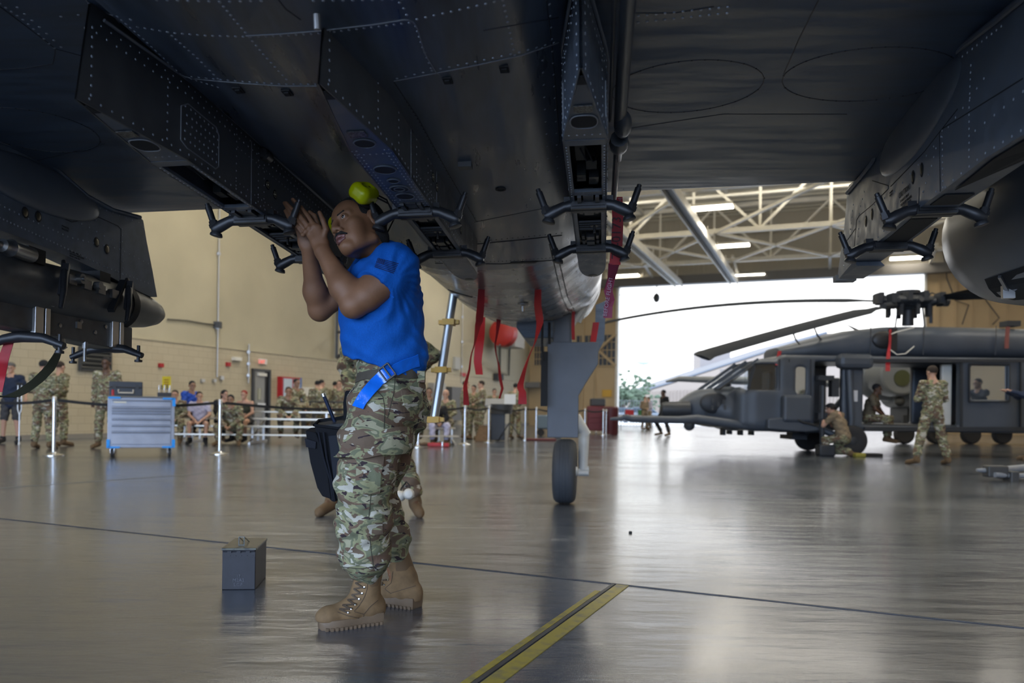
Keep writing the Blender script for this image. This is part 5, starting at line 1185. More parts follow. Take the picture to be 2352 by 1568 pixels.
# trousers
def wr(X):
    z = X[:, 2]; return .0065 * (np.abs(np.sin(z * 27 + X[:, 0] * 14 + 1.5 * np.sin(X[:, 0] * 14 + z * 6))) ** 1.5 - .5) * 1.6 * np.clip((z - .15) * 3, .3, 1) + .0030 * np.sin(X[:, 0] * 60 + z * 34) + .003 * np.sin(z * 95 - X[:, 0] * 50) * np.clip((.75 - z) * 3, 0, 1)
tr = [cap(P(890, 860, 3.2), P(893, 905, 3.2), .128, .138, .04, (np.array([0, 1., 0]), 1.15)), cap(P(905, 925, 3.2), P(918, 940, 3.24), .12, .115, .05), cap(P(872, 935, 3.12), P(855, 1010, 3.06), .122, .118, .05), cap(P(855, 1010, 3.06), P(838, 1105, 3.04), .118, .104, .04), cap(P(838, 1105, 3.04), P(836, 1190, 3.08), .103, .102, .04), cap(P(836, 1190, 3.08), P(838, 1270, 3.12), .104, .100, .03), cap(P(838, 1270, 3.12), P(842, 1296, 3.14), .100, .075, .03),
      cap(P(912, 945, 3.28), P(893, 1045, 3.36), .118, .088, .05), cap(P(893, 1045, 3.36), P(868, 1135, 3.42), .088, .078, .03), cap(P(868, 1135, 3.42), P(893, 1235, 3.45), .078, .090, .03), cap(P(893, 1235, 3.45), P(901, 1262, 3.46), .088, .074, .03)]
trous = sdf_obj('trousers', tr, .0048, M_camo, HERO, disp=wr, relax=1); bt = bvh(trous)
M_thread_shade = mat('seam_shadow', (.05, .045, .03), .9)
def cloth(name, c4, off, th, n=14, m=10, mm=None, bv=None, par=None): mb = MB(); patch(mb, bv or bt, c4, n, m, off, th); return mb.build(name, mm or M_camo, par or trous, smooth=50)
cloth('cargo_pocket', [(822, 1045), (880, 1030), (868, 1130), (816, 1128)], .016, .016); cloth('pocket_flap', [(806, 1002), (934, 984), (932, 1030), (784, 1054)], .034, .030)
cloth('back_pocket_flap', [(920, 896), (968, 902), (968, 936), (927, 932)], .006, .006); cloth('calf_pocket', [(838, 1195), (874, 1180), (878, 1222), (842, 1232)], .009, .009)
mb = MB()
for pts in ([(862, 893), (880, 912), (884, 940), (882, 985)], [(908, 860), (905, 900), (890, 960)], [(852, 1135), (846, 1200), (852, 1260), (858, 1305)], [(842, 1046), (826, 1085), (818, 1125)], [(878, 1042), (872, 1090), (868, 1128)], [(786, 1056), (830, 1050), (932, 1030)], [(775, 1300), (830, 1306), (885, 1296)]): seam(mb, [bt], pts, .0028, .0006, 8, .0016)  # the line along the pocket flap's lower edge is painted shadow
mb.build('stitched_seams', M_thread_shade, trous)
mb = MB(); seam(mb, [bt], [(808, 874), (822, 868), (845, 862), (880, 858), (915, 857), (945, 857), (966, 862), (974, 868)], .040, .004, 7, .004); mb.build('web_belt', mat('coyote_webbing', (.075, .062, .045), .8, bump=.0008, bs=120), HERO)
mb = MB(); p, n_ = hit(bt, 962, 868, .012)
if p is not None: mb.box(p, (.03, .03, .045))
mb.build('belt_keeper', M_camo, HERO, bevel=.004)
# reflective belt over the hip
M_refl = mat('blue_reflective_vinyl', (.01, .17, .80), .18, coat=.6, bump=.006, bs=22)
BEL = MB(); seam(BEL, [bs, bt], [(959, 826), (945, 830), (925, 838), (905, 848), (885, 862), (866, 880), (850, 898), (836, 916), (824, 938)], .052, .009, 6, .003)
belt = tag(recenter(BEL.build('reflective_belt', M_refl)), 'glossy blue reflective belt slung across the hip of the person in blue', 'belt')
mb = MB()
def near(x, y, off):
    a, b = hit(bs, x, y, off), hit(bt, x, y, off); c = [q for q in (a, b) if q[0] is not None]; return min(c, key=lambda q: q[0][1])
p, n_ = near(888, 858, .016); tt = unit(P(905, 845, p[1]) - P(872, 870, p[1])); uu = np.cross(n_, tt)
for sg in (-1, 1): mb.bar(p + tt * sg * .022 - uu * .03, p + tt * sg * .022 + uu * .03, .006); mb.bar(p - tt * .022 + uu * sg * .03, p + tt * .022 + uu * sg * .03, .006)
mb.bar(p - uu * .03, p + uu * .03, .006); bk = mb.build('slide_buckle', M_black, None, bevel=.001); bk.parent = belt; bk.location = -belt.location
# boots
def boot(heel, toe, ankle_top, name='boot'):
    t = unit(toe - heel); t[2] = 0; t = unit(t); n = np.array([-t[1], t[0], 0]); L_ = np.linalg.norm((toe - heel)[:2]); up = ZU; A_ = (t, n, up); q = lambda f, l, z: heel + t * f * L_ + n * l + up * z
    at = ankle_top; an = q(.22, 0, .12)
    b = sdf_obj(name, [cap(q(.13, 0, .065), q(.50, 0, .060), .042, .042, .03, (n, .95)), cap(q(.5, 0, .058), q(.82, 0, .050), .042, .036, .03, (n, 1.12)), ell(q(.84, 0, .048), (.05, .043, .034), .02, A_), cap(q(.20, 0, .07), an, .044, .046, .03), cap(an, at, .046, .056, .03), cap(q(.42, 0, .085), an + t * .02 + up * .02, .030, .036, .03), ell(q(.03, 0, .06), (.03, .034, .045), .02, A_), cut(rbox(q(.5, 0, -.04), (.3, .2, .07), 0, .003, A_))], .0035, M_boot, HERO)
    sl = []
    for f0, w_ in ((.00, .036), (.12, .040), (.25, .038), (.40, .040), (.55, .045), (.70, .047), (.84, .044), (.93, .034), (.985, .020)): sl.append((f0, w_))
    V = []; F = []; rows = [(0, .93), (.004, .98), (.022, 1.02), (.038, 1.0), (.040, .93)]
    ring = [(f, w_) for f, w_ in sl] + [(f, -w_) for f, w_ in sl[::-1]]; N = len(ring)
    for z, k in rows:
        for f, l in ring: V.append(q(.5 + (f - .5) * (1 + (k - 1) * .3) - .01, l * k * 1.05, z + (.008 if f < .3 and z > .01 else 0)))
    for i in range(len(rows) - 1):
        for j in range(N): F.append((i * N + j, i * N + (j + 1) % N, (i + 1) * N + (j + 1) % N, (i + 1) * N + j))
    F.append(tuple(range(N - 1, -1, -1))); F.append(tuple((len(rows) - 1) * N + j for j in range(N)))
    mb = MB().add(V, F)
    for i in range(13):
        f = .04 + i * .072
        w_ = np.interp(f, [a for a, _ in sl], [a for _, a in sl])
        for s in (-1, 1): mb.box(q(f, s * w_ * 1.05, .006), (.010, .012, .012), A_)
    mb.build('sole', M_sole, b, smooth=50)
    mb = MB(); fx = [(.62, .098), (.56, .108), (.50, .118), (.45, .132)]
    pts = [(q(f, 0, z), n) for f, z in fx] + [(an + (at - an) * g + t * (.048 + .006 * g), n) for g in (.15, .35, .55, .75)]
    for i, (c, _) in enumerate(pts):
        for s in (-1, 1): mb.lathe(c + n * s * .026 - t * .004 + up * -.004, n * s, [(-.002, .004), (.004, .004)], 8)
    for i in range(len(pts) - 1):
        a, b_ = pts[i][0], pts[i + 1][0]
        mb.tube([a + n * .026, (a + b_) / 2 + up * .004 + t * .004, b_ - n * .026], .0026, 6); mb.tube([a - n * .026, (a + b_) / 2 + up * .005 + t * .006, b_ + n * .026], .0026, 6)
    a = pts[0][0]; mb.tube([a, a + n * .02 + up * .012, a + n * .035 + up * .004, a + n * .015], .0024, 6); mb.tube([a, a - n * .02 + up * .012, a - n * .035 + up * .004, a - n * .015], .0024, 6)

    sdf_obj('ankle_panel', [cap(an + up * .01, at, .0475, .0575, .02), cut(rbox(an + t * .075 + up * .05, (.06, .1, .3), 0, .004, A_)), cut(rbox(an - t * .085 + up * .05, (.055, .1, .3), 0, .004, A_))], .004, M_bootfab, b)
    return b
h1, t1 = PZ(872, 1428, 0), PZ(730, 1446, 0); B1 = boot(h1, t1, P(846, 1318, 3.15)); h2, t2 = PZ(958, 1396, 0), PZ(838, 1378, 0); B2 = boot(h2, t2, P(912, 1282, 3.46))
for B_, ey, fr2, st_ in ((B1, [(836, 1333), (834, 1348), (829, 1362), (822, 1375), (813, 1388), (804, 1398), (797, 1406)], [(818, 1338), (814, 1352), (809, 1366), (799, 1378), (787, 1390), (779, 1399)], [[(845, 1330), (843, 1353), (836, 1373), (823, 1393), (812, 1404), (836, 1410), (850, 1393), (868, 1378)], [(836, 1410), (834, 1421)], [(775, 1405), (800, 1414), (834, 1421)]]),
                         (B2, [(893, 1318), (889, 1332), (880, 1343), (870, 1351)], [(882, 1322), (876, 1334), (867, 1343)], [[(903, 1312), (899, 1338), (883, 1352), (897, 1362), (930, 1352), (955, 1345)]])):
    bb = bvh(B_); mb = MB()
    for i in range(len(ey) - 1): seam(mb, [bb], [ey[i], fr2[min(i, len(fr2) - 1)]], .006, .003, 4, .004); seam(mb, [bb], [fr2[min(i, len(fr2) - 1)], ey[i + 1]], .006, .004, 4, .004)
    mb.build('laces', M_lace, B_); mb = MB()
    for e_ in ey:
        p, n_ = hit(bb, e_[0] + 3, e_[1], .001)
        if p is not None: mb.lathe(p, n_, [(0, .005), (.003, .0045), (.004, .002)], 10)
    mb.build('eyelets', M_steel, B_); mb = MB()
    for s_ in st_: seam(mb, [bb], s_, .0022, .0006, 5, .0015)
    mb.build('stitched_seams', M_lace, B_)
# tool bag
BAGT = thing('tool_bag', 'black nylon tool bag hanging from the belt in front of the camouflage trousers', 'bag', P(765, 1150, 3.1))
def BG(x, y, d=0): return P(x, y, 3.13) + np.array([0, 1., 0]) * d
def shell(front, back, t=.006):
    mb = MB(); n = len(front); V = [np.array(p) for p in front] + [np.array(p) for p in back]
    mb.add(V, [tuple(range(n - 1, -1, -1)), tuple(range(n, 2 * n))] + [(i, (i + 1) % n, n + (i + 1) % n, n + i) for i in range(n)]); return mb
fr = [(722, 978), (778, 986), (806, 972), (800, 1040), (786, 1095), (777, 1148), (766, 1153), (757, 1148), (746, 1110), (735, 1050)]
bk_ = [(718, 968), (765, 962), (814, 950), (812, 1040), (795, 1095), (778, 1148), (768, 1152), (758, 1146), (744, 1110), (730, 1050)]
m1 = shell([BG(x, y, 0) for x, y in fr], [BG(x, y, .10) for x, y in bk_]); m1.build('pouch', M_bag, BAGT, smooth=20, bevel=.006)
mb = MB(); rimp = [BG(722, 976, -.002), BG(778, 984, -.002), BG(808, 970, -.002), BG(815, 949, .10), BG(765, 960, .10), BG(718, 966, .10), BG(722, 976, -.002)]; mb.tube(rimp, .006, 8, cap=False); mb.build('bound_edge', M_bag, BAGT)
mb = MB().add([BG(726, 978, .004), BG(778, 985, .004), BG(804, 971, .004), BG(810, 952, .092), BG(765, 963, .092), BG(722, 969, .092)], [(0, 1, 2, 3, 4, 5)]); 
MB().prism([BG(726, 977.5, .004), BG(778, 984.5, .004), BG(804, 970.5, .004), BG(810, 951.5, .092), BG(765, 962.5, .092), BG(722, 968.5, .092)], ZU * .001).build('pouch_opening', M_dark, BAGT, smooth=0)
m2 = shell([BG(701, 988, .0), BG(728, 994, -.012), BG(752, 1060, -.012), BG(762, 1146, -.006), BG(740, 1140, .0), BG(728, 1120, .0), BG(712, 1060, .0)], [BG(700, 983, .08), BG(722, 980, .08), BG(748, 1060, .08), BG(760, 1142, .08), BG(738, 1138, .07), BG(728, 1118, .07), BG(708, 1060, .07)]); m2.build('side_pocket', M_bag, BAGT, smooth=20, bevel=.005)
m3 = shell([BG(756, 1000, -.02), BG(800, 996, -.03), BG(796, 1040, -.028), BG(782, 1100, -.02), BG(774, 1146, -.01), BG(768, 1100, -.02)], [BG(756, 1000, .01), BG(802, 994, .01), BG(797, 1040, .01), BG(784, 1100, .01), BG(776, 1146, .01), BG(768, 1100, .01)]); m3.build('front_pocket', mat('slate_nylon', (.010, .012, .018), .8, spec=.3), BAGT, smooth=20, bevel=.004)
mb = MB(); mb.prism([BG(702, 1006, -.014), BG(728, 1014, -.016), BG(727, 1030, -.016), BG(705, 1026, -.014)], [0, .012, 0]); mb.tube([BG(733, 992, -.012), BG(745, 1050, -.014), BG(760, 1100, -.014), BG(766, 1148, -.012)], .004, 6); mb.tube([BG(745, 992, -.01), BG(752, 1050, -.012), BG(764, 1100, -.014), BG(770, 1150, -.01)], .004, 6); mb.build('webbing_trim', mat('navy_nylon', (.006, .007, .012), .8, spec=.3), BAGT)
mb = MB().prism([BG(795, 897, -.02), BG(812, 897, -.03), BG(822, 905, -.03), BG(818, 960, -.02), BG(806, 968, -.02), BG(790, 962, -.015), BG(790, 925, -.02)], [0, .03, 0]); mb.build('belt_loop', M_bag, BAGT, smooth=20, bevel=.006)
mb = MB().tube([P(743, 906, 3.14), P(773, 978, 3.19)], .0075, 12); rod = tag(recenter(mb.build('pry_bar', mat('navy_chrome', (.12, .16, .30), .2, .9))), 'shiny dark blue steel bar sticking up out of the black tool bag', 'tool')
mb = MB().tube([P(742, 903, 3.139), P(744, 910, 3.141)], .0095, 12); e = mb.build('bar_end', M_steel, None); e.parent = rod; e.location = -rod.location
# ================================================================== AMMUNITION CAN
ca = PZ(510, 1354); cb = PZ(585.5, 1354); cz = .19; dr = unit((cb - ca) + np.array([0, .008, 0])); bk2 = unit(np.array([-.13, 1, 0]))
CW = np.linalg.norm(cb - ca); CH = .186; CL = .285
T = thing('ammunition_can', 'dark steel ammunition can with hinged lid and wire handle standing alone on the floor', 'ammunition can', (ca + cb) / 2 + bk2 * CL / 2)
c0 = (ca + cb) / 2
M_can = mat('can_black_steel', (.015, .0145, .019), .5, .25, var=.2, vs=14); M_lid = mat('can_worn_olive', (.070, .068, .048), .33, .2, col2=(.02, .02, .018), vs=34, thr=(.36, .5), det=6)
AXC = (dr, bk2, ZU)
MB().box(c0 + bk2 * CL / 2 + ZU * CH / 2, (CW, CL, CH), AXC).build('body', M_can, T, smooth=0, bevel=.003)
mb = MB().box(c0 + bk2 * CL / 2 + ZU * (CH + .004), (CW + .009, CL + .010, .012), AXC).build('lid', M_lid, T, smooth=0, bevel=.003)
mb = MB().box(c0 - bk2 * .003 + ZU * (CH - .022), (CW * .98, .004, .022), AXC)
for k in (-2, 0, 2): mb.box(c0 - bk2 * .006 + dr * k * .021 + ZU * (CH - .008), (.018, .007, .010), AXC)
mb.tube([c0 - bk2 * .006 - dr * CW * .48 + ZU * (CH - .003), c0 - bk2 * .006 + dr * CW * .48 + ZU * (CH - .003)], .004, 8)
for k in range(6): mb.rivet(c0 - bk2 * .005 + dr * (k - 2.5) * .026 + ZU * (CH - .026), -bk2, .0022)
mb.build('hinge', M_can, T, smooth=0)
mb = MB(); hh = c0 + bk2 * .075 + ZU * (CH + .010)
for s in (-1, 1): mb.bar(hh + dr * s * .012 - bk2 * .02, hh + dr * s * .012 - bk2 * .02 + ZU * .042, .003)
mb.bar(hh - dr * .012 - bk2 * .02 + ZU * .042, hh + dr * .012 - bk2 * .02 + ZU * .042, .003); mb.bar(hh - dr * .014 - bk2 * .02 + ZU * .004, hh + dr * .014 - bk2 * .02 + ZU * .004, .004)
for s in (-1, 1): mb.bar(hh + dr * s * .012 - bk2 * .02 + ZU * .042, hh + dr * s * .012 + bk2 * .10, .003)
mb.build('handle', mat('can_wire', (.05, .06, .06), .35, .4), T, smooth=0)
M_emb = mat('can_emboss', (.050, .050, .062), .32, .3)
for txt, z, sz in (('17', .062, .018), ('M2A2', .042, .022), ('S.C.F.', .022, .020)): text_mesh(txt, sz, c0 - bk2 * .0012 + ZU * (z - .004), dr, ZU, M_emb, T, 'embossed_text', .0012)
# ================================================================== OTHER PEOPLE
M_camof = camo_mat('camouflage_cloth_far', .5, .8, 1.05); M_boot2 = mat('dusty_boot', (.12, .075, .038), .85); M_pale = mat('pale_skin', (.50, .29, .205), .5); M_mid = mat('tan_skin', (.32, .175, .11), .5); M_drk = mat('dark_skin', (.10, .050, .030), .5)
M_brown = mat('brown_hair', (.030, .018, .012), .8, bump=.002, bs=200); M_redh = mat('red_hair', (.25, .018, .010), .7, bump=.002, bs=200); M_grey = mat('grey_hair', (.13, .12, .115), .8); M_blackc = mat('black_cloth', (.012, .012, .014), .85); M_navy = mat('navy_cloth', (.015, .025, .055), .85)
M_whitec = mat('pale_violet_cloth', (.50, .48, .62), .85); M_bluec = mat('blue_jacket', (.01, .07, .45), .7); M_olive = mat('olive_tank', (.04, .045, .03), .85); M_tant = mat('tan_tshirt', (.22, .165, .105), .85, bump=.002, bs=30); M_shorts = mat('charcoal_shorts', (.05, .05, .055), .85); M_pink = mat('pink_cloth', (.45, .2, .2), .8)
def fig(name_label, base, face, pose='stand', arms='down', top=None, legs='long', sleeve='long', hair=None, skin=None, H_=1.78, bottom=None, boots=None, group=None, cap_=None, long_hair=False, seat=.45, lean=0.0, knee=0.0, headturn=0, hh=.014, spread=.10, headpitch=0):
    "figure built in its own frame (x right, y forward, z up) then turned to face the given compass direction"
    top = top or M_camof; bottom = bottom or M_camof; skin = skin or M_pale; hair = hair or M_brown; boots = boots or M_boot2; k = H_ / 1.78
    T = thing('person', name_label, 'person', base, group); T.rotation_euler = (0, 0, R(face) - math.pi / 2)
    J = {}
    if pose == 'stand':
        pz = .95; J['p'] = (0, 0, pz); J['c'] = (0, lean * .5, 1.27); J['n'] = (0, lean + .0, 1.49); J['h'] = (0, lean + .035 + headpitch, 1.645 - abs(headpitch) * .3)
        for s in (-1, 1): J['hip', s] = (s * .09, 0, .93); J['kn', s] = (s * (.09 + spread * .3), .03 + (.16 if knee * s > 0 else 0), .50); J['an', s] = (s * (.09 + spread * .6), -.01 - (.12 if knee * s > 0 else 0), .10); J['to', s] = (s * (.10 + spread * .68), .16 - (.1 if knee * s > 0 else 0), .04)
    elif pose == 'sit':
        pz = seat + .09; J['p'] = (0, 0, pz); J['c'] = (0, lean * .55, pz + .31); J['n'] = (0, lean, pz + .53 - abs(lean) * .3); J['h'] = (0, lean * 1.15 + .04 + headpitch, pz + .69 - abs(lean) * .45 - abs(headpitch) * .4)
        for s in (-1, 1): J['hip', s] = (s * .09, 0, pz - .01); J['kn', s] = (s * (.10 + spread), .42, seat + .07 + knee); J['an', s] = (s * (.10 + spread * .8), .40 + knee * .2, max(.10, seat - .36) + knee * .4); J['to', s] = (s * (.11 + spread), .56, max(.04, seat - .42) + knee * .4)
    elif pose == 'kneel':
        pz = .40; J['p'] = (0, 0, pz); J['c'] = (0, .10, pz + .30); J['n'] = (0, .16, pz + .52); J['h'] = (0, .30, pz + .60)
        for s in (-1, 1): J['hip', s] = (s * .09, 0, pz - .02); J['kn', s] = (s * .15, .34, .10 if s > 0 else .34); J['an', s] = (s * .13, -.10 if s > 0 else .30, .08); J['to', s] = (s * .13, -.24 if s > 0 else .46, .05)
    nz = np.array(J['n']); cz_ = np.array(J['c'])
    for s in (-1, 1):
        sh = nz + np.array([s * .185, -.01, -.055]); J['sh', s] = sh
        if arms == 'down': el, wr_ = sh + [s * .05, -.04, -.27], sh + [s * .05, .03, -.52]
        elif arms == 'back': el, wr_ = sh + [s * .07, -.08, -.27], np.array([s * .05, -.16, sh[2] - .46])
        elif arms == 'front': el, wr_ = sh + [s * .06, -.01, -.27], np.array([s * .04, .20, sh[2] - .36]) + [0, nz[1], 0]
        elif arms == 'crossed': el, wr_ = sh + [s * .07, .05, -.26], np.array([-s * .08, .20 + nz[1], sh[2] - .23])
        elif arms == 'lap': el, wr_ = sh + [s * .06, .08, -.25], np.array([s * .06, .34, J['kn', s][2] + .06])
        elif arms == 'knees': el, wr_ = sh + [s * .08, .12, -.24], np.array([s * .06, .46, J['kn', s][2] + .02])
        elif arms == 'hips': el, wr_ = sh + [s * .24, -.10, -.15], np.array([s * .20, .0, sh[2] - .44])
        elif arms == 'behind': el, wr_ = (sh + [.05, -.02, -.27], sh + [.0, .06, -.50]) if s > 0 else (sh + [-.26, -.10, -.17], np.array([-.22, .0, sh[2] - .44]))
        elif arms == 'face': el, wr_ = sh + [s * .04, .20, -.22], np.array([s * .07, J['h'][1] + .12, J['h'][2] - .10])
        elif arms == 'reach': el, wr_ = sh + [s * .06, .22, -.12], sh + [s * -.02, .46, -.02]
        elif arms == 'crutch': el, wr_ = sh + [s * .10, -.02, -.26], sh + [s * .14, .16, -.42]
        J['el', s], J['wr', s] = np.array(el), np.array(wr_)
    Jn = {a: np.array(b, float) * k for a, b in J.items()}; h = Jn['h']
    ht = R(headturn); hf = np.array([math.sin(ht), math.cos(ht), 0]); hr = np.array([hf[1], -hf[0], 0])
    hp_ = lambda a, b, c: h + hf * a * k + hr * b * k + ZU * c * k
    sk = [ell(hp_(-.005, 0, .03), np.array((.074, .095, .088)) * k, .01, (hr, hf, ZU)), ell(hp_(.025, 0, -.045), np.array((.055, .058, .07)) * k, .02, (hr, hf, ZU)), cap(hp_(.095, 0, .0), hp_(.112, 0, -.025), .008, .012, .008), cap(hp_(.08, -.03, .022), hp_(.08, .03, .022), .009, None, .008), ell(hp_(.075, 0, -.10), .022 * k, .015)]
    for s in (-1, 1): sk += [ell(hp_(-.01, s * .078, -.005), (.012, .02, .03), .006), cut(ell(hp_(.102, s * .03, .004), (.014, .014, .009), .008))]
    sk += [cap(hp_(-.02, 0, -.06), Jn['n'] - [0, 0, .03], .052 * k, .06 * k, .02), cap(Jn['n'] - [0, 0, .06], Jn['p'], .10 * k, .10 * k, .05), cap(Jn['sh', -1], Jn['sh', 1], .05 * k, None, .04)]
    for s in (-1, 1):
        sk += [cap(Jn['sh', s], Jn['el', s], .046 * k, .040 * k, .02), cap(Jn['el', s], Jn['wr', s], .040 * k, .026 * k, .02)]
        d = unit(Jn['wr', s] - Jn['el', s]); x = unit(np.cross(d, [0, 0, 1.]) + 1e-3); y = np.cross(d, x); w = Jn['wr', s]
        sk.append(cap(w, w + d * .075, .024, .030, .01, (y, .62)))
        for j, fo in enumerate((-.026, -.009, .009, .026)): sk.append(cap(w + d * .08 + x * fo, w + d * (.135 - abs(j - 1.5) * .008) + x * fo * 1.1 + y * .015, .0095, .008, .003))
        sk.append(cap(w + d * .03 + x * .02 * s, w + d * .075 + x * .052 * s + y * .01, .011, .009, .006))
        sk += [cap(Jn['hip', s], Jn['kn', s], .075 * k, .052 * k, .03), cap(Jn['kn', s], Jn['an', s], .052 * k, .036 * k, .02), cap(Jn['an', s], Jn['to', s], .032 * k, .026 * k, .02)]
    sdf_obj('body', sk, .0095, skin, T, local=True, relax=0)
    rnd = random.Random(hash(name_label) % 999 if False else len(name_label)); ph = rnd.random() * 6
    wrk = lambda X: .006 * np.sin(X[:, 2] * 48 + X[:, 0] * 30 + ph) + .004 * np.sin(X[:, 0] * 55 - X[:, 2] * 70)
    p_, c_, n_ = Jn['p'], Jn['c'], Jn['n']; ex = np.array([1., 0, 0])
    if sleeve == 'tank': tp = [cap(p_ + [0, 0, .03], c_ - [0, 0, .02], .105 * k, .105 * k, .04, (ex, 1.25)), cap(c_ - [0, 0, .02], n_ - [0, .0, .16], .105 * k, .09 * k, .04, (ex, 1.25)), cap(n_ + [-.09, .0, -.16], n_ + [-.10, 0, -.055], .03, .018, .02), cap(n_ + [.09, .0, -.16], n_ + [.10, 0, -.055], .03, .018, .02)]
    else:
        tp = [cap(p_ + [0, 0, -.06 if pose == 'stand' else .02], c_, .135 * k, .130 * k, .05, (ex, 1.28)), cap(c_, n_ - [0, 0, .12], .130 * k, .115 * k, .05, (ex, 1.35)), cap(Jn['sh', -1], Jn['sh', 1], .070 * k, None, .05), cap(n_ - [0, 0, .02], n_ + [0, 0, .005], .065 * k, None, .02)]
        for s in (-1, 1):
            if sleeve == 'long': tp += [cap(Jn['sh', s], Jn['el', s], .072 * k, .062 * k, .03), cap(Jn['el', s], Jn['el', s] * .08 + Jn['wr', s] * .92, .060 * k, .045 * k, .03)]
            else: tp += [cap(Jn['sh', s], Jn['sh', s] * .45 + Jn['el', s] * .55, .068 * k, .066 * k, .03)]
    sdf_obj('jacket' if sleeve == 'long' else 'shirt', tp, hh, top, T, local=True, disp=wrk)
    tr_ = [cap(p_ + [0, 0, .04], p_ - [0, 0, .02], .125 * k, .130 * k, .04, (ex, 1.3))]
    for s in (-1, 1):
        kn, an, hi = Jn['kn', s], Jn['an', s], Jn['hip', s]
        tr_.append(cap(hi, kn, .100 * k, .078 * k, .04))
        if legs == 'long': tr_.append(cap(kn, kn * .15 + an * .85 + [0, 0, .03], .080 * k, .072 * k, .03))
        if legs == 'shorts': tr_[-1] = cap(hi, hi * .15 + kn * .85, .100 * k, .085 * k, .04)
        if legs == 'bare': tr_[-1] = cap(hi, hi * .6 + kn * .4, .098 * k, .090 * k, .04)
    sdf_obj('trousers' if legs == 'long' else 'shorts', tr_, hh, bottom, T, local=True, disp=wrk)
    for s in (-1, 1):
        an, to, kn = Jn['an', s], Jn['to', s], Jn['kn', s]; up = an + (kn - an) * (.30 if legs == 'long' else .06)
        d = unit((to - an) * [1, 1, .4]); 
        sdf_obj('boot' if legs == 'long' else 'shoe', [cap(an, up, .052, .056, .02), cap(an - [0, 0, .03] - d * .03, to + d * .03, .047, .042, .03), cap(an - [0, 0, .05] - d * .05, to + d * .06 - [0, 0, .012], .030, .026, .01)], .010, boots, T, local=True, relax=1)
    hp2 = [ell(hp_(-.012, 0, .042), np.array((.079, .098, .086)) * k, .01, (hr, hf, ZU)), cut(ell(hp_(.115, 0, -.045), np.array((.16, .10, .12)) * k, .01, (hr, hf, ZU))), cut(rbox(hp_(0, 0, -.10), (.2, .2, .075), 0, .01))]
    if long_hair: hp2 = [ell(hp_(-.012, 0, .042), np.array((.082, .10, .088)) * k, .01, (hr, hf, ZU)), cap(hp_(-.05, 0, .0), hp_(-.07, 0, -.22), .06, .045, .03, (hr, 1.3)), cut(ell(hp_(.12, 0, -.04), np.array((.07, .10, .12)) * k, .01, (hr, hf, ZU)))]
    sdf_obj('hair', hp2, .010, hair, T, local=True)
    if cap_: sdf_obj('cap', [ell(hp_(-.005, 0, .062), np.array((.084, .104, .072)) * k, .01, (hr, hf, ZU)), cut(rbox(hp_(0, 0, -.03), (.2, .2, .075), 0, .005)), ell(hp_(-.13, 0, .048), (.06, .06, .008), .01)], .010, cap_, T, local=True)
    mb = MB()
    for s in (-1, 1): mb.sphere(hp_(.088, s * .031, .002), .010, 8, 6)
    mb.build('eyes', M_iris, T, local=True)
    return T
def comp(dx, dy): return math.degrees(math.atan2(dy, dx))
CAMF = -90       # facing the camera
G1 = 'soldiers and visitors along the left wall'
fig('person in navy baseball shirt, cap and grey shorts standing on crutches at left edge', PZ(24, 1018), -75, arms='crutch', top=M_navy, sleeve='short', legs='shorts', bottom=M_shorts, boots=M_blackc, cap_=M_grey, hair=M_grey)
c = PZ(24, 1018)
for s, nm in ((-1, 'left'), (1, 'right')):
    mb = MB(); o_ = c + np.array([s * .34 + .02, -.28, 0]); 
    mb.tube([o_ + ZU * .02, o_ + ZU * .62], .013, 8); mb.tube([o_ + ZU * .62, o_ + ZU * .75 + [-.04, 0, 0], o_ + ZU * 1.28 + [-.04, 0, 0]], .010, 8); mb.tube([o_ + ZU * .62, o_ + ZU * .75 + [.04, 0, 0], o_ + ZU * 1.28 + [.04, 0, 0]], .010, 8); mb.tube([o_ + ZU * .98 - [.04, 0, 0], o_ + ZU * .98 + [.04, 0, 0]], .014, 8)
    mb.lathe(o_, ZU, [(0, .026), (.03, .022), (.05, .014)], 10)
    T = recenter(mb.build('crutch', M_alu)); tag(T, 'silver crutch of the person in cap at far left, the %s one in the photo' % nm, 'crutch', 'pair of crutches')
    pdm = MB().box((0, 0, 1.29), (.13, .05, .05)).build('arm_pad', M_rubber, T, local=True, bevel=.01)
fig('person in camouflage uniform seen from behind beside the first post, left of two', PZ(97, 1030), 95, arms='front', hair=M_blackc, headturn=20, H_=1.74)
fig('person in camouflage uniform turned away just right of the first post', PZ(133, 1024), 75, arms='back', hair=M_brown, H_=1.78)
fig('person in camouflage uniform facing forward behind the silver tool cabinet', PZ(243, 1029), -85, arms='down', hair=M_blackc, skin=M_drk, H_=1.84)
def seatp(x, y, D): p = P(x, y, D); return np.array([p[0], p[1], 0])
fig('seated person in camouflage uniform right of the tool cabinet', seatp(405, 950, 18.6), -80, 'sit', 'lap', hair=M_brown, seat=.46, lean=.10, H_=1.68)
fig('seated person with curly black hair and blue jacket in the row behind', seatp(434, 950, 19.6), -30, 'sit', 'lap', top=M_bluec, bottom=M_blackc, skin=M_mid, hair=M_blackc, seat=.62, lean=.06, headturn=20)
fig('seated person in pale violet t-shirt with bare legs', seatp(459, 950, 18.7), -75, 'sit', 'lap', top=M_whitec, sleeve='short', legs='bare', bottom=M_shorts, boots=M_blackc, seat=.44, lean=.08, H_=1.66, headturn=-15)
fig('seated person in black with long black hair and glasses on head', seatp(508, 950, 19.4), -40, 'sit', 'lap', top=M_blackc, bottom=M_blackc, hair=M_blackc, long_hair=True, seat=.50, lean=.10, H_=1.68)
fig('seated person in camouflage uniform leaning forward beside the second post', seatp(536, 960, 18.2), -85, 'sit', 'knees', hair=M_blackc, skin=M_mid, seat=.36, lean=.20, H_=1.74, spread=.16)
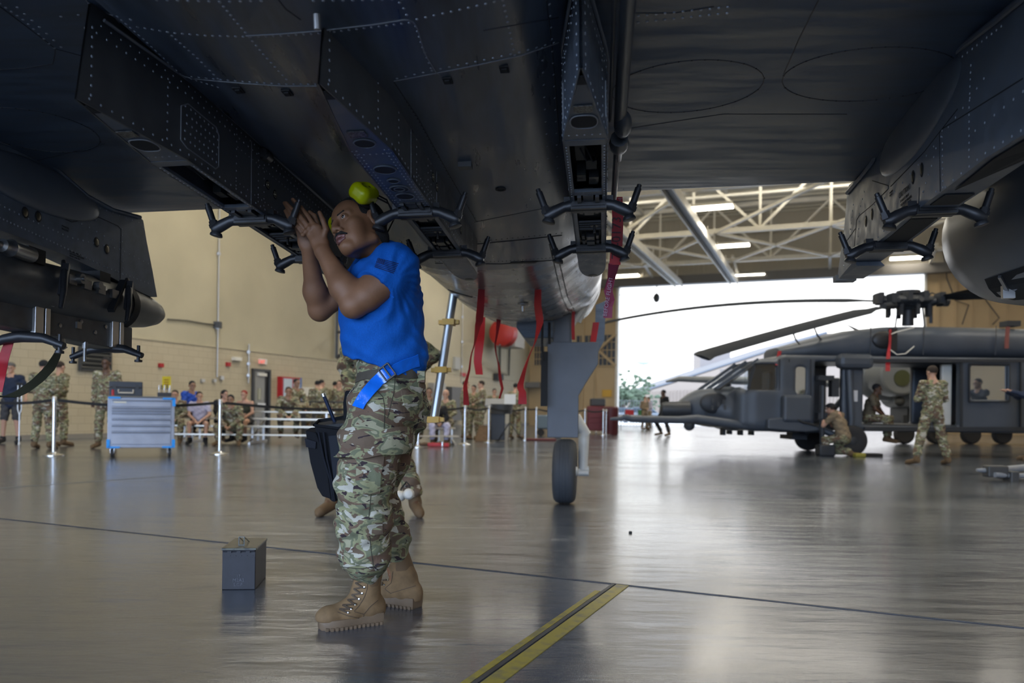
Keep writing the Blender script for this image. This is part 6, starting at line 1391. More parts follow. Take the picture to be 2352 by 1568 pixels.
fig('seated person with red hair and dark tank top beside the grey door', seatp(566, 950, 19.3), -100, 'sit', 'lap', top=M_olive, sleeve='tank', legs='bare', bottom=M_shorts, hair=M_redh, boots=M_blackc, seat=.50, lean=.08, H_=1.66)
fig('seated person in camouflage uniform bending forward in front of the red cabinet', seatp(660, 950, 20.2), -70, 'sit', 'knees', hair=M_brown, skin=M_mid, seat=.58, lean=.20)
fig('person in camouflage uniform sitting higher just behind the bending one by the red cabinet', seatp(674, 950, 21.2), -40, 'sit', 'knees', hair=M_blackc, skin=M_mid, seat=.78, lean=.08)
fig('standing person in camouflage uniform seen from behind with arms folded right of red cabinet', PZ(736, 1001), 70, arms='front', hair=M_blackc, headturn=45)
fig('standing person in camouflage uniform half hidden behind the one with folded arms', PZ(727, 999), 100, arms='front', hair=M_blackc)
fig('standing person in camouflage uniform facing the camera between two dark haired ones', PZ(779, 1001), -95, arms='down', hair=M_brown)
fig('standing dark haired person in camouflage uniform left in the group nearest the airman', PZ(767, 998), 60, arms='front', hair=M_blackc)
fig('standing dark haired person in camouflage uniform right in the group nearest the airman', PZ(797, 998), 150, arms='front', hair=M_blackc)
fig('seated person in camouflage uniform just right of the trousers of the airman', seatp(985, 950, 20.5), -85, 'sit', 'lap', seat=.58, lean=.1, skin=M_mid)
fig('seated person in black shirt low behind the airman, beside the leaning pole', seatp(1001, 950, 19.8), -70, 'sit', 'lap', top=M_blackc, bottom=M_whitec, seat=.44, lean=.15, H_=1.68, skin=M_mid)
fig('bald seated person in camouflage uniform right of the leaning pole', seatp(1024, 950, 20.5), -95, 'sit', 'lap', seat=.50, hair=M_pale, H_=1.76)
fig('tall standing person in camouflage uniform seen in profile behind the fourth post', PZ(1066, 1008), 10, arms='front', hair=M_brown)
fig('standing person in camouflage uniform partly hidden between two tall ones', PZ(1088, 1006), -120, arms='down', hair=M_blackc, H_=1.68)
fig('standing person in camouflage uniform facing left right of the hidden one', PZ(1106, 1009), 185, arms='front', hair=M_brown)
fig('person in camouflage uniform standing behind the black lectern', PZ(1134, 1003), -80, arms='front', hair=M_blackc, H_=1.62)
fig('person in camouflage uniform standing beside the black tripod, back turned', PZ(1182, 1007), 60, arms='front', hair=M_blackc, H_=1.76)
# second crew member right behind the airman
S2 = PZ(857, 1180); fig('person in camouflage uniform hidden behind the airman, arm and one boot showing', S2, -88, arms='behind', hair=M_blackc, skin=M_drk, H_=1.84, spread=.40, hh=.011)
mb = MB(); c1 = P(918, 1139, 6.02); c2 = P(939, 1134, 6.0)
T = thing('hearing_protector', 'pair of white ear cups hanging beside the boot behind the airman', 'ear protection', (c1 + c2) / 2 * [1, 1, 0] + ZU * .15)
for c, ax_ in ((c1, unit([-.5, -.8, 0])), (c2, unit([.1, -1, .1]))): MB().lathe(c, ax_, [(-.03, .036), (0, .042), (.02, .040), (.034, .028), (.038, .012), (.038, 0)], 24).build('ear_cup', mat('off_white_plastic', (.62, .60, .55), .4), T)
MB().tube([c1, c1 + [0, .08, .05], (c1 + c2) / 2 + [0, .12, .09], c2 + [0, .08, .05], c2], .007, 8).build('headband', M_black, T)
# right side of the hall
fig('standing person in camouflage uniform with back turned, watching at the open helicopter door', PZ(2140, 1067), 95, arms='crossed', hair=M_brown, H_=1.80, spread=.34, hh=.012, headturn=-10)
fig('kneeling person in tan t-shirt and camouflage trousers at the helicopter wheel', PZ(1938, 1048), 135, 'kneel', 'face', top=M_tant, sleeve='short', skin=M_pale, hair=M_brown, hh=.012, cap_=M_blackc)
fig('person in tan t-shirt sitting in the helicopter doorway with one leg stretched out', seatp(1994, 960, 17.9), -35, 'sit', 'lap', top=mat('dark_tan_tshirt', (.12, .10, .07), .85), sleeve='short', skin=M_drk, hair=M_blackc, seat=.74, lean=.12, spread=.05)
fig('person in blue overalls reaching in from the right edge by the rear door', PZ(2372, 1057), 165, arms='reach', top=M_navy, hair=M_brown)
fig('dark silhouetted person walking outside beyond the nose of the helicopter', PZ(1524, 1000), 200, arms='down', top=M_blackc, bottom=M_blackc, hair=M_blackc, skin=M_drk, H_=1.80, spread=.5, sleeve='long', knee=1)
fig('person in sand coloured clothing standing outside, left one of the sunlit pair', PZ(1480, 986), -60, arms='front', top=M_tant, bottom=M_tant, hair=M_brown)
fig('person in white shirt standing outside, right one of the sunlit pair', PZ(1490, 985), 200, arms='front', top=M_whitec, bottom=M_tant, hair=M_brown)
# ================================================================== THINGS ALONG THE LEFT WALL
def post(p, label, h=1.0):
    T = thing('barrier_post', label, 'barrier post', p, 'retractable belt posts')
    MB().lathe((0, 0, 0), ZU, [(0, .17), (.012, .17), (.03, .12), (.045, .05), (.06, .036)], 28).build('base', M_steel, T, local=True)
    MB().tube([(0, 0, .05), (0, 0, h - .08)], .032, 18).build('pole', M_steel, T, local=True)
    MB().lathe((0, 0, h - .10), ZU, [(0, .034), (.002, .038), (.085, .038), (.10, .03), (.10, 0)], 18).build('belt_head', M_alu, T, local=True)
    return T
pp = [(123, 1046), (504, 1043), (960, 1027), (1067, 1021), (1122, 1016), (1206, 1011), (1231, 1010), (1343, 1002), (1385, 1000), (1392, 998)]
pl = ['leftmost chrome belt post, in front of the two soldiers turned away', 'chrome belt post between the tool cabinet and the airman', 'chrome belt post half hidden right behind the airman', 'chrome belt post in front of the tall soldier in profile', 'chrome belt post just left of the black lectern', 'left post of the pair left of the nose gear', 'right post of the pair left of the nose gear', 'chrome belt post between nose gear and the red tool chest', 'left of the two posts touching the red tool chest', 'right of the two posts touching the red tool chest']
pw = [PZ(*q) for q in pp]; pr0 = post(pw[0], pl[0])
for p, l in zip(pw[1:], pl[1:]): copy_thing(pr0, p, None, l)
seq = [P(-60, 905, 13.9) * [1, 1, 0] + ZU * .92] + [p + ZU * .94 for p in pw]
bl = ['black barrier belt reaching from the left edge to the first post', 'black barrier belt running behind the tool cabinet', 'black barrier belt crossing in front of the seated people up to the airman', 'barrier belt right of the airman across the leaning pole', 'barrier belt in front of the soldiers left of the lectern', 'barrier belt passing behind the lectern and tripod', 'short barrier belt between the close pair of posts', 'barrier belt behind the nose gear door', 'barrier belt in front of the red tool chest']
for i in range(9):
    a, b = seq[i], seq[i + 1]; q = [a + (b - a) * t - ZU * .10 * 4 * t * (1 - t) * min(1, np.linalg.norm(b - a) / 3) for t in np.linspace(.02 if i else 0, .98, 9)]
    tag(recenter(MB().ribbon(q, [ZU * .05] * 9, .003).build('barrier_belt', M_blackc, None, smooth=0)), bl[i], 'belt', 'belts between the posts')
# tool cabinet on casters
cl = PZ(243, 1049); cr = PZ(374, 1049); w0 = P(236, 1000, cl[1])[0]; w1 = P(389, 1000, cr[1])[0]; cy = cl[1]; CWd = w1 - w0; cz0 = P(300, 1028, cy)[2]; cz1 = P(300, 912, cy)[2]; cxm = (w0 + w1) / 2; cd = .6
T = thing('tool_cabinet', 'silver rolling tool cabinet with blue corners and many drawers', 'tool cabinet', (cxm, cy + cd / 2, 0))
M_sil = mat('silver_paint', (.30, .32, .38), .38, .3, var=.08, vs=4); M_blu = mat('blue_corner', (.01, .28, .80), .4)
hgt = cz1 - cz0; MB().box((cxm, cy + cd / 2 + .01, (cz0 + cz1) / 2), (CWd, cd, hgt)).build('cabinet_body', M_sil, T, smooth=0, bevel=.01)
MB().box((cxm, cy + cd / 2, cz1 + .012), (CWd + .01, cd + .02, .02)).build('top_tray', mat('drab_mat', (.16, .15, .13), .7), T, smooth=0)
fr_ = [0, .165, .225, .29, .42, .56, .70, .985]
for i in range(7):
    za, zb = cz1 - .04 - (hgt - .08) * fr_[i], cz1 - .04 - (hgt - .08) * fr_[i + 1]
    dw_ = MB().box((cxm, cy + .0, (za + zb) / 2), (CWd * .88, .02, abs(za - zb) - .02)).build('drawer', M_sil, T, smooth=0, bevel=.004)
    MB().box((cxm, cy - .015, za - .016), (CWd * .87, .018, .016)).build('drawer_pull', mat('pull_gap_dark', (.10, .10, .11), .3, .5), dw_, smooth=0)  # pulls darkened to draw the shaded gaps between drawers
mb = MB()
for sx, sz in ((1, 1), (1, -1), (-1, 1), (-1, -1)):
    x_ = cxm + sx * CWd / 2; z_ = (cz0 + cz1) / 2 + sz * hgt / 2
    if not (sx < 0 and sz > 0): mb.box((x_ - sx * .015, cy + .04, z_ - sz * .07), (.05, .12, .14))
    mb.box((x_ - sx * .10, cy + .0, z_ - sz * .012), (.18, .04, .028))
mb.build('corner_guard', M_blu, T, smooth=0)
MB().box((cxm - CWd * .32, cy - .014, cz1 - .085), (.19, .003, .022)).build('name_strip', mat('strip_white', (.7, .65, .5), .5), T, smooth=0)
for sx in (-1, 1):
    for dy in (.08, cd - .08):
        wcx = cxm + sx * CWd * .43; cc = np.array([wcx, cy + dy, .075])
        ca_ = MB().lathe(cc, (1, 0, 0), [(-.022, .055), (-.02, .072), (.02, .072), (.022, .055)], 20).build('caster', M_rubber, T)
        m_ = MB().lathe(cc, (1, 0, 0), [(-.03, .028), (.03, .028)], 14); m_.box(cc + [0, 0, .055], (.07, .05, .012)); m_.box(cc + [.028, 0, .03], (.006, .04, .08)); m_.box(cc + [-.028, 0, .03], (.006, .04, .08)); m_.build('caster_fork', M_steel, ca_)
b0 = np.array([cxm - CWd * .24, cy + .25, cz1 + .022])
T = thing('equipment_case', 'black hard case with pale handle on top of the tool cabinet', 'case', b0)
MB().box(b0 + ZU * .12, (.50, .34, .24)).build('case_body', mat('case_black', (.016, .02, .03), .45), T, smooth=0, bevel=.02); MB().box(b0 + ZU * .14 - [0, .17, 0], (.51, .02, .02)).build('case_seam', M_black, T, smooth=0)
mb = MB(); mb.tube([b0 + [-.11, -.18, .10], b0 + [-.11, -.21, .05], b0 + [.11, -.21, .05], b0 + [.11, -.18, .10]], .012, 8); mb.build('handle', mat('pale_handle', (.55, .50, .42), .5), T)
for s in (-1, 1): MB().box(b0 + [s * .17, -.175, .15], (.05, .02, .07)).build('latch', M_black, T, smooth=0)
b1 = np.array([w0 + .07, cy + .10, cz1 + .022]); T = thing('spray_bottle', 'small bottle with red base at the left corner of the tool cabinet', 'bottle', b1)
MB().lathe(b1, ZU, [(0, .028), (.09, .028), (.11, .012)], 14).build('bottle_body', M_red, T); MB().lathe(b1 + ZU * .11, ZU, [(0, .012), (.05, .012), (.06, .022), (.08, .020), (.12, .01)], 12).build('nozzle', M_dgrey, T)
b2 = np.array([cxm + CWd * .34, cy + .22, cz1 + .022]); T = thing('tool_holder', 'black holder of upright screwdrivers on the right of the tool cabinet', 'tool holder', b2)
MB().box(b2 + ZU * .035, (.22, .14, .07)).build('holder_block', M_black, T, smooth=0, bevel=.006)
for i in range(5): MB().lathe(b2 + [-.085 + i * .042, 0, .07], ZU, [(0, .004), (.05, .004), (.05, .012), (.12, .012), (.13, .006)], 10).build('screwdriver', [M_alu, M_dgrey][i % 2], T)
for o in [x for x in C.objects if x.parent is None and x.name.split('.')[0] in ('tool_cabinet', 'equipment_case', 'spray_bottle', 'tool_holder')]:
    pv = Vector((cxm, cy + cd / 2, 0)); o.location = pv + Matrix.Rotation(R(24), 3, 'Z') @ (o.location - pv); o.rotation_euler = (0, 0, R(24))
# hand sign on a stand behind the cabinet
sp = PZ(385, 1003); T = thing('caution_sign', 'yellow caution sign on a thin stand behind the tool cabinet', 'sign', sp); D_s = sp[1]
a = P(373, 864, D_s); b = P(392, 891, D_s); MB().box((a + b) / 2, (abs(b[0] - a[0]), .02, abs(a[2] - b[2]))).build('sign_board', mat('sign_yellow', (.68, .54, .0), .5), T, smooth=0)
MB().tube([sp, np.array([sp[0], sp[1] + .03, P(383, 891, D_s)[2]])], .012, 8).build('stand', M_alu, T); mb = MB()
for z_ in (.7, .5, .3): mb.box(((a + b) / 2)[0:1].tolist() + [D_s - .012, b[2] + (a[2] - b[2]) * z_], (.13, .003, .028))
mb.build('sign_lines', mat('sign_ink', (.30, .10, .01), .6), T, smooth=0)
# bleachers
def bleacher(x0, x1, D0_, nm):
    "low three-row aluminium bleacher between two pixel columns"
    a = P(x0, 950, D0_); b = P(x1, 950, D0_ + .35); a[2] = b[2] = 0; d = unit(b - a); n = np.array([-d[1], d[0], 0]); Lb = np.linalg.norm(b - a)
    T = thing('bleacher', nm, 'bleacher', (a + b) / 2)
    for r_ in range(3):
        s0 = a + n * (.25 + r_ * .62); z = .42 + r_ * .17
        MB().box(s0 + d * Lb / 2 + ZU * z, (Lb, .25, .035), (d, n, ZU)).build('seat_plank', mat('bleacher_aluminium', (.60, .57, .50), .40, .6), T, smooth=0)
        MB().box(s0 - n * .30 + d * Lb / 2 + ZU * (z - .19), (Lb, .25, .03), (d, n, ZU)).build('foot_plank', MATS['bleacher_aluminium'], T, smooth=0)
    k = max(2, int(Lb / 1.6) + 1)
    for i in range(k):
        o_ = a + d * (Lb * (.06 + .88 * i / (k - 1))); f_ = MB()
        f_.bar(o_ - n * .1 + ZU * .03, o_ + n * 1.8 + ZU * .03, .05); f_.bar(o_ + ZU * .05, o_ + n * 1.75 + ZU * .60, .045)
        for r_ in range(3): f_.bar(o_ + n * (.25 + r_ * .62) + ZU * .03, o_ + n * (.25 + r_ * .62) + ZU * (.40 + r_ * .17), .045)
        f_.build('frame', M_alu, T, smooth=0)
    return T
bleacher(395, 752, 18.3, 'low aluminium bleacher behind the tool cabinet and second post, with people sitting on it')
bleacher(958, 1050, 19.2, 'low aluminium bleacher right of the airman, crossed by the leaning pole')
mb = MB(); c = seatp(712, 950, 22.5)
for s in (0, 1.6): mb.tube([c + [s, 0, 0], c + [s, 0, 1.05]], .03, 8)
for z_ in (.7, 1.05): mb.tube([c + [-.6, 0, z_], c + [2.2, 0, z_]], .025, 8)
tag(recenter(mb.build('handrail', M_dgrey)), 'dark guard rail behind the bleacher near the standing group', 'rail')
c = PZ(708, 1003); tag(recenter(MB().lathe(c, ZU, [(0, .2), (.7, .24), (.72, .26), (.76, .26), (.8, .1)], 20).build('waste_bin', M_dgrey)), 'dark waste bin behind the bleacher beside the standing soldiers', 'bin')
# lectern, music stand, box, red object
c = PZ(1143, 1012); T = thing('lectern', 'black lectern with slanted top and round front basket behind the belt', 'lectern', c)
MB().box(c + [0, 0, .52], (.42, .35, 1.0)).build('column', M_black, T, smooth=0, bevel=.02); MB().box(c + [0, -.05, 1.10], (.75, .5, .05), ((1, 0, 0), (0, .9, .42), (0, -.42, .9))).build('slanted_top', mat('lectern_top', (.22, .23, .25), .35), T, smooth=0, bevel=.01); MB().lathe(c + [.1, -.1, .78], ZU, [(0, .30), (.28, .34)], 24).build('basket', M_dgrey, T)
c = PZ(1170, 1014); T = thing('music_stand', 'black tripod stand with white sheet beside the lectern', 'stand', c); mb = MB()
mb.tube([c + ZU * .2, c + ZU * 1.25], .015, 8)
for a_ in (20, 140, 265): mb.tube([c + ZU * .55, c + [math.cos(R(a_)) * .42, math.sin(R(a_)) * .42, .01]], .014, 8)
mb.build('tripod', M_black, T); MB().box(c + ZU * 1.2 - [0, .03, 0], (.32, .02, .28)).build('sheet', mat('paper', (.7, .7, .68), .7), T, smooth=0)
c = PZ(1108, 1013); T = thing('wooden_box', 'small brown wooden box standing on the floor left of the lectern', 'box', c); MB().prism([c + [-.22, 0, 0], c + [.2, 0, 0], c + [.2, 0, .42], c + [-.10, 0, .42]], [0, .3, 0]).build('box_body', mat('brown_wood', (.22, .13, .06), .6, var=.2, vs=8, stretch=(1, 1, 8)), T, smooth=0, bevel=.01); MB().box(c + [.05, .15, .43], (.32, .32, .02)).build('box_lid', MATS['brown_wood'], T, smooth=0)
c = PZ(995, 1026); T = thing('red_tool_kit', 'red and brown tool roll lying on the floor right of the airman', 'tools', c)
mb = MB().box(c + [.12, 0, .05], (.50, .12, .09)); mb.build('red_case', M_red, T, smooth=0, bevel=.02); MB().tube([c + [-.42, 0, .04], c + [-.2, .03, .06], c + [.05, 0, .05]], [.02, .05, .04], 10).build('cloth_roll', mat('brown_cloth', (.12, .07, .04), .8), T); MB().lathe(c + [.22, -.06, .02], ZU, [(0, .03), (.10, .03)], 12).build('chrome_cup', M_steel, T)
c = PZ(1243, 1012); tag(recenter(MB().box(c + [0, .2, .03], (.9, .5, .06)).build('floor_mat', mat('maroon_mat', (.10, .02, .02), .8), bevel=.02)), 'flat maroon mat on the floor left of the nose gear', 'mat')
c = PZ(1376, 996); T = thing('red_tool_chest', 'maroon rolling tool chest with black hood by the far wall opening', 'tool cabinet', c); M_mar = mat('maroon_paint', (.16, .02, .025), .45)
MB().box(c + [0, .3, .62], (.95, .6, 1.0)).build('chest_body', M_mar, T, smooth=0, bevel=.03); MB().box(c + [-.05, .3, 1.28], (.6, .45, .32)).build('black_hood', M_dgrey, T, smooth=0, bevel=.05)
for i in range(4): MB().box(c + [0, -.012, .30 + i * .22], (.85, .02, .19)).build('drawer', M_mar, T, smooth=0, bevel=.005)
for s in (-.38, -.12, .12, .38): MB().lathe(c + [s, .02, .06], (1, 0, 0), [(-.03, .06), (.03, .06)], 14).build('wheel', mat('white_wheel', (.55, .53, .5), .5), T)
c = PZ(1404, 998); tag(recenter(MB().lathe(c + [0, .3, 0], ZU, [(0, .3), (.05, .32), (1.05, .32), (1.1, .28), (1.1, 0)], 24).build('drum', mat('dark_maroon_drum', (.09, .015, .02), .5))), 'dark maroon drum right beside the red tool chest', 'drum')
c = PZ(1262, 1002); T = thing('pressure_cart', 'low grey blue service cart half hidden left of the gear door', 'cart', c); MB().box(c + [0, .5, .5], (.9, .6, .5)).build('cart_body', mat('cart_blue', (.12, .17, .22), .5), T, smooth=0, bevel=.05)
for s in (-.3, .3): MB().lathe(c + [s, .2, .13], (0, 1, 0), [(-.05, .13), (.05, .13)], 18).build('wheel', M_rubber, T)
# tow bar in the lower right
c = PZ(2300, 1104); T = thing('tow_bar', 'grey folded tow bar lying on the floor at the right edge', 'tow bar', c); D_ = c[1]
mb = MB().tube([P(2352, 1074, D_ + .4), P(2300, 1078, D_ + .2), P(2262, 1080, D_), P(2243, 1079, D_)], [.05, .045, .035, .02], 12); mb.tube([P(2400, 1092, D_), P(2330, 1092, D_), P(2285, 1090, D_ - .1)], .035, 10); mb.build('bar', mat('tow_grey', (.22, .24, .27), .5), T)
mb = MB().box(P(2286, 1082, D_), (.28, .16, .16)); mb.box(P(2322, 1098, D_), (.12, .2, .2)); mb.build('coupling', M_dgrey, T, smooth=0, bevel=.02); MB().tube([P(2268, 1088, D_ - .05), P(2300, 1099, D_ - .05), P(2340, 1094, D_ - .05)], .010, 6).build('cable', M_black, T); MB().lathe(P(2322, 1106, D_) * [1, 1, 0] + ZU * .05, (1, 0, 0), [(-.05, .05), (.05, .05)], 14).build('wheel', M_rubber, T)
for x, y, w in ((2340, 1048, .14),):
    pass
# small things on the floor by the helicopter
c = PZ(2000, 1047); tag(recenter(MB().box(c + ZU * .03, (.42, .25, .06)).build('tool_tray', M_black, bevel=.01)), 'flat black tray on the floor beside the kneeling person', 'tray')
c = PZ(1973, 1049); tag(recenter(MB().box(c + ZU * .04, (.22, .2, .08)).build('cloth_bag', mat('yellow_cloth', (.30, .26, .04), .8), bevel=.02)), 'small yellowish rag bundle beside the black tray', 'rag')
c = PZ(1448, 1224); tag(recenter(MB().lathe(c, ZU, [(0, .012), (.012, .012), (.014, .006), (.014, 0)], 8).build('small_nut', M_dark)), 'tiny dark nut lying alone on the shiny floor right of the wheel', 'nut')
# ================================================================== HELICOPTER
HC = 18.4                       # depth of its centre plane
M_heli = mat('helicopter_slate_paint', (.060, .072, .092), .45, var=.12, vs=1.2, det=5); M_helid = mat('helicopter_dark', (.022, .026, .033), .5); M_hglass = mat('cockpit_glass', (.80, .86, .92), .02, trans=1.0)
def hp(x, y, d=0.0): return P(x, y, HC + d)
T = HEL = thing('helicopter', 'slate grey military helicopter standing side-on in the open hangar doorway', 'helicopter', hp(2080, 1000) * [1, 1, 0])
Z3 = np.array([0, 1., 0])
def slab(x, yt, yb, w, r=.12):       # body station: pixel column, top and bottom rows at the near side depth
    a = P(x, yt, HC - w); b = P(x, yb, HC - w); return (a[0], (a[2] + b[2]) / 2, (a[2] - b[2]) / 2, w, r)
def loft(st, n=36, ex=3.2):
    V = []; F = []
    for (x, zc, hz, w, r) in st:
        for k in range(n):
            q = 2 * math.pi * k / n; c, s = math.cos(q), math.sin(q)
            V.append((x, HC + math.copysign(abs(c) ** (2 / ex), c) * w, zc + math.copysign(abs(s) ** (2 / ex), s) * hz))
    m = len(st)
    for i in range(m - 1):
        for k in range(n): F.append((i * n + k, i * n + (k + 1) % n, (i + 1) * n + (k + 1) % n, (i + 1) * n + k))
    F.append(tuple(range(n - 1, -1, -1))); F.append(tuple((m - 1) * n + k for k in range(n))); return MB().add(V, F)
# cockpit and nose as distance-field solids with real openings for windows and doors
st = [slab(1552, 930, 960, .16), slab(1562, 922, 964, .24), slab(1590, 903, 972, .42), slab(1615, 893, 977, .55), slab(1648, 890, 982, .68), slab(1700, 884, 984, .84)]
nose_h = loft(st, 36, 2.6).build('nose', M_heli, HEL, smooth=50)
def wpx(x, y, d): p = hp(x, y, d); return p
NS = -1.10
def X_(x): return P(x, 900, HC + NS)[0]
def Z_(x, y): return P(x, y, HC + NS)[2]
def bx2(x0, x1, y0, y1, d0, d1, r=.0, k=.01):
    xa, xb = X_(x0), X_(x1); za, zb = Z_((x0 + x1) / 2, y1), Z_((x0 + x1) / 2, y0); c = ((xa + xb) / 2, HC + (d0 + d1) / 2, (za + zb) / 2)
    return rbox(c, (max(.001, abs(xb - xa) / 2 - r), abs(d1 - d0) / 2 - r, max(.001, abs(zb - za) / 2 - r)), r, k)
rl = -1.02, 1.02
prims = [bx2(1790, 2420, 818, 992, -1.10, 1.10, .10, .05), cap((X_(1715), HC - .55, Z_(1715, 905)), (X_(1715), HC + .55, Z_(1715, 905)), .30, None, .15), bx2(1722, 1850, 822, 988, -1.10, 1.10, .18, .12), bx2(1695, 1850, 890, 988, -1.08, 1.08, .18, .12), cap((X_(1700), HC - .5, Z_(1700, 950)), (X_(1700), HC + .5, Z_(1700, 950)), .36, None, .15), cap((X_(1665), HC - .40, Z_(1665, 935)), (X_(1665), HC + .40, Z_(1665, 935)), .36, None, .2)]
ta = math.atan2(Z_(1750, 822) - Z_(1650, 892), X_(1750) - X_(1650))
cth, sth = math.cos(ta), math.sin(ta); A_s = ((cth, 0, sth), (0, 1, 0), (-sth, 0, cth)); mid_ = np.array([(X_(1650) + X_(1750)) / 2, HC, (Z_(1650, 892) + Z_(1750, 822)) / 2]); nrm = np.array([-sth, 0, cth])
prims += [cut(rbox(mid_ + nrm * .8, (2.2, 1.6, .8), 0, .05, A_s))]
hollow = [bx2(1712, 2420, 832, 975, -.94, .94, .05, .02)]
prims += [cut(p) for p in hollow]
opn = [bx2(1712, 1784, 836, 895, -1.5, -.7, .04), bx2(1712, 1784, 836, 895, .7, 1.5, .04), bx2(1827, 1850, 842, 905, -1.5, -.7, .05), bx2(1872, 1934, 830, 990, -1.5, -.7, .02), bx2(1872, 1930, 830, 930, .7, 1.5, .02), bx2(1984, 2204, 830, 978, -1.5, -.7, .03), bx2(1984, 2204, 830, 974, .7, 1.5, .03), bx2(2230, 2314, 840, 918, -1.5, -.7, .06)]
prims += [cut(p) for p in opn]
wsc = [rbox(mid_ + nrm * -.02 + np.array([cth, 0, sth]) * -.02, (.52, .40, .25), 0, .01, A_s)]
prims += [cut(xf(wsc, (0, -.45, 0), np.eye(3))[0]), cut(xf(wsc, (0, .45, 0), np.eye(3))[0])]
cab = sdf_obj('cabin', prims, .035, M_heli, HEL, relax=1)
gl = MB()
def pane(x0, x1, y0, y1, d): gl.box(((X_(x0) + X_(x1)) / 2, HC + d, (Z_((x0 + x1) / 2, y0) + Z_((x0 + x1) / 2, y1)) / 2), (abs(X_(x1) - X_(x0)), .012, abs(Z_(x0, y0) - Z_(x0, y1))))
pane(1712, 1784, 836, 895, -1.03); gl.build('cockpit_window', M_hglass, HEL, smooth=0)
gl = MB(); pane(1712, 1784, 836, 895, 1.03); gl.build('cockpit_window', M_hglass, HEL, smooth=0)
M_mir = mat('reflective_window', (.45, .50, .55), .05, .9)
gl = MB(); pane(1827, 1850, 842, 905, -1.07); gl.build('door_window', M_mir, HEL, smooth=0); gl = MB(); pane(2230, 2314, 840, 918, -1.07); gl.build('cabin_window', M_mir, HEL, smooth=0)
gl = MB(); gl.box(mid_ + nrm * -.06, (1.02, 1.75, .02), A_s); gl.build('windshield', M_hglass, HEL, smooth=0)
mb = MB(); mb.bar(mid_ + np.array([-cth * .55, 0, -sth * .55]) + nrm * .0, mid_ + np.array([cth * .55, 0, sth * .55]), .08); 
for s in (-1, 1): mb.bar(mid_ + np.array([-cth * .55, s * .86, -sth * .55]), mid_ + np.array([cth * .55, s * .9, sth * .55]), .07)
mb.build('windshield_frame', M_heli, HEL, smooth=0)
def tb(name, pts, r, m=M_heli, n=12, par=HEL): return MB().tube([hp(*p) for p in pts], r, n).build(name, m, par)
# window frame bars, door edges, steps
mb = MB()
def fbar(x0, y0, x1, y1, d=-1.06, w=.05): mb.bar(P(x0, y0, HC + d), P(x1, y1, HC + d), w, .04, hint=(0, 1, 0))
fbar(1734, 838, 1718, 893); fbar(1790, 825, 1790, 985, -1.1, .03); fbar(1862, 825, 1862, 930, -1.1, .03); fbar(1812, 825, 1812, 905, -1.1, .03); fbar(2208, 828, 2208, 985, -1.13, .05); fbar(2344, 828, 2344, 985, -1.13, .03)
for a, b, c_, d_ in ((2226, 836, 2318, 836), (2226, 922, 2318, 922), (2226, 836, 2226, 922), (2318, 836, 2318, 922)): fbar(a, b, c_, d_, -1.13, .03)
fbar(1985, 985, 2352, 985, -1.16, .09); fbar(1985, 828, 2352, 828, -1.16, .07)
mb.build('door_rails', M_helid, HEL, smooth=0)
MB().box(P(1962, 909, HC - 1.12), (.14, .02, .24)).build('white_placard', mat('placard_white', (.6, .6, .62), .5), HEL, smooth=0)
MB().box(P(1962, 830, HC - 1.2), (.75, .35, .32)).build('rescue_hoist_fairing', M_heli, HEL, smooth=0, bevel=.10)
# window bulge and lower step box on the near side
MB().box(P(1828, 938, HC - 1.22), (.62, .30, .58)).build('gunner_bulge', M_heli, HEL, smooth=0, bevel=.06)
mb = MB().prism([P(1764, 962, HC - 1.3), P(1800, 958, HC - 1.3), P(1870, 975, HC - 1.3), P(1890, 988, HC - 1.3), P(1850, 992, HC - 1.3), P(1764, 985, HC - 1.3)], Z3 * .3); mb.build('step_box', M_heli, HEL, smooth=0, bevel=.03)
tb('hose', [(1810, 952, -1.35), (1845, 970, -1.35), (1880, 978, -1.35)], .02, M_black)
# gun and mount in the gunner opening
mb = MB(); mb.tube([P(1890, 885, HC - 1.35), P(1888, 960, HC - 1.35)], .06, 12); mb.tube([P(1888, 950, HC - 1.35), P(1889, 1030, HC - 1.35)], .05, 12)
for a_ in range(0, 360, 60): mb.tube([P(1888, 955, HC - 1.35) + [math.cos(R(a_)) * .04, math.sin(R(a_)) * .04, 0], P(1889, 1036, HC - 1.35) + [math.cos(R(a_)) * .04, math.sin(R(a_)) * .04, 0]], .013, 6)
mb.box(P(1893, 868, HC - 1.2), (.32, .3, .1)); mb.box(P(1915, 890, HC - 1.1), (.16, .2, .4)); mb.box(P(1886, 955, HC - 1.3), (.2, .2, .14))
mb.build('door_gun', M_helid, HEL, smooth=30)
# engine housing, exhaust, rear fuselage top
st = [slab(1783, 806, 822, .45), slab(1790, 796, 824, .55), slab(1830, 786, 826, .70), slab(1880, 772, 826, .80), slab(1960, 754, 826, .85), slab(2050, 744, 826, .88), slab(2120, 743, 826, .88), slab(2280, 746, 826, .85), slab(2380, 750, 826, .8)]
eng = loft(st, 36, 3.0).build('engine_housing', M_heli, HEL, smooth=40)
mb = MB(); q = P(2030, 780, HC - .87); mb.sphere(q, (.26, .06, .20), 20, 12); mb.box(P(2050, 780, HC - .86), (.16, .10, .50)); mb.build('engine_intake', M_black, eng)
mb = MB()
for x0 in (2000, 2122, 2288): mb.tube([P(x0, 748, HC - .80), P(x0, 770, HC - .90), P(x0 - 2, 815, HC - .90)], .009, 6)
mb.build('panel_joints', M_black, eng, smooth=0)
mb = MB()
mb.tube([P(2045, 768, HC - .95), P(2060, 762, HC - .95), P(2100, 752, HC - .95)], .012, 6); mb.tube([P(2045, 803, HC - .95), P(2060, 814, HC - .97), P(2080, 812, HC - .97), P(2100, 795, HC - .95)], .012, 6); mb.build('tether_cords', M_white, eng)
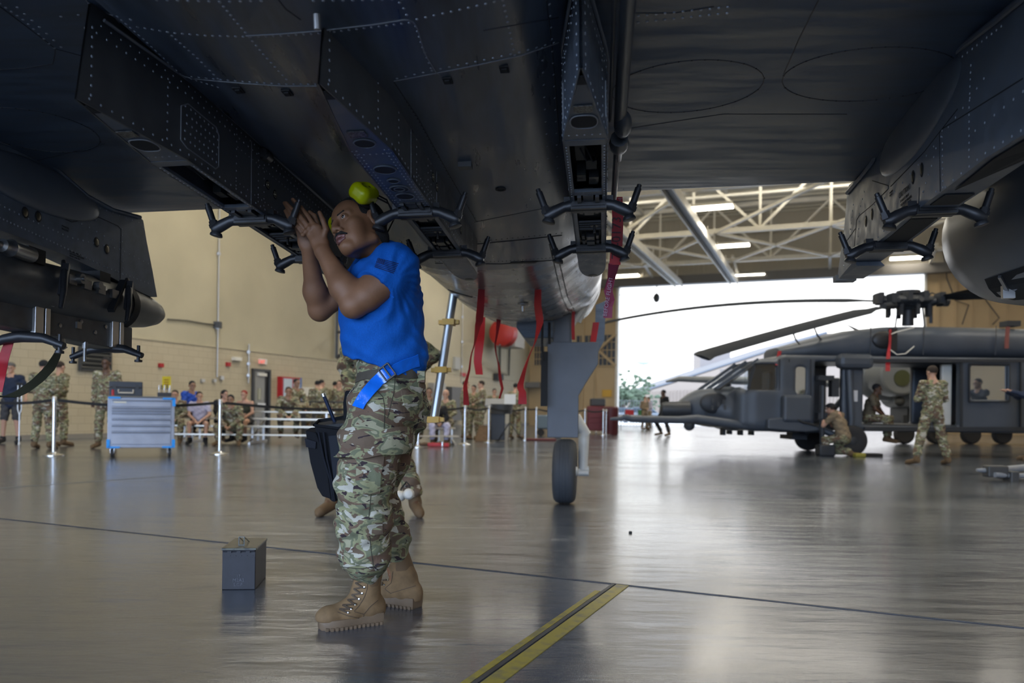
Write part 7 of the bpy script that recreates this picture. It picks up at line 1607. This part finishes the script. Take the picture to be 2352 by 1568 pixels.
streamer('streamer', [(2045, 756, HC - 1.0), (2044, 790, HC - 1.0), (2040, 815, HC - 1.05), (2039, 852, HC - 1.22)], [(.05, 0), (.05, 0), (.09, 0), (.10, 0)], 'red streamer hanging over the engine housing above the open door', th=.008)
streamer('streamer', [(2315, 750, HC - 1.0), (2313, 775, HC - 1.0), (2312, 800, HC - 1.0)], [(.09, 0), (.09, 0)], 'faded brown red streamer hanging on the rear engine housing', m=mat('faded_streamer', (.20, .06, .05), .7), th=.008)
streamer('streamer', [(1791, 806, HC - .9), (1787, 826, HC - .95), (1785, 838, HC - 1.1)], [(.08, 0), (.08, 0)], 'short red streamer on the cockpit roof', th=.008)
a = P(2395, 850, HC); MB().lathe(a, (1, 0, 0), [(-.6, .8), (0, .85), (1.2, .62), (6.5, .28)], 28).build('tail_boom', M_heli, HEL); MB().prism([a + [5.6, -.08, 0], a + [6.6, -.08, 0], a + [7.6, -.08, 2.0], a + [7.0, -.08, 2.0]], Z3 * .16).build('tail_fin', M_heli, HEL, smooth=0)
# probe, radar nose, sensor ball, antenna plates
mb = MB().lathe(hp(1562, 941, -.35), (-1, 0, 0), [(-.2, .20), (0, .19), (.32, .18), (.42, .15), (.45, .08), (.45, 0)], 24); mb.build('radar_pod', M_helid, HEL)
mb = MB().tube([hp(1600, 962, -.9), hp(1560, 964, -.95), hp(1450, 962, -1.05), hp(1436, 957, -1.05)], [.10, .085, .075, .07], 14); mb.tube([hp(1436, 957, -1.05), hp(1425, 961, -1.05), hp(1402, 962, -1.05)], [.06, .045, .03], 12); mb.tube([hp(1600, 962, -.9), hp(1700, 975, -.95), hp(1790, 980, -1.0)], .10, 12); mb.build('refuelling_probe', M_heli, HEL)
MB().sphere(hp(1583, 976, -.2), .13, 18, 12).build('sensor_ball', M_heli, HEL)
mb = MB(); mb.sphere(P(1640, 925, HC - .70), (.32, .08, .24), 20, 12); mb.build('avionics_opening', M_helid, HEL); mb = MB()
for x, y in ((1637, 920), (1662, 922), (1636, 936), (1665, 936), (1650, 928)): mb.box(P(x, y, HC - .80), (.05, .03, .10))
mb.build('avionics_units', M_dgrey, HEL, smooth=0)
# belly antenna, landing gear
mb = MB()
for x, y in ((1660, 990), (1675, 988), (1700, 990), (1725, 990)): mb.box(hp(x, y, 0), (.06, .3, .18))
mb.build('belly_antennas', M_helid, HEL, smooth=0)
mwc = PZ(1972, 1049); mwc = np.array([mwc[0], HC - 1.25, .33])
mb = MB().lathe(mwc, (0, 1, 0), [(-.12, .16), (-.13, .24), (-.10, .31), (-.05, .33), (.05, .33), (.10, .31), (.13, .24), (.12, .16)], 32); tr1 = mb.build('main_wheel', M_rubber, HEL); MB().lathe(mwc, (0, 1, 0), [(-.135, 0), (-.135, .04), (-.10, .16), (.10, .16), (.135, .04), (.135, 0)], 20).build('hub', M_helid, tr1)
mb = MB(); mb.tube([mwc - [0, -.1, 0], P(1955, 960, HC - 1.2), P(1950, 850, HC - 1.15)], [.06, .07, .08], 12); mb.tube([mwc, P(1880, 985, HC - 1.1), P(1850, 985, HC - 1.0)], [.06, .08, .09], 12); mb.build('main_strut', M_heli, HEL)
mw2 = mwc + [0, 2.5, 0]; tr2 = MB().lathe(mw2, (0, 1, 0), [(-.12, .16), (-.13, .24), (-.10, .31), (-.05, .33), (.05, .33), (.10, .31), (.13, .24), (.12, .16)], 32).build('main_wheel', M_rubber, HEL)
MB().tube([mw2, P(1950, 900, HC + 1.1)], .07, 10).build('main_strut', M_heli, HEL)
c = P(1895, 1040, HC - 1.4); MB().box(np.array([c[0], c[1], .12]), (.34, .3, .24)).build('gun_cradle', M_helid, HEL, bevel=.03)
MB().tube([np.array([c[0], c[1], .2]), P(1889, 1030, HC - 1.35)], .05, 10).build('cradle_post', M_helid, HEL)
mb = MB().box(hp(1822, 1003, 0), (.35, .8, .10)); mb.box(hp(1822, 995, 0), (.18, .4, .2)); mb.tube([hp(1856, 995, 0), hp(1815, 992, 0)], .08, 10); mb.build('belly_light', M_helid, HEL, smooth=0)
# rotor
hub = hp(2086, 690); RT = MB(); RT.lathe(hub - ZU * .58, ZU, [(0, .13), (.35, .12), (.40, .20), (.50, .30), (.62, .32), (.68, .18), (.72, .26), (.80, .26), (.82, .12), (.82, 0)], 20)
for a_ in range(0, 360, 45): RT.tube([hub + [math.cos(R(a_)) * .3, math.sin(R(a_)) * .3, -.12], hub + [math.cos(R(a_)) * .62, math.sin(R(a_)) * .62, -.05]], .06, 8); RT.box(hub + [math.cos(R(a_)) * .45, math.sin(R(a_)) * .45, -.22], (.08, .08, .3))
RT.sphere(hub + [0, 0, -.03], (.72, .5, .15), 20, 10)
for k in range(14): RT.box(hub + [-.8 + k * .12, -.2 + .2 * math.sin(k * 2.1), .05 * math.sin(k * 1.7)], (.10, .3, .22))
for s in (-.28, .28): RT.tube([hub + [s, -.1, -.15], hub + [s * 1.2, -.1, -.62]], .018, 6)
for dx in (-.75, -.60, .5, .68, .82): RT.lathe(hub + [dx, -.1, -.02], (1, 0, 0), [(-.04, .12), (.04, .12)], 10)
rh = RT.build('rotor_hub', M_helid, HEL, smooth=30)
def blade(tip, root, chord, droop=.0, mtip=True):
    root, tip = np.array(root), np.array(tip); n = 18; V = []; F = []; d = unit(tip - root); side = unit(np.cross(d, ZU)); sec_ = [(-.5, 0), (-.35, .045), (0, .055), (.5, .0), (0, -.03), (-.35, -.03)]
    for i in range(n + 1):
        t = i / n; c = root * (1 - t) + tip * t + ZU * droop * 4 * t * (1 - t); ch = chord * (.5 if t < .06 else 1); 
        off = -side * (.22 * max(0, t - .94) / .06 if mtip else 0)
        up = unit(np.cross(side, d)) * (1 if np.cross(side, d)[2] > 0 else -1); 
        tw = .30; sd_ = side * math.cos(tw) + up * math.sin(tw); u2 = np.cross(sd_, d); u2 = u2 if u2[2] > 0 else -u2
        for a_, b_ in sec_: V.append(c + off + sd_ * a_ * ch + u2 * b_ * ch * 1.6)
    m = len(sec_)
    for i in range(n):
        for k in range(m): F.append((i * m + k, i * m + (k + 1) % m, (i + 1) * m + (k + 1) % m, (i + 1) * m + k))
    F.append(tuple(range(m))); F.append(tuple(n * m + k for k in range(m - 1, -1, -1)))
    return MB().add(V, F).build('rotor_blade', mat('blade_black', (.022, .026, .032), .85, spec=.2), HEL, smooth=50)
blade(P(1396, 739, 23.5), hub + [-.5, .15, .0], .46, .22, False)
blade(P(1592, 822, 14.8), P(2022, 706, HC - .7), .44, .03); MB().tube([P(2030, 703, HC - .65), hub + [-.2, -.15, -.1]], .07, 8).build('blade_cuff', M_helid, HEL)
blade(P(2520, 735, 14.2), hub + [.6, -.2, .02], .42, .20); blade(P(2440, 668, 23), hub + [.6, .2, .05], .42, .2)
mb = MB()
for x, y0, y1 in ((1822, 765, 788), (1871, 754, 776)): mb.tube([P(x, y0, HC - 1.2), P(x + 6, (y0 + y1) / 2 + 4, HC - 1.0), P(x + 14, y1 + 2, HC - .7)], .02, 6)
mb.tube([P(1812, 762, HC - 1.3), P(1822, 755, HC - 1.3), P(1836, 752, HC - 1.3), P(1850, 756, HC - 1.3)], .012, 6); mb.prism([P(1940, 742, HC - .6), P(1974, 757, HC - .6), P(1962, 757, HC - .6)], Z3 * .03); mb.build('blade_tie_downs', M_black, HEL)
mb = MB(); mb.tube([P(2120, 690, HC + .2), P(2140, 672, HC + .2), P(2160, 680, HC + .2)], .015, 6); mb.tube([P(2138, 690, HC), P(2138, 742, HC)], .04, 8); mb.box(P(2320, 744, HC - .5), (.3, .3, .12)); mb.build('roof_fittings', M_helid, HEL, smooth=0)
# cabin inside: floor, seats, far equipment
mb = MB().box(((X_(1984) + X_(2400)) / 2, HC, Z_(2100, 978)), (X_(2400) - X_(1984), 2.1, .06)); mb.build('cabin_floor', M_dgrey, HEL, smooth=0)
mb = MB().box((X_(1850), HC + .1, Z_(1850, 930)), (.5, .5, .12)); mb.box((X_(1836), HC + .1, Z_(1836, 890)), (.12, .5, .75)); mb.box((X_(1765), HC - .45, Z_(1765, 930)), (.45, .45, .12)); mb.box((X_(1784), HC - .45, Z_(1784, 890)), (.12, .45, .75)); mb.build('crew_seat', M_helid, HEL, smooth=0, bevel=.03)
mb = MB().box((X_(2195), HC - .7, Z_(2195, 905)), (.22, .10, 1.35)); mb.build('folded_litter', M_white, HEL, smooth=0, bevel=.02)
MB().box((X_(2180), HC - .5, Z_(2180, 960)), (.35, .4, .45)).build('cabin_box', M_black, HEL, smooth=0, bevel=.02)
# ================================================================== SECOND AIRCRAFT behind the helicopter
DB = 27.0; M_gr = mat('pale_aircraft_grey', (.22, .235, .25), .4, var=.05, vs=1)
T = TR = thing('grey_aircraft', 'pale grey aircraft with round engine nacelle behind the helicopter, seen through its doors', 'aircraft', P(2150, 960, DB) * [1, 1, 0])
q = lambda x, y, d=0: P(x, y, DB + d)
MB().lathe(q(2000, 858), (1, 0, 0), [(-.9, 0), (-.85, .2), (-.5, .55), (0, .85), (1.0, 1.0), (5, 1.0), (7, .8)], 32).build('fuselage', M_gr, TR)
nc = MB().lathe(q(2072, 858, -1.8), (0, 1, 0), [(0, .62), (.05, .68), (.6, .72), (1.6, .6)], 32).build('engine_nacelle', M_gr, TR); MB().lathe(q(2072, 858, -1.78), (0, 1, 0), [(-.01, .60), (.0, .60)], 32).build('intake_cover', mat('blue_cover', (.02, .04, .09), .6), nc); MB().lathe(q(2072, 868, -1.82), (0, 1, 0), [(-.02, .26), (.0, .26)], 24).build('cover_emblem', mat('olive_disc', (.07, .08, .03), .6), nc)
mb = MB().tube([q(1530, 876, 4), q(1560, 870, 4), q(1700, 874, 3), q(2000, 880, 0)], [.08, .24, .34, .4], 14, flat=.45); mb.build('wing', M_gr, TR)
MB().lathe(q(2100, 905, -1), (0, 1, 0), [(-.8, .1), (-.7, .38), (0, .45), (1.5, .45)], 24).build('gear_pod', M_gr, TR); MB().sphere(q(2066, 922, -1.5), .16, 12, 8).build('landing_lamp', M_dgrey, TR)
MB().box(q(2240, 950, 0), (5.2, 1.6, .9)).build('lower_fuselage', M_helid, TR, smooth=0, bevel=.2)
for x in (2076, 2150, 2229, 2301):
    c = PZ(x, 1019); cc = np.array([c[0], c[1], .31]); MB().lathe(cc, (0, 1, 0), [(-.11, .14), (-.12, .26), (-.08, .31), (.08, .31), (.12, .26), (.11, .14)], 28).build('wheel', M_rubber, TR)
    MB().bar(cc, cc + ZU * .6, .12).build('gear_leg', M_helid, TR, smooth=0)
# ================================================================== OUTSIDE
T = HG = thing('metal_hangar', 'pale metal hangar with sloping roof outside behind the helicopter nose', 'building', P(1640, 955, 110) * [1, 1, 0])
DH = 110.0; g = lambda x, y: P(x, y, DH); M_mt = mat('pale_metal_siding', (.175, .130, .095), .6)
mb = MB().prism([g(1495, 966), g(1496, 893), g(1540, 880), g(1740, 815), g(1900, 765), g(2150, 765), g(2150, 966)], [0, 30, 0]); mb.build('gable_wall', M_mt, HG, smooth=0)
mb = MB()
for k in range(60): x = 1500 + k * 8; mb.box(P(x, 925, DH - .1), (.08, .1, 3.2 + k * .04))
mb.build('siding_ribs', M_mt, HG, smooth=0); mb = MB().prism([g(1490, 897), g(1540, 882), g(1740, 817), g(1900, 767), g(1900, 760), g(1740, 811), g(1540, 876), g(1490, 890)], [0, 31, 0]); mb.build('roof_edge', mat('roof_trim', (.08, .08, .085), .6), HG, smooth=0)
c = g(1634, 845); tag(recenter(MB().box(P(1634, 846, 150) * [1, 1, .5] + ZU * 1.6, (5.6, 5.6, P(1634, 846, 150)[2] + 3.2)).build('rooftop_tower', mat('tower_grey', (.17, .14, .12), .6), smooth=0)), 'small grey square tower rising behind the metal hangar roof', 'tower')
T = thing('water_tower', 'faint oval water tower tank standing alone in the bright sky', 'water tower', P(1478, 955, 260) * [1, 1, 0]); c = P(1478, 832, 260); M_wt = mat('tower_white', (.26, .28, .30), .6)
MB().lathe(c, ZU, [(-.9, 0), (-.8, 1.0), (-.4, 2.0), (0, 2.25), (.4, 2.0), (.9, 1.0), (1.0, 0)], 28).build('tank', M_wt, T); MB().tube([c - ZU * .8, c * [1, 1, 0]], .12, 8).build('stem', M_wt, T)
M_leaf = mat('tree_leaves', (.045, .065, .032), .8, var=.3, vs=1.2)
def tree(x, y, D, r, nm):
    b = P(x, 955, D) * [1, 1, 0]; c = P(x, y, D); T = thing('tree', nm, 'tree', b); rg = random.Random(int(x)); mb = MB()
    for i in range(260):
        d = np.array([rg.gauss(0, .5), rg.gauss(0, .5), rg.gauss(0, .45)]) * r; mb.sphere(c + d * 1.15, np.array([1, 1, .7]) * r * rg.uniform(.05, .15), 5, 4)
    mb.build('crown', M_leaf, T, smooth=0); MB().tube([b, c], .3, 8).build('trunk', mat('bark', (.08, .05, .03), .9), T)
tree(1430, 917, 84, 2.3, 'leafy green tree outside nearest the door edge'); tree(1453, 920, 98, 2.2, 'leafy green tree outside, middle one of three'); tree(1476, 930, 92, 1.2, 'smallest leafy tree outside beside the metal hangar')
def car(x, y, nm, col, D=None):
    b = PZ(x, y); T = thing('car', nm, 'car', b); 
    MB().prism([b + [-2.1, 0, .35], b + [-2.1, 0, .85], b + [-1.2, 0, .95], b + [2.0, 0, .9], b + [2.15, 0, .35]], [0, 1.7, 0]).build('car_body', mat(col[0], col[1], .25, .3), T, smooth=0, bevel=.1)
    MB().prism([b + [-1.2, .1, .9], b + [-.6, .1, 1.42], b + [1.0, .1, 1.42], b + [1.7, .1, .9]], [0, 1.5, 0]).build('cabin', mat('car_glass', (.03, .04, .05), .1), T, smooth=0, bevel=.08)
    for s in (-1.3, 1.3): MB().lathe(b + [s, .05, .33], (0, 1, 0), [(-.1, .2), (-.1, .33), (.1, .33), (.1, .2)], 18).build('wheel', M_rubber, T)
car(1432, 968, 'dark blue car parked outside close to the door edge', ('car_blue', (.03, .05, .10))); car(1470, 971, 'silver car parked outside left of the sunlit pair', ('car_silver', (.12, .13, .14))); car(1446, 966.5, 'white car parked behind the blue and silver ones', ('car_white', (.25, .25, .25)))
T = thing('equipment_table', 'low table with red and green cases outside beyond the refuelling probe', 'table', PZ(1462, 985)); c = PZ(1462, 985)
MB().box(c + ZU * .72, (1.9, .6, .06)).build('table_top', M_white, T, smooth=0)
for s in (-.85, .85): MB().bar(c + [s, 0, 0], c + [s, 0, .7], .05).build('leg', M_alu, T, smooth=0)
for s, m_ in ((-.4, M_red), (.3, mat('green_case', (.05, .2, .06), .5))): tag(recenter(MB().box(c + [s, 0, .90], (.45, .3, .28)).build('equipment_case', m_, bevel=.02)), '%s case on the low table outside' % ('red' if s < 0 else 'green'), 'case')
MB_ = MB(); 
for k in range(12): MB_.tube([P(1420 + k * 7, 966, 60) * [1, 1, 0], P(1420 + k * 7, 966, 60) * [1, 1, 0] + ZU * 1.8], .03, 6)
for z_ in (.9, 1.8): MB_.tube([P(1400, 960, 60) * [1, 1, 0] + ZU * z_, P(1500, 960, 60) * [1, 1, 0] + ZU * z_], .025, 6)
tag(recenter(MB_.build('fence', M_dgrey)), 'dark pipe fence outside behind the parked cars', 'fence')
c = BW(1508, 684, .3); T = thing('flood_lamp', 'round floodlight on a bracket hanging below the door header', 'lamp', c)
MB().sphere(c, (.2, .2, .28), 16, 10).build('lamp_head', M_dgrey, T); MB().tube([c, c + ZU * (8.68 - c[2])], .03, 6).tube([c - [.2, 0, 0], BW(1492, 682, .3), BW(1448, 692, .3), BW(1424, 676, .3)], .03, 6).build('bracket', M_dgrey, T)
# ================================================================== fold rivets, seams and fasteners into the skins they sit on
def absorb(child, parent):
    pm = parent.data if parent.data.users == 1 else parent.data.copy(); parent.data = pm; cm = child.data; off = [np.array(child.location)] [0]
    base = len(pm.materials); remap = []
    for m in cm.materials:
        if m.name in [x.name for x in pm.materials]: remap.append([x.name for x in pm.materials].index(m.name))
        else: pm.materials.append(m); remap.append(len(pm.materials) - 1)
    bm = bmesh.new(); bm.from_mesh(pm); n0 = len(bm.faces)
    t = cm.copy(); t.transform(Matrix.Translation(child.location)); bm.from_mesh(t); bm.faces.ensure_lookup_table()
    for f in bm.faces[n0:]: f.material_index = remap[f.material_index] if f.material_index < len(remap) else 0
    bm.to_mesh(pm); bm.free(); bpy.data.objects.remove(child)
SURF = {'rivets', 'rivet_rows', 'panel_edges', 'panel_gaps', 'small_screws', 'leading_edge_screws', 'nose_rivets', 'nose_seams', 'panel_lines', 'skin_edges', 'hole_rims', 'hole_rim', 'rack_bolts', 'flag_stars', 'stitched_seams', 'siding_ribs', 'panel_joints', 'fingernails', 'print', 'sign_lines', 'stencil', 'bore', 'drain_gap', 'rail_slot', 'latches', 'case_seam', 'pivot', 'pivot_button', 'black_vents'}
def base(n): return n.split('.')[0]
for o in sorted([x for x in C.objects if x.type == 'MESH' and base(x.name) in SURF and x.parent is not None], key=lambda x: -sum(1 for _ in iter(lambda p=[x]: p.__setitem__(0, p[0].parent) or p[0], None))):
    tgt = o.parent
    if tgt.type != 'MESH': tgt = {'nose_rivets': nose, 'nose_seams': nose, 'black_vents': nose, 'leading_edge_screws': wing_r}.get(base(o.name), None) or (belly if tgt == AC else next((c for c in tgt.children if c.type == 'MESH' and base(c.name) not in SURF), None))
    if tgt is not None and tgt != o: absorb(o, tgt)
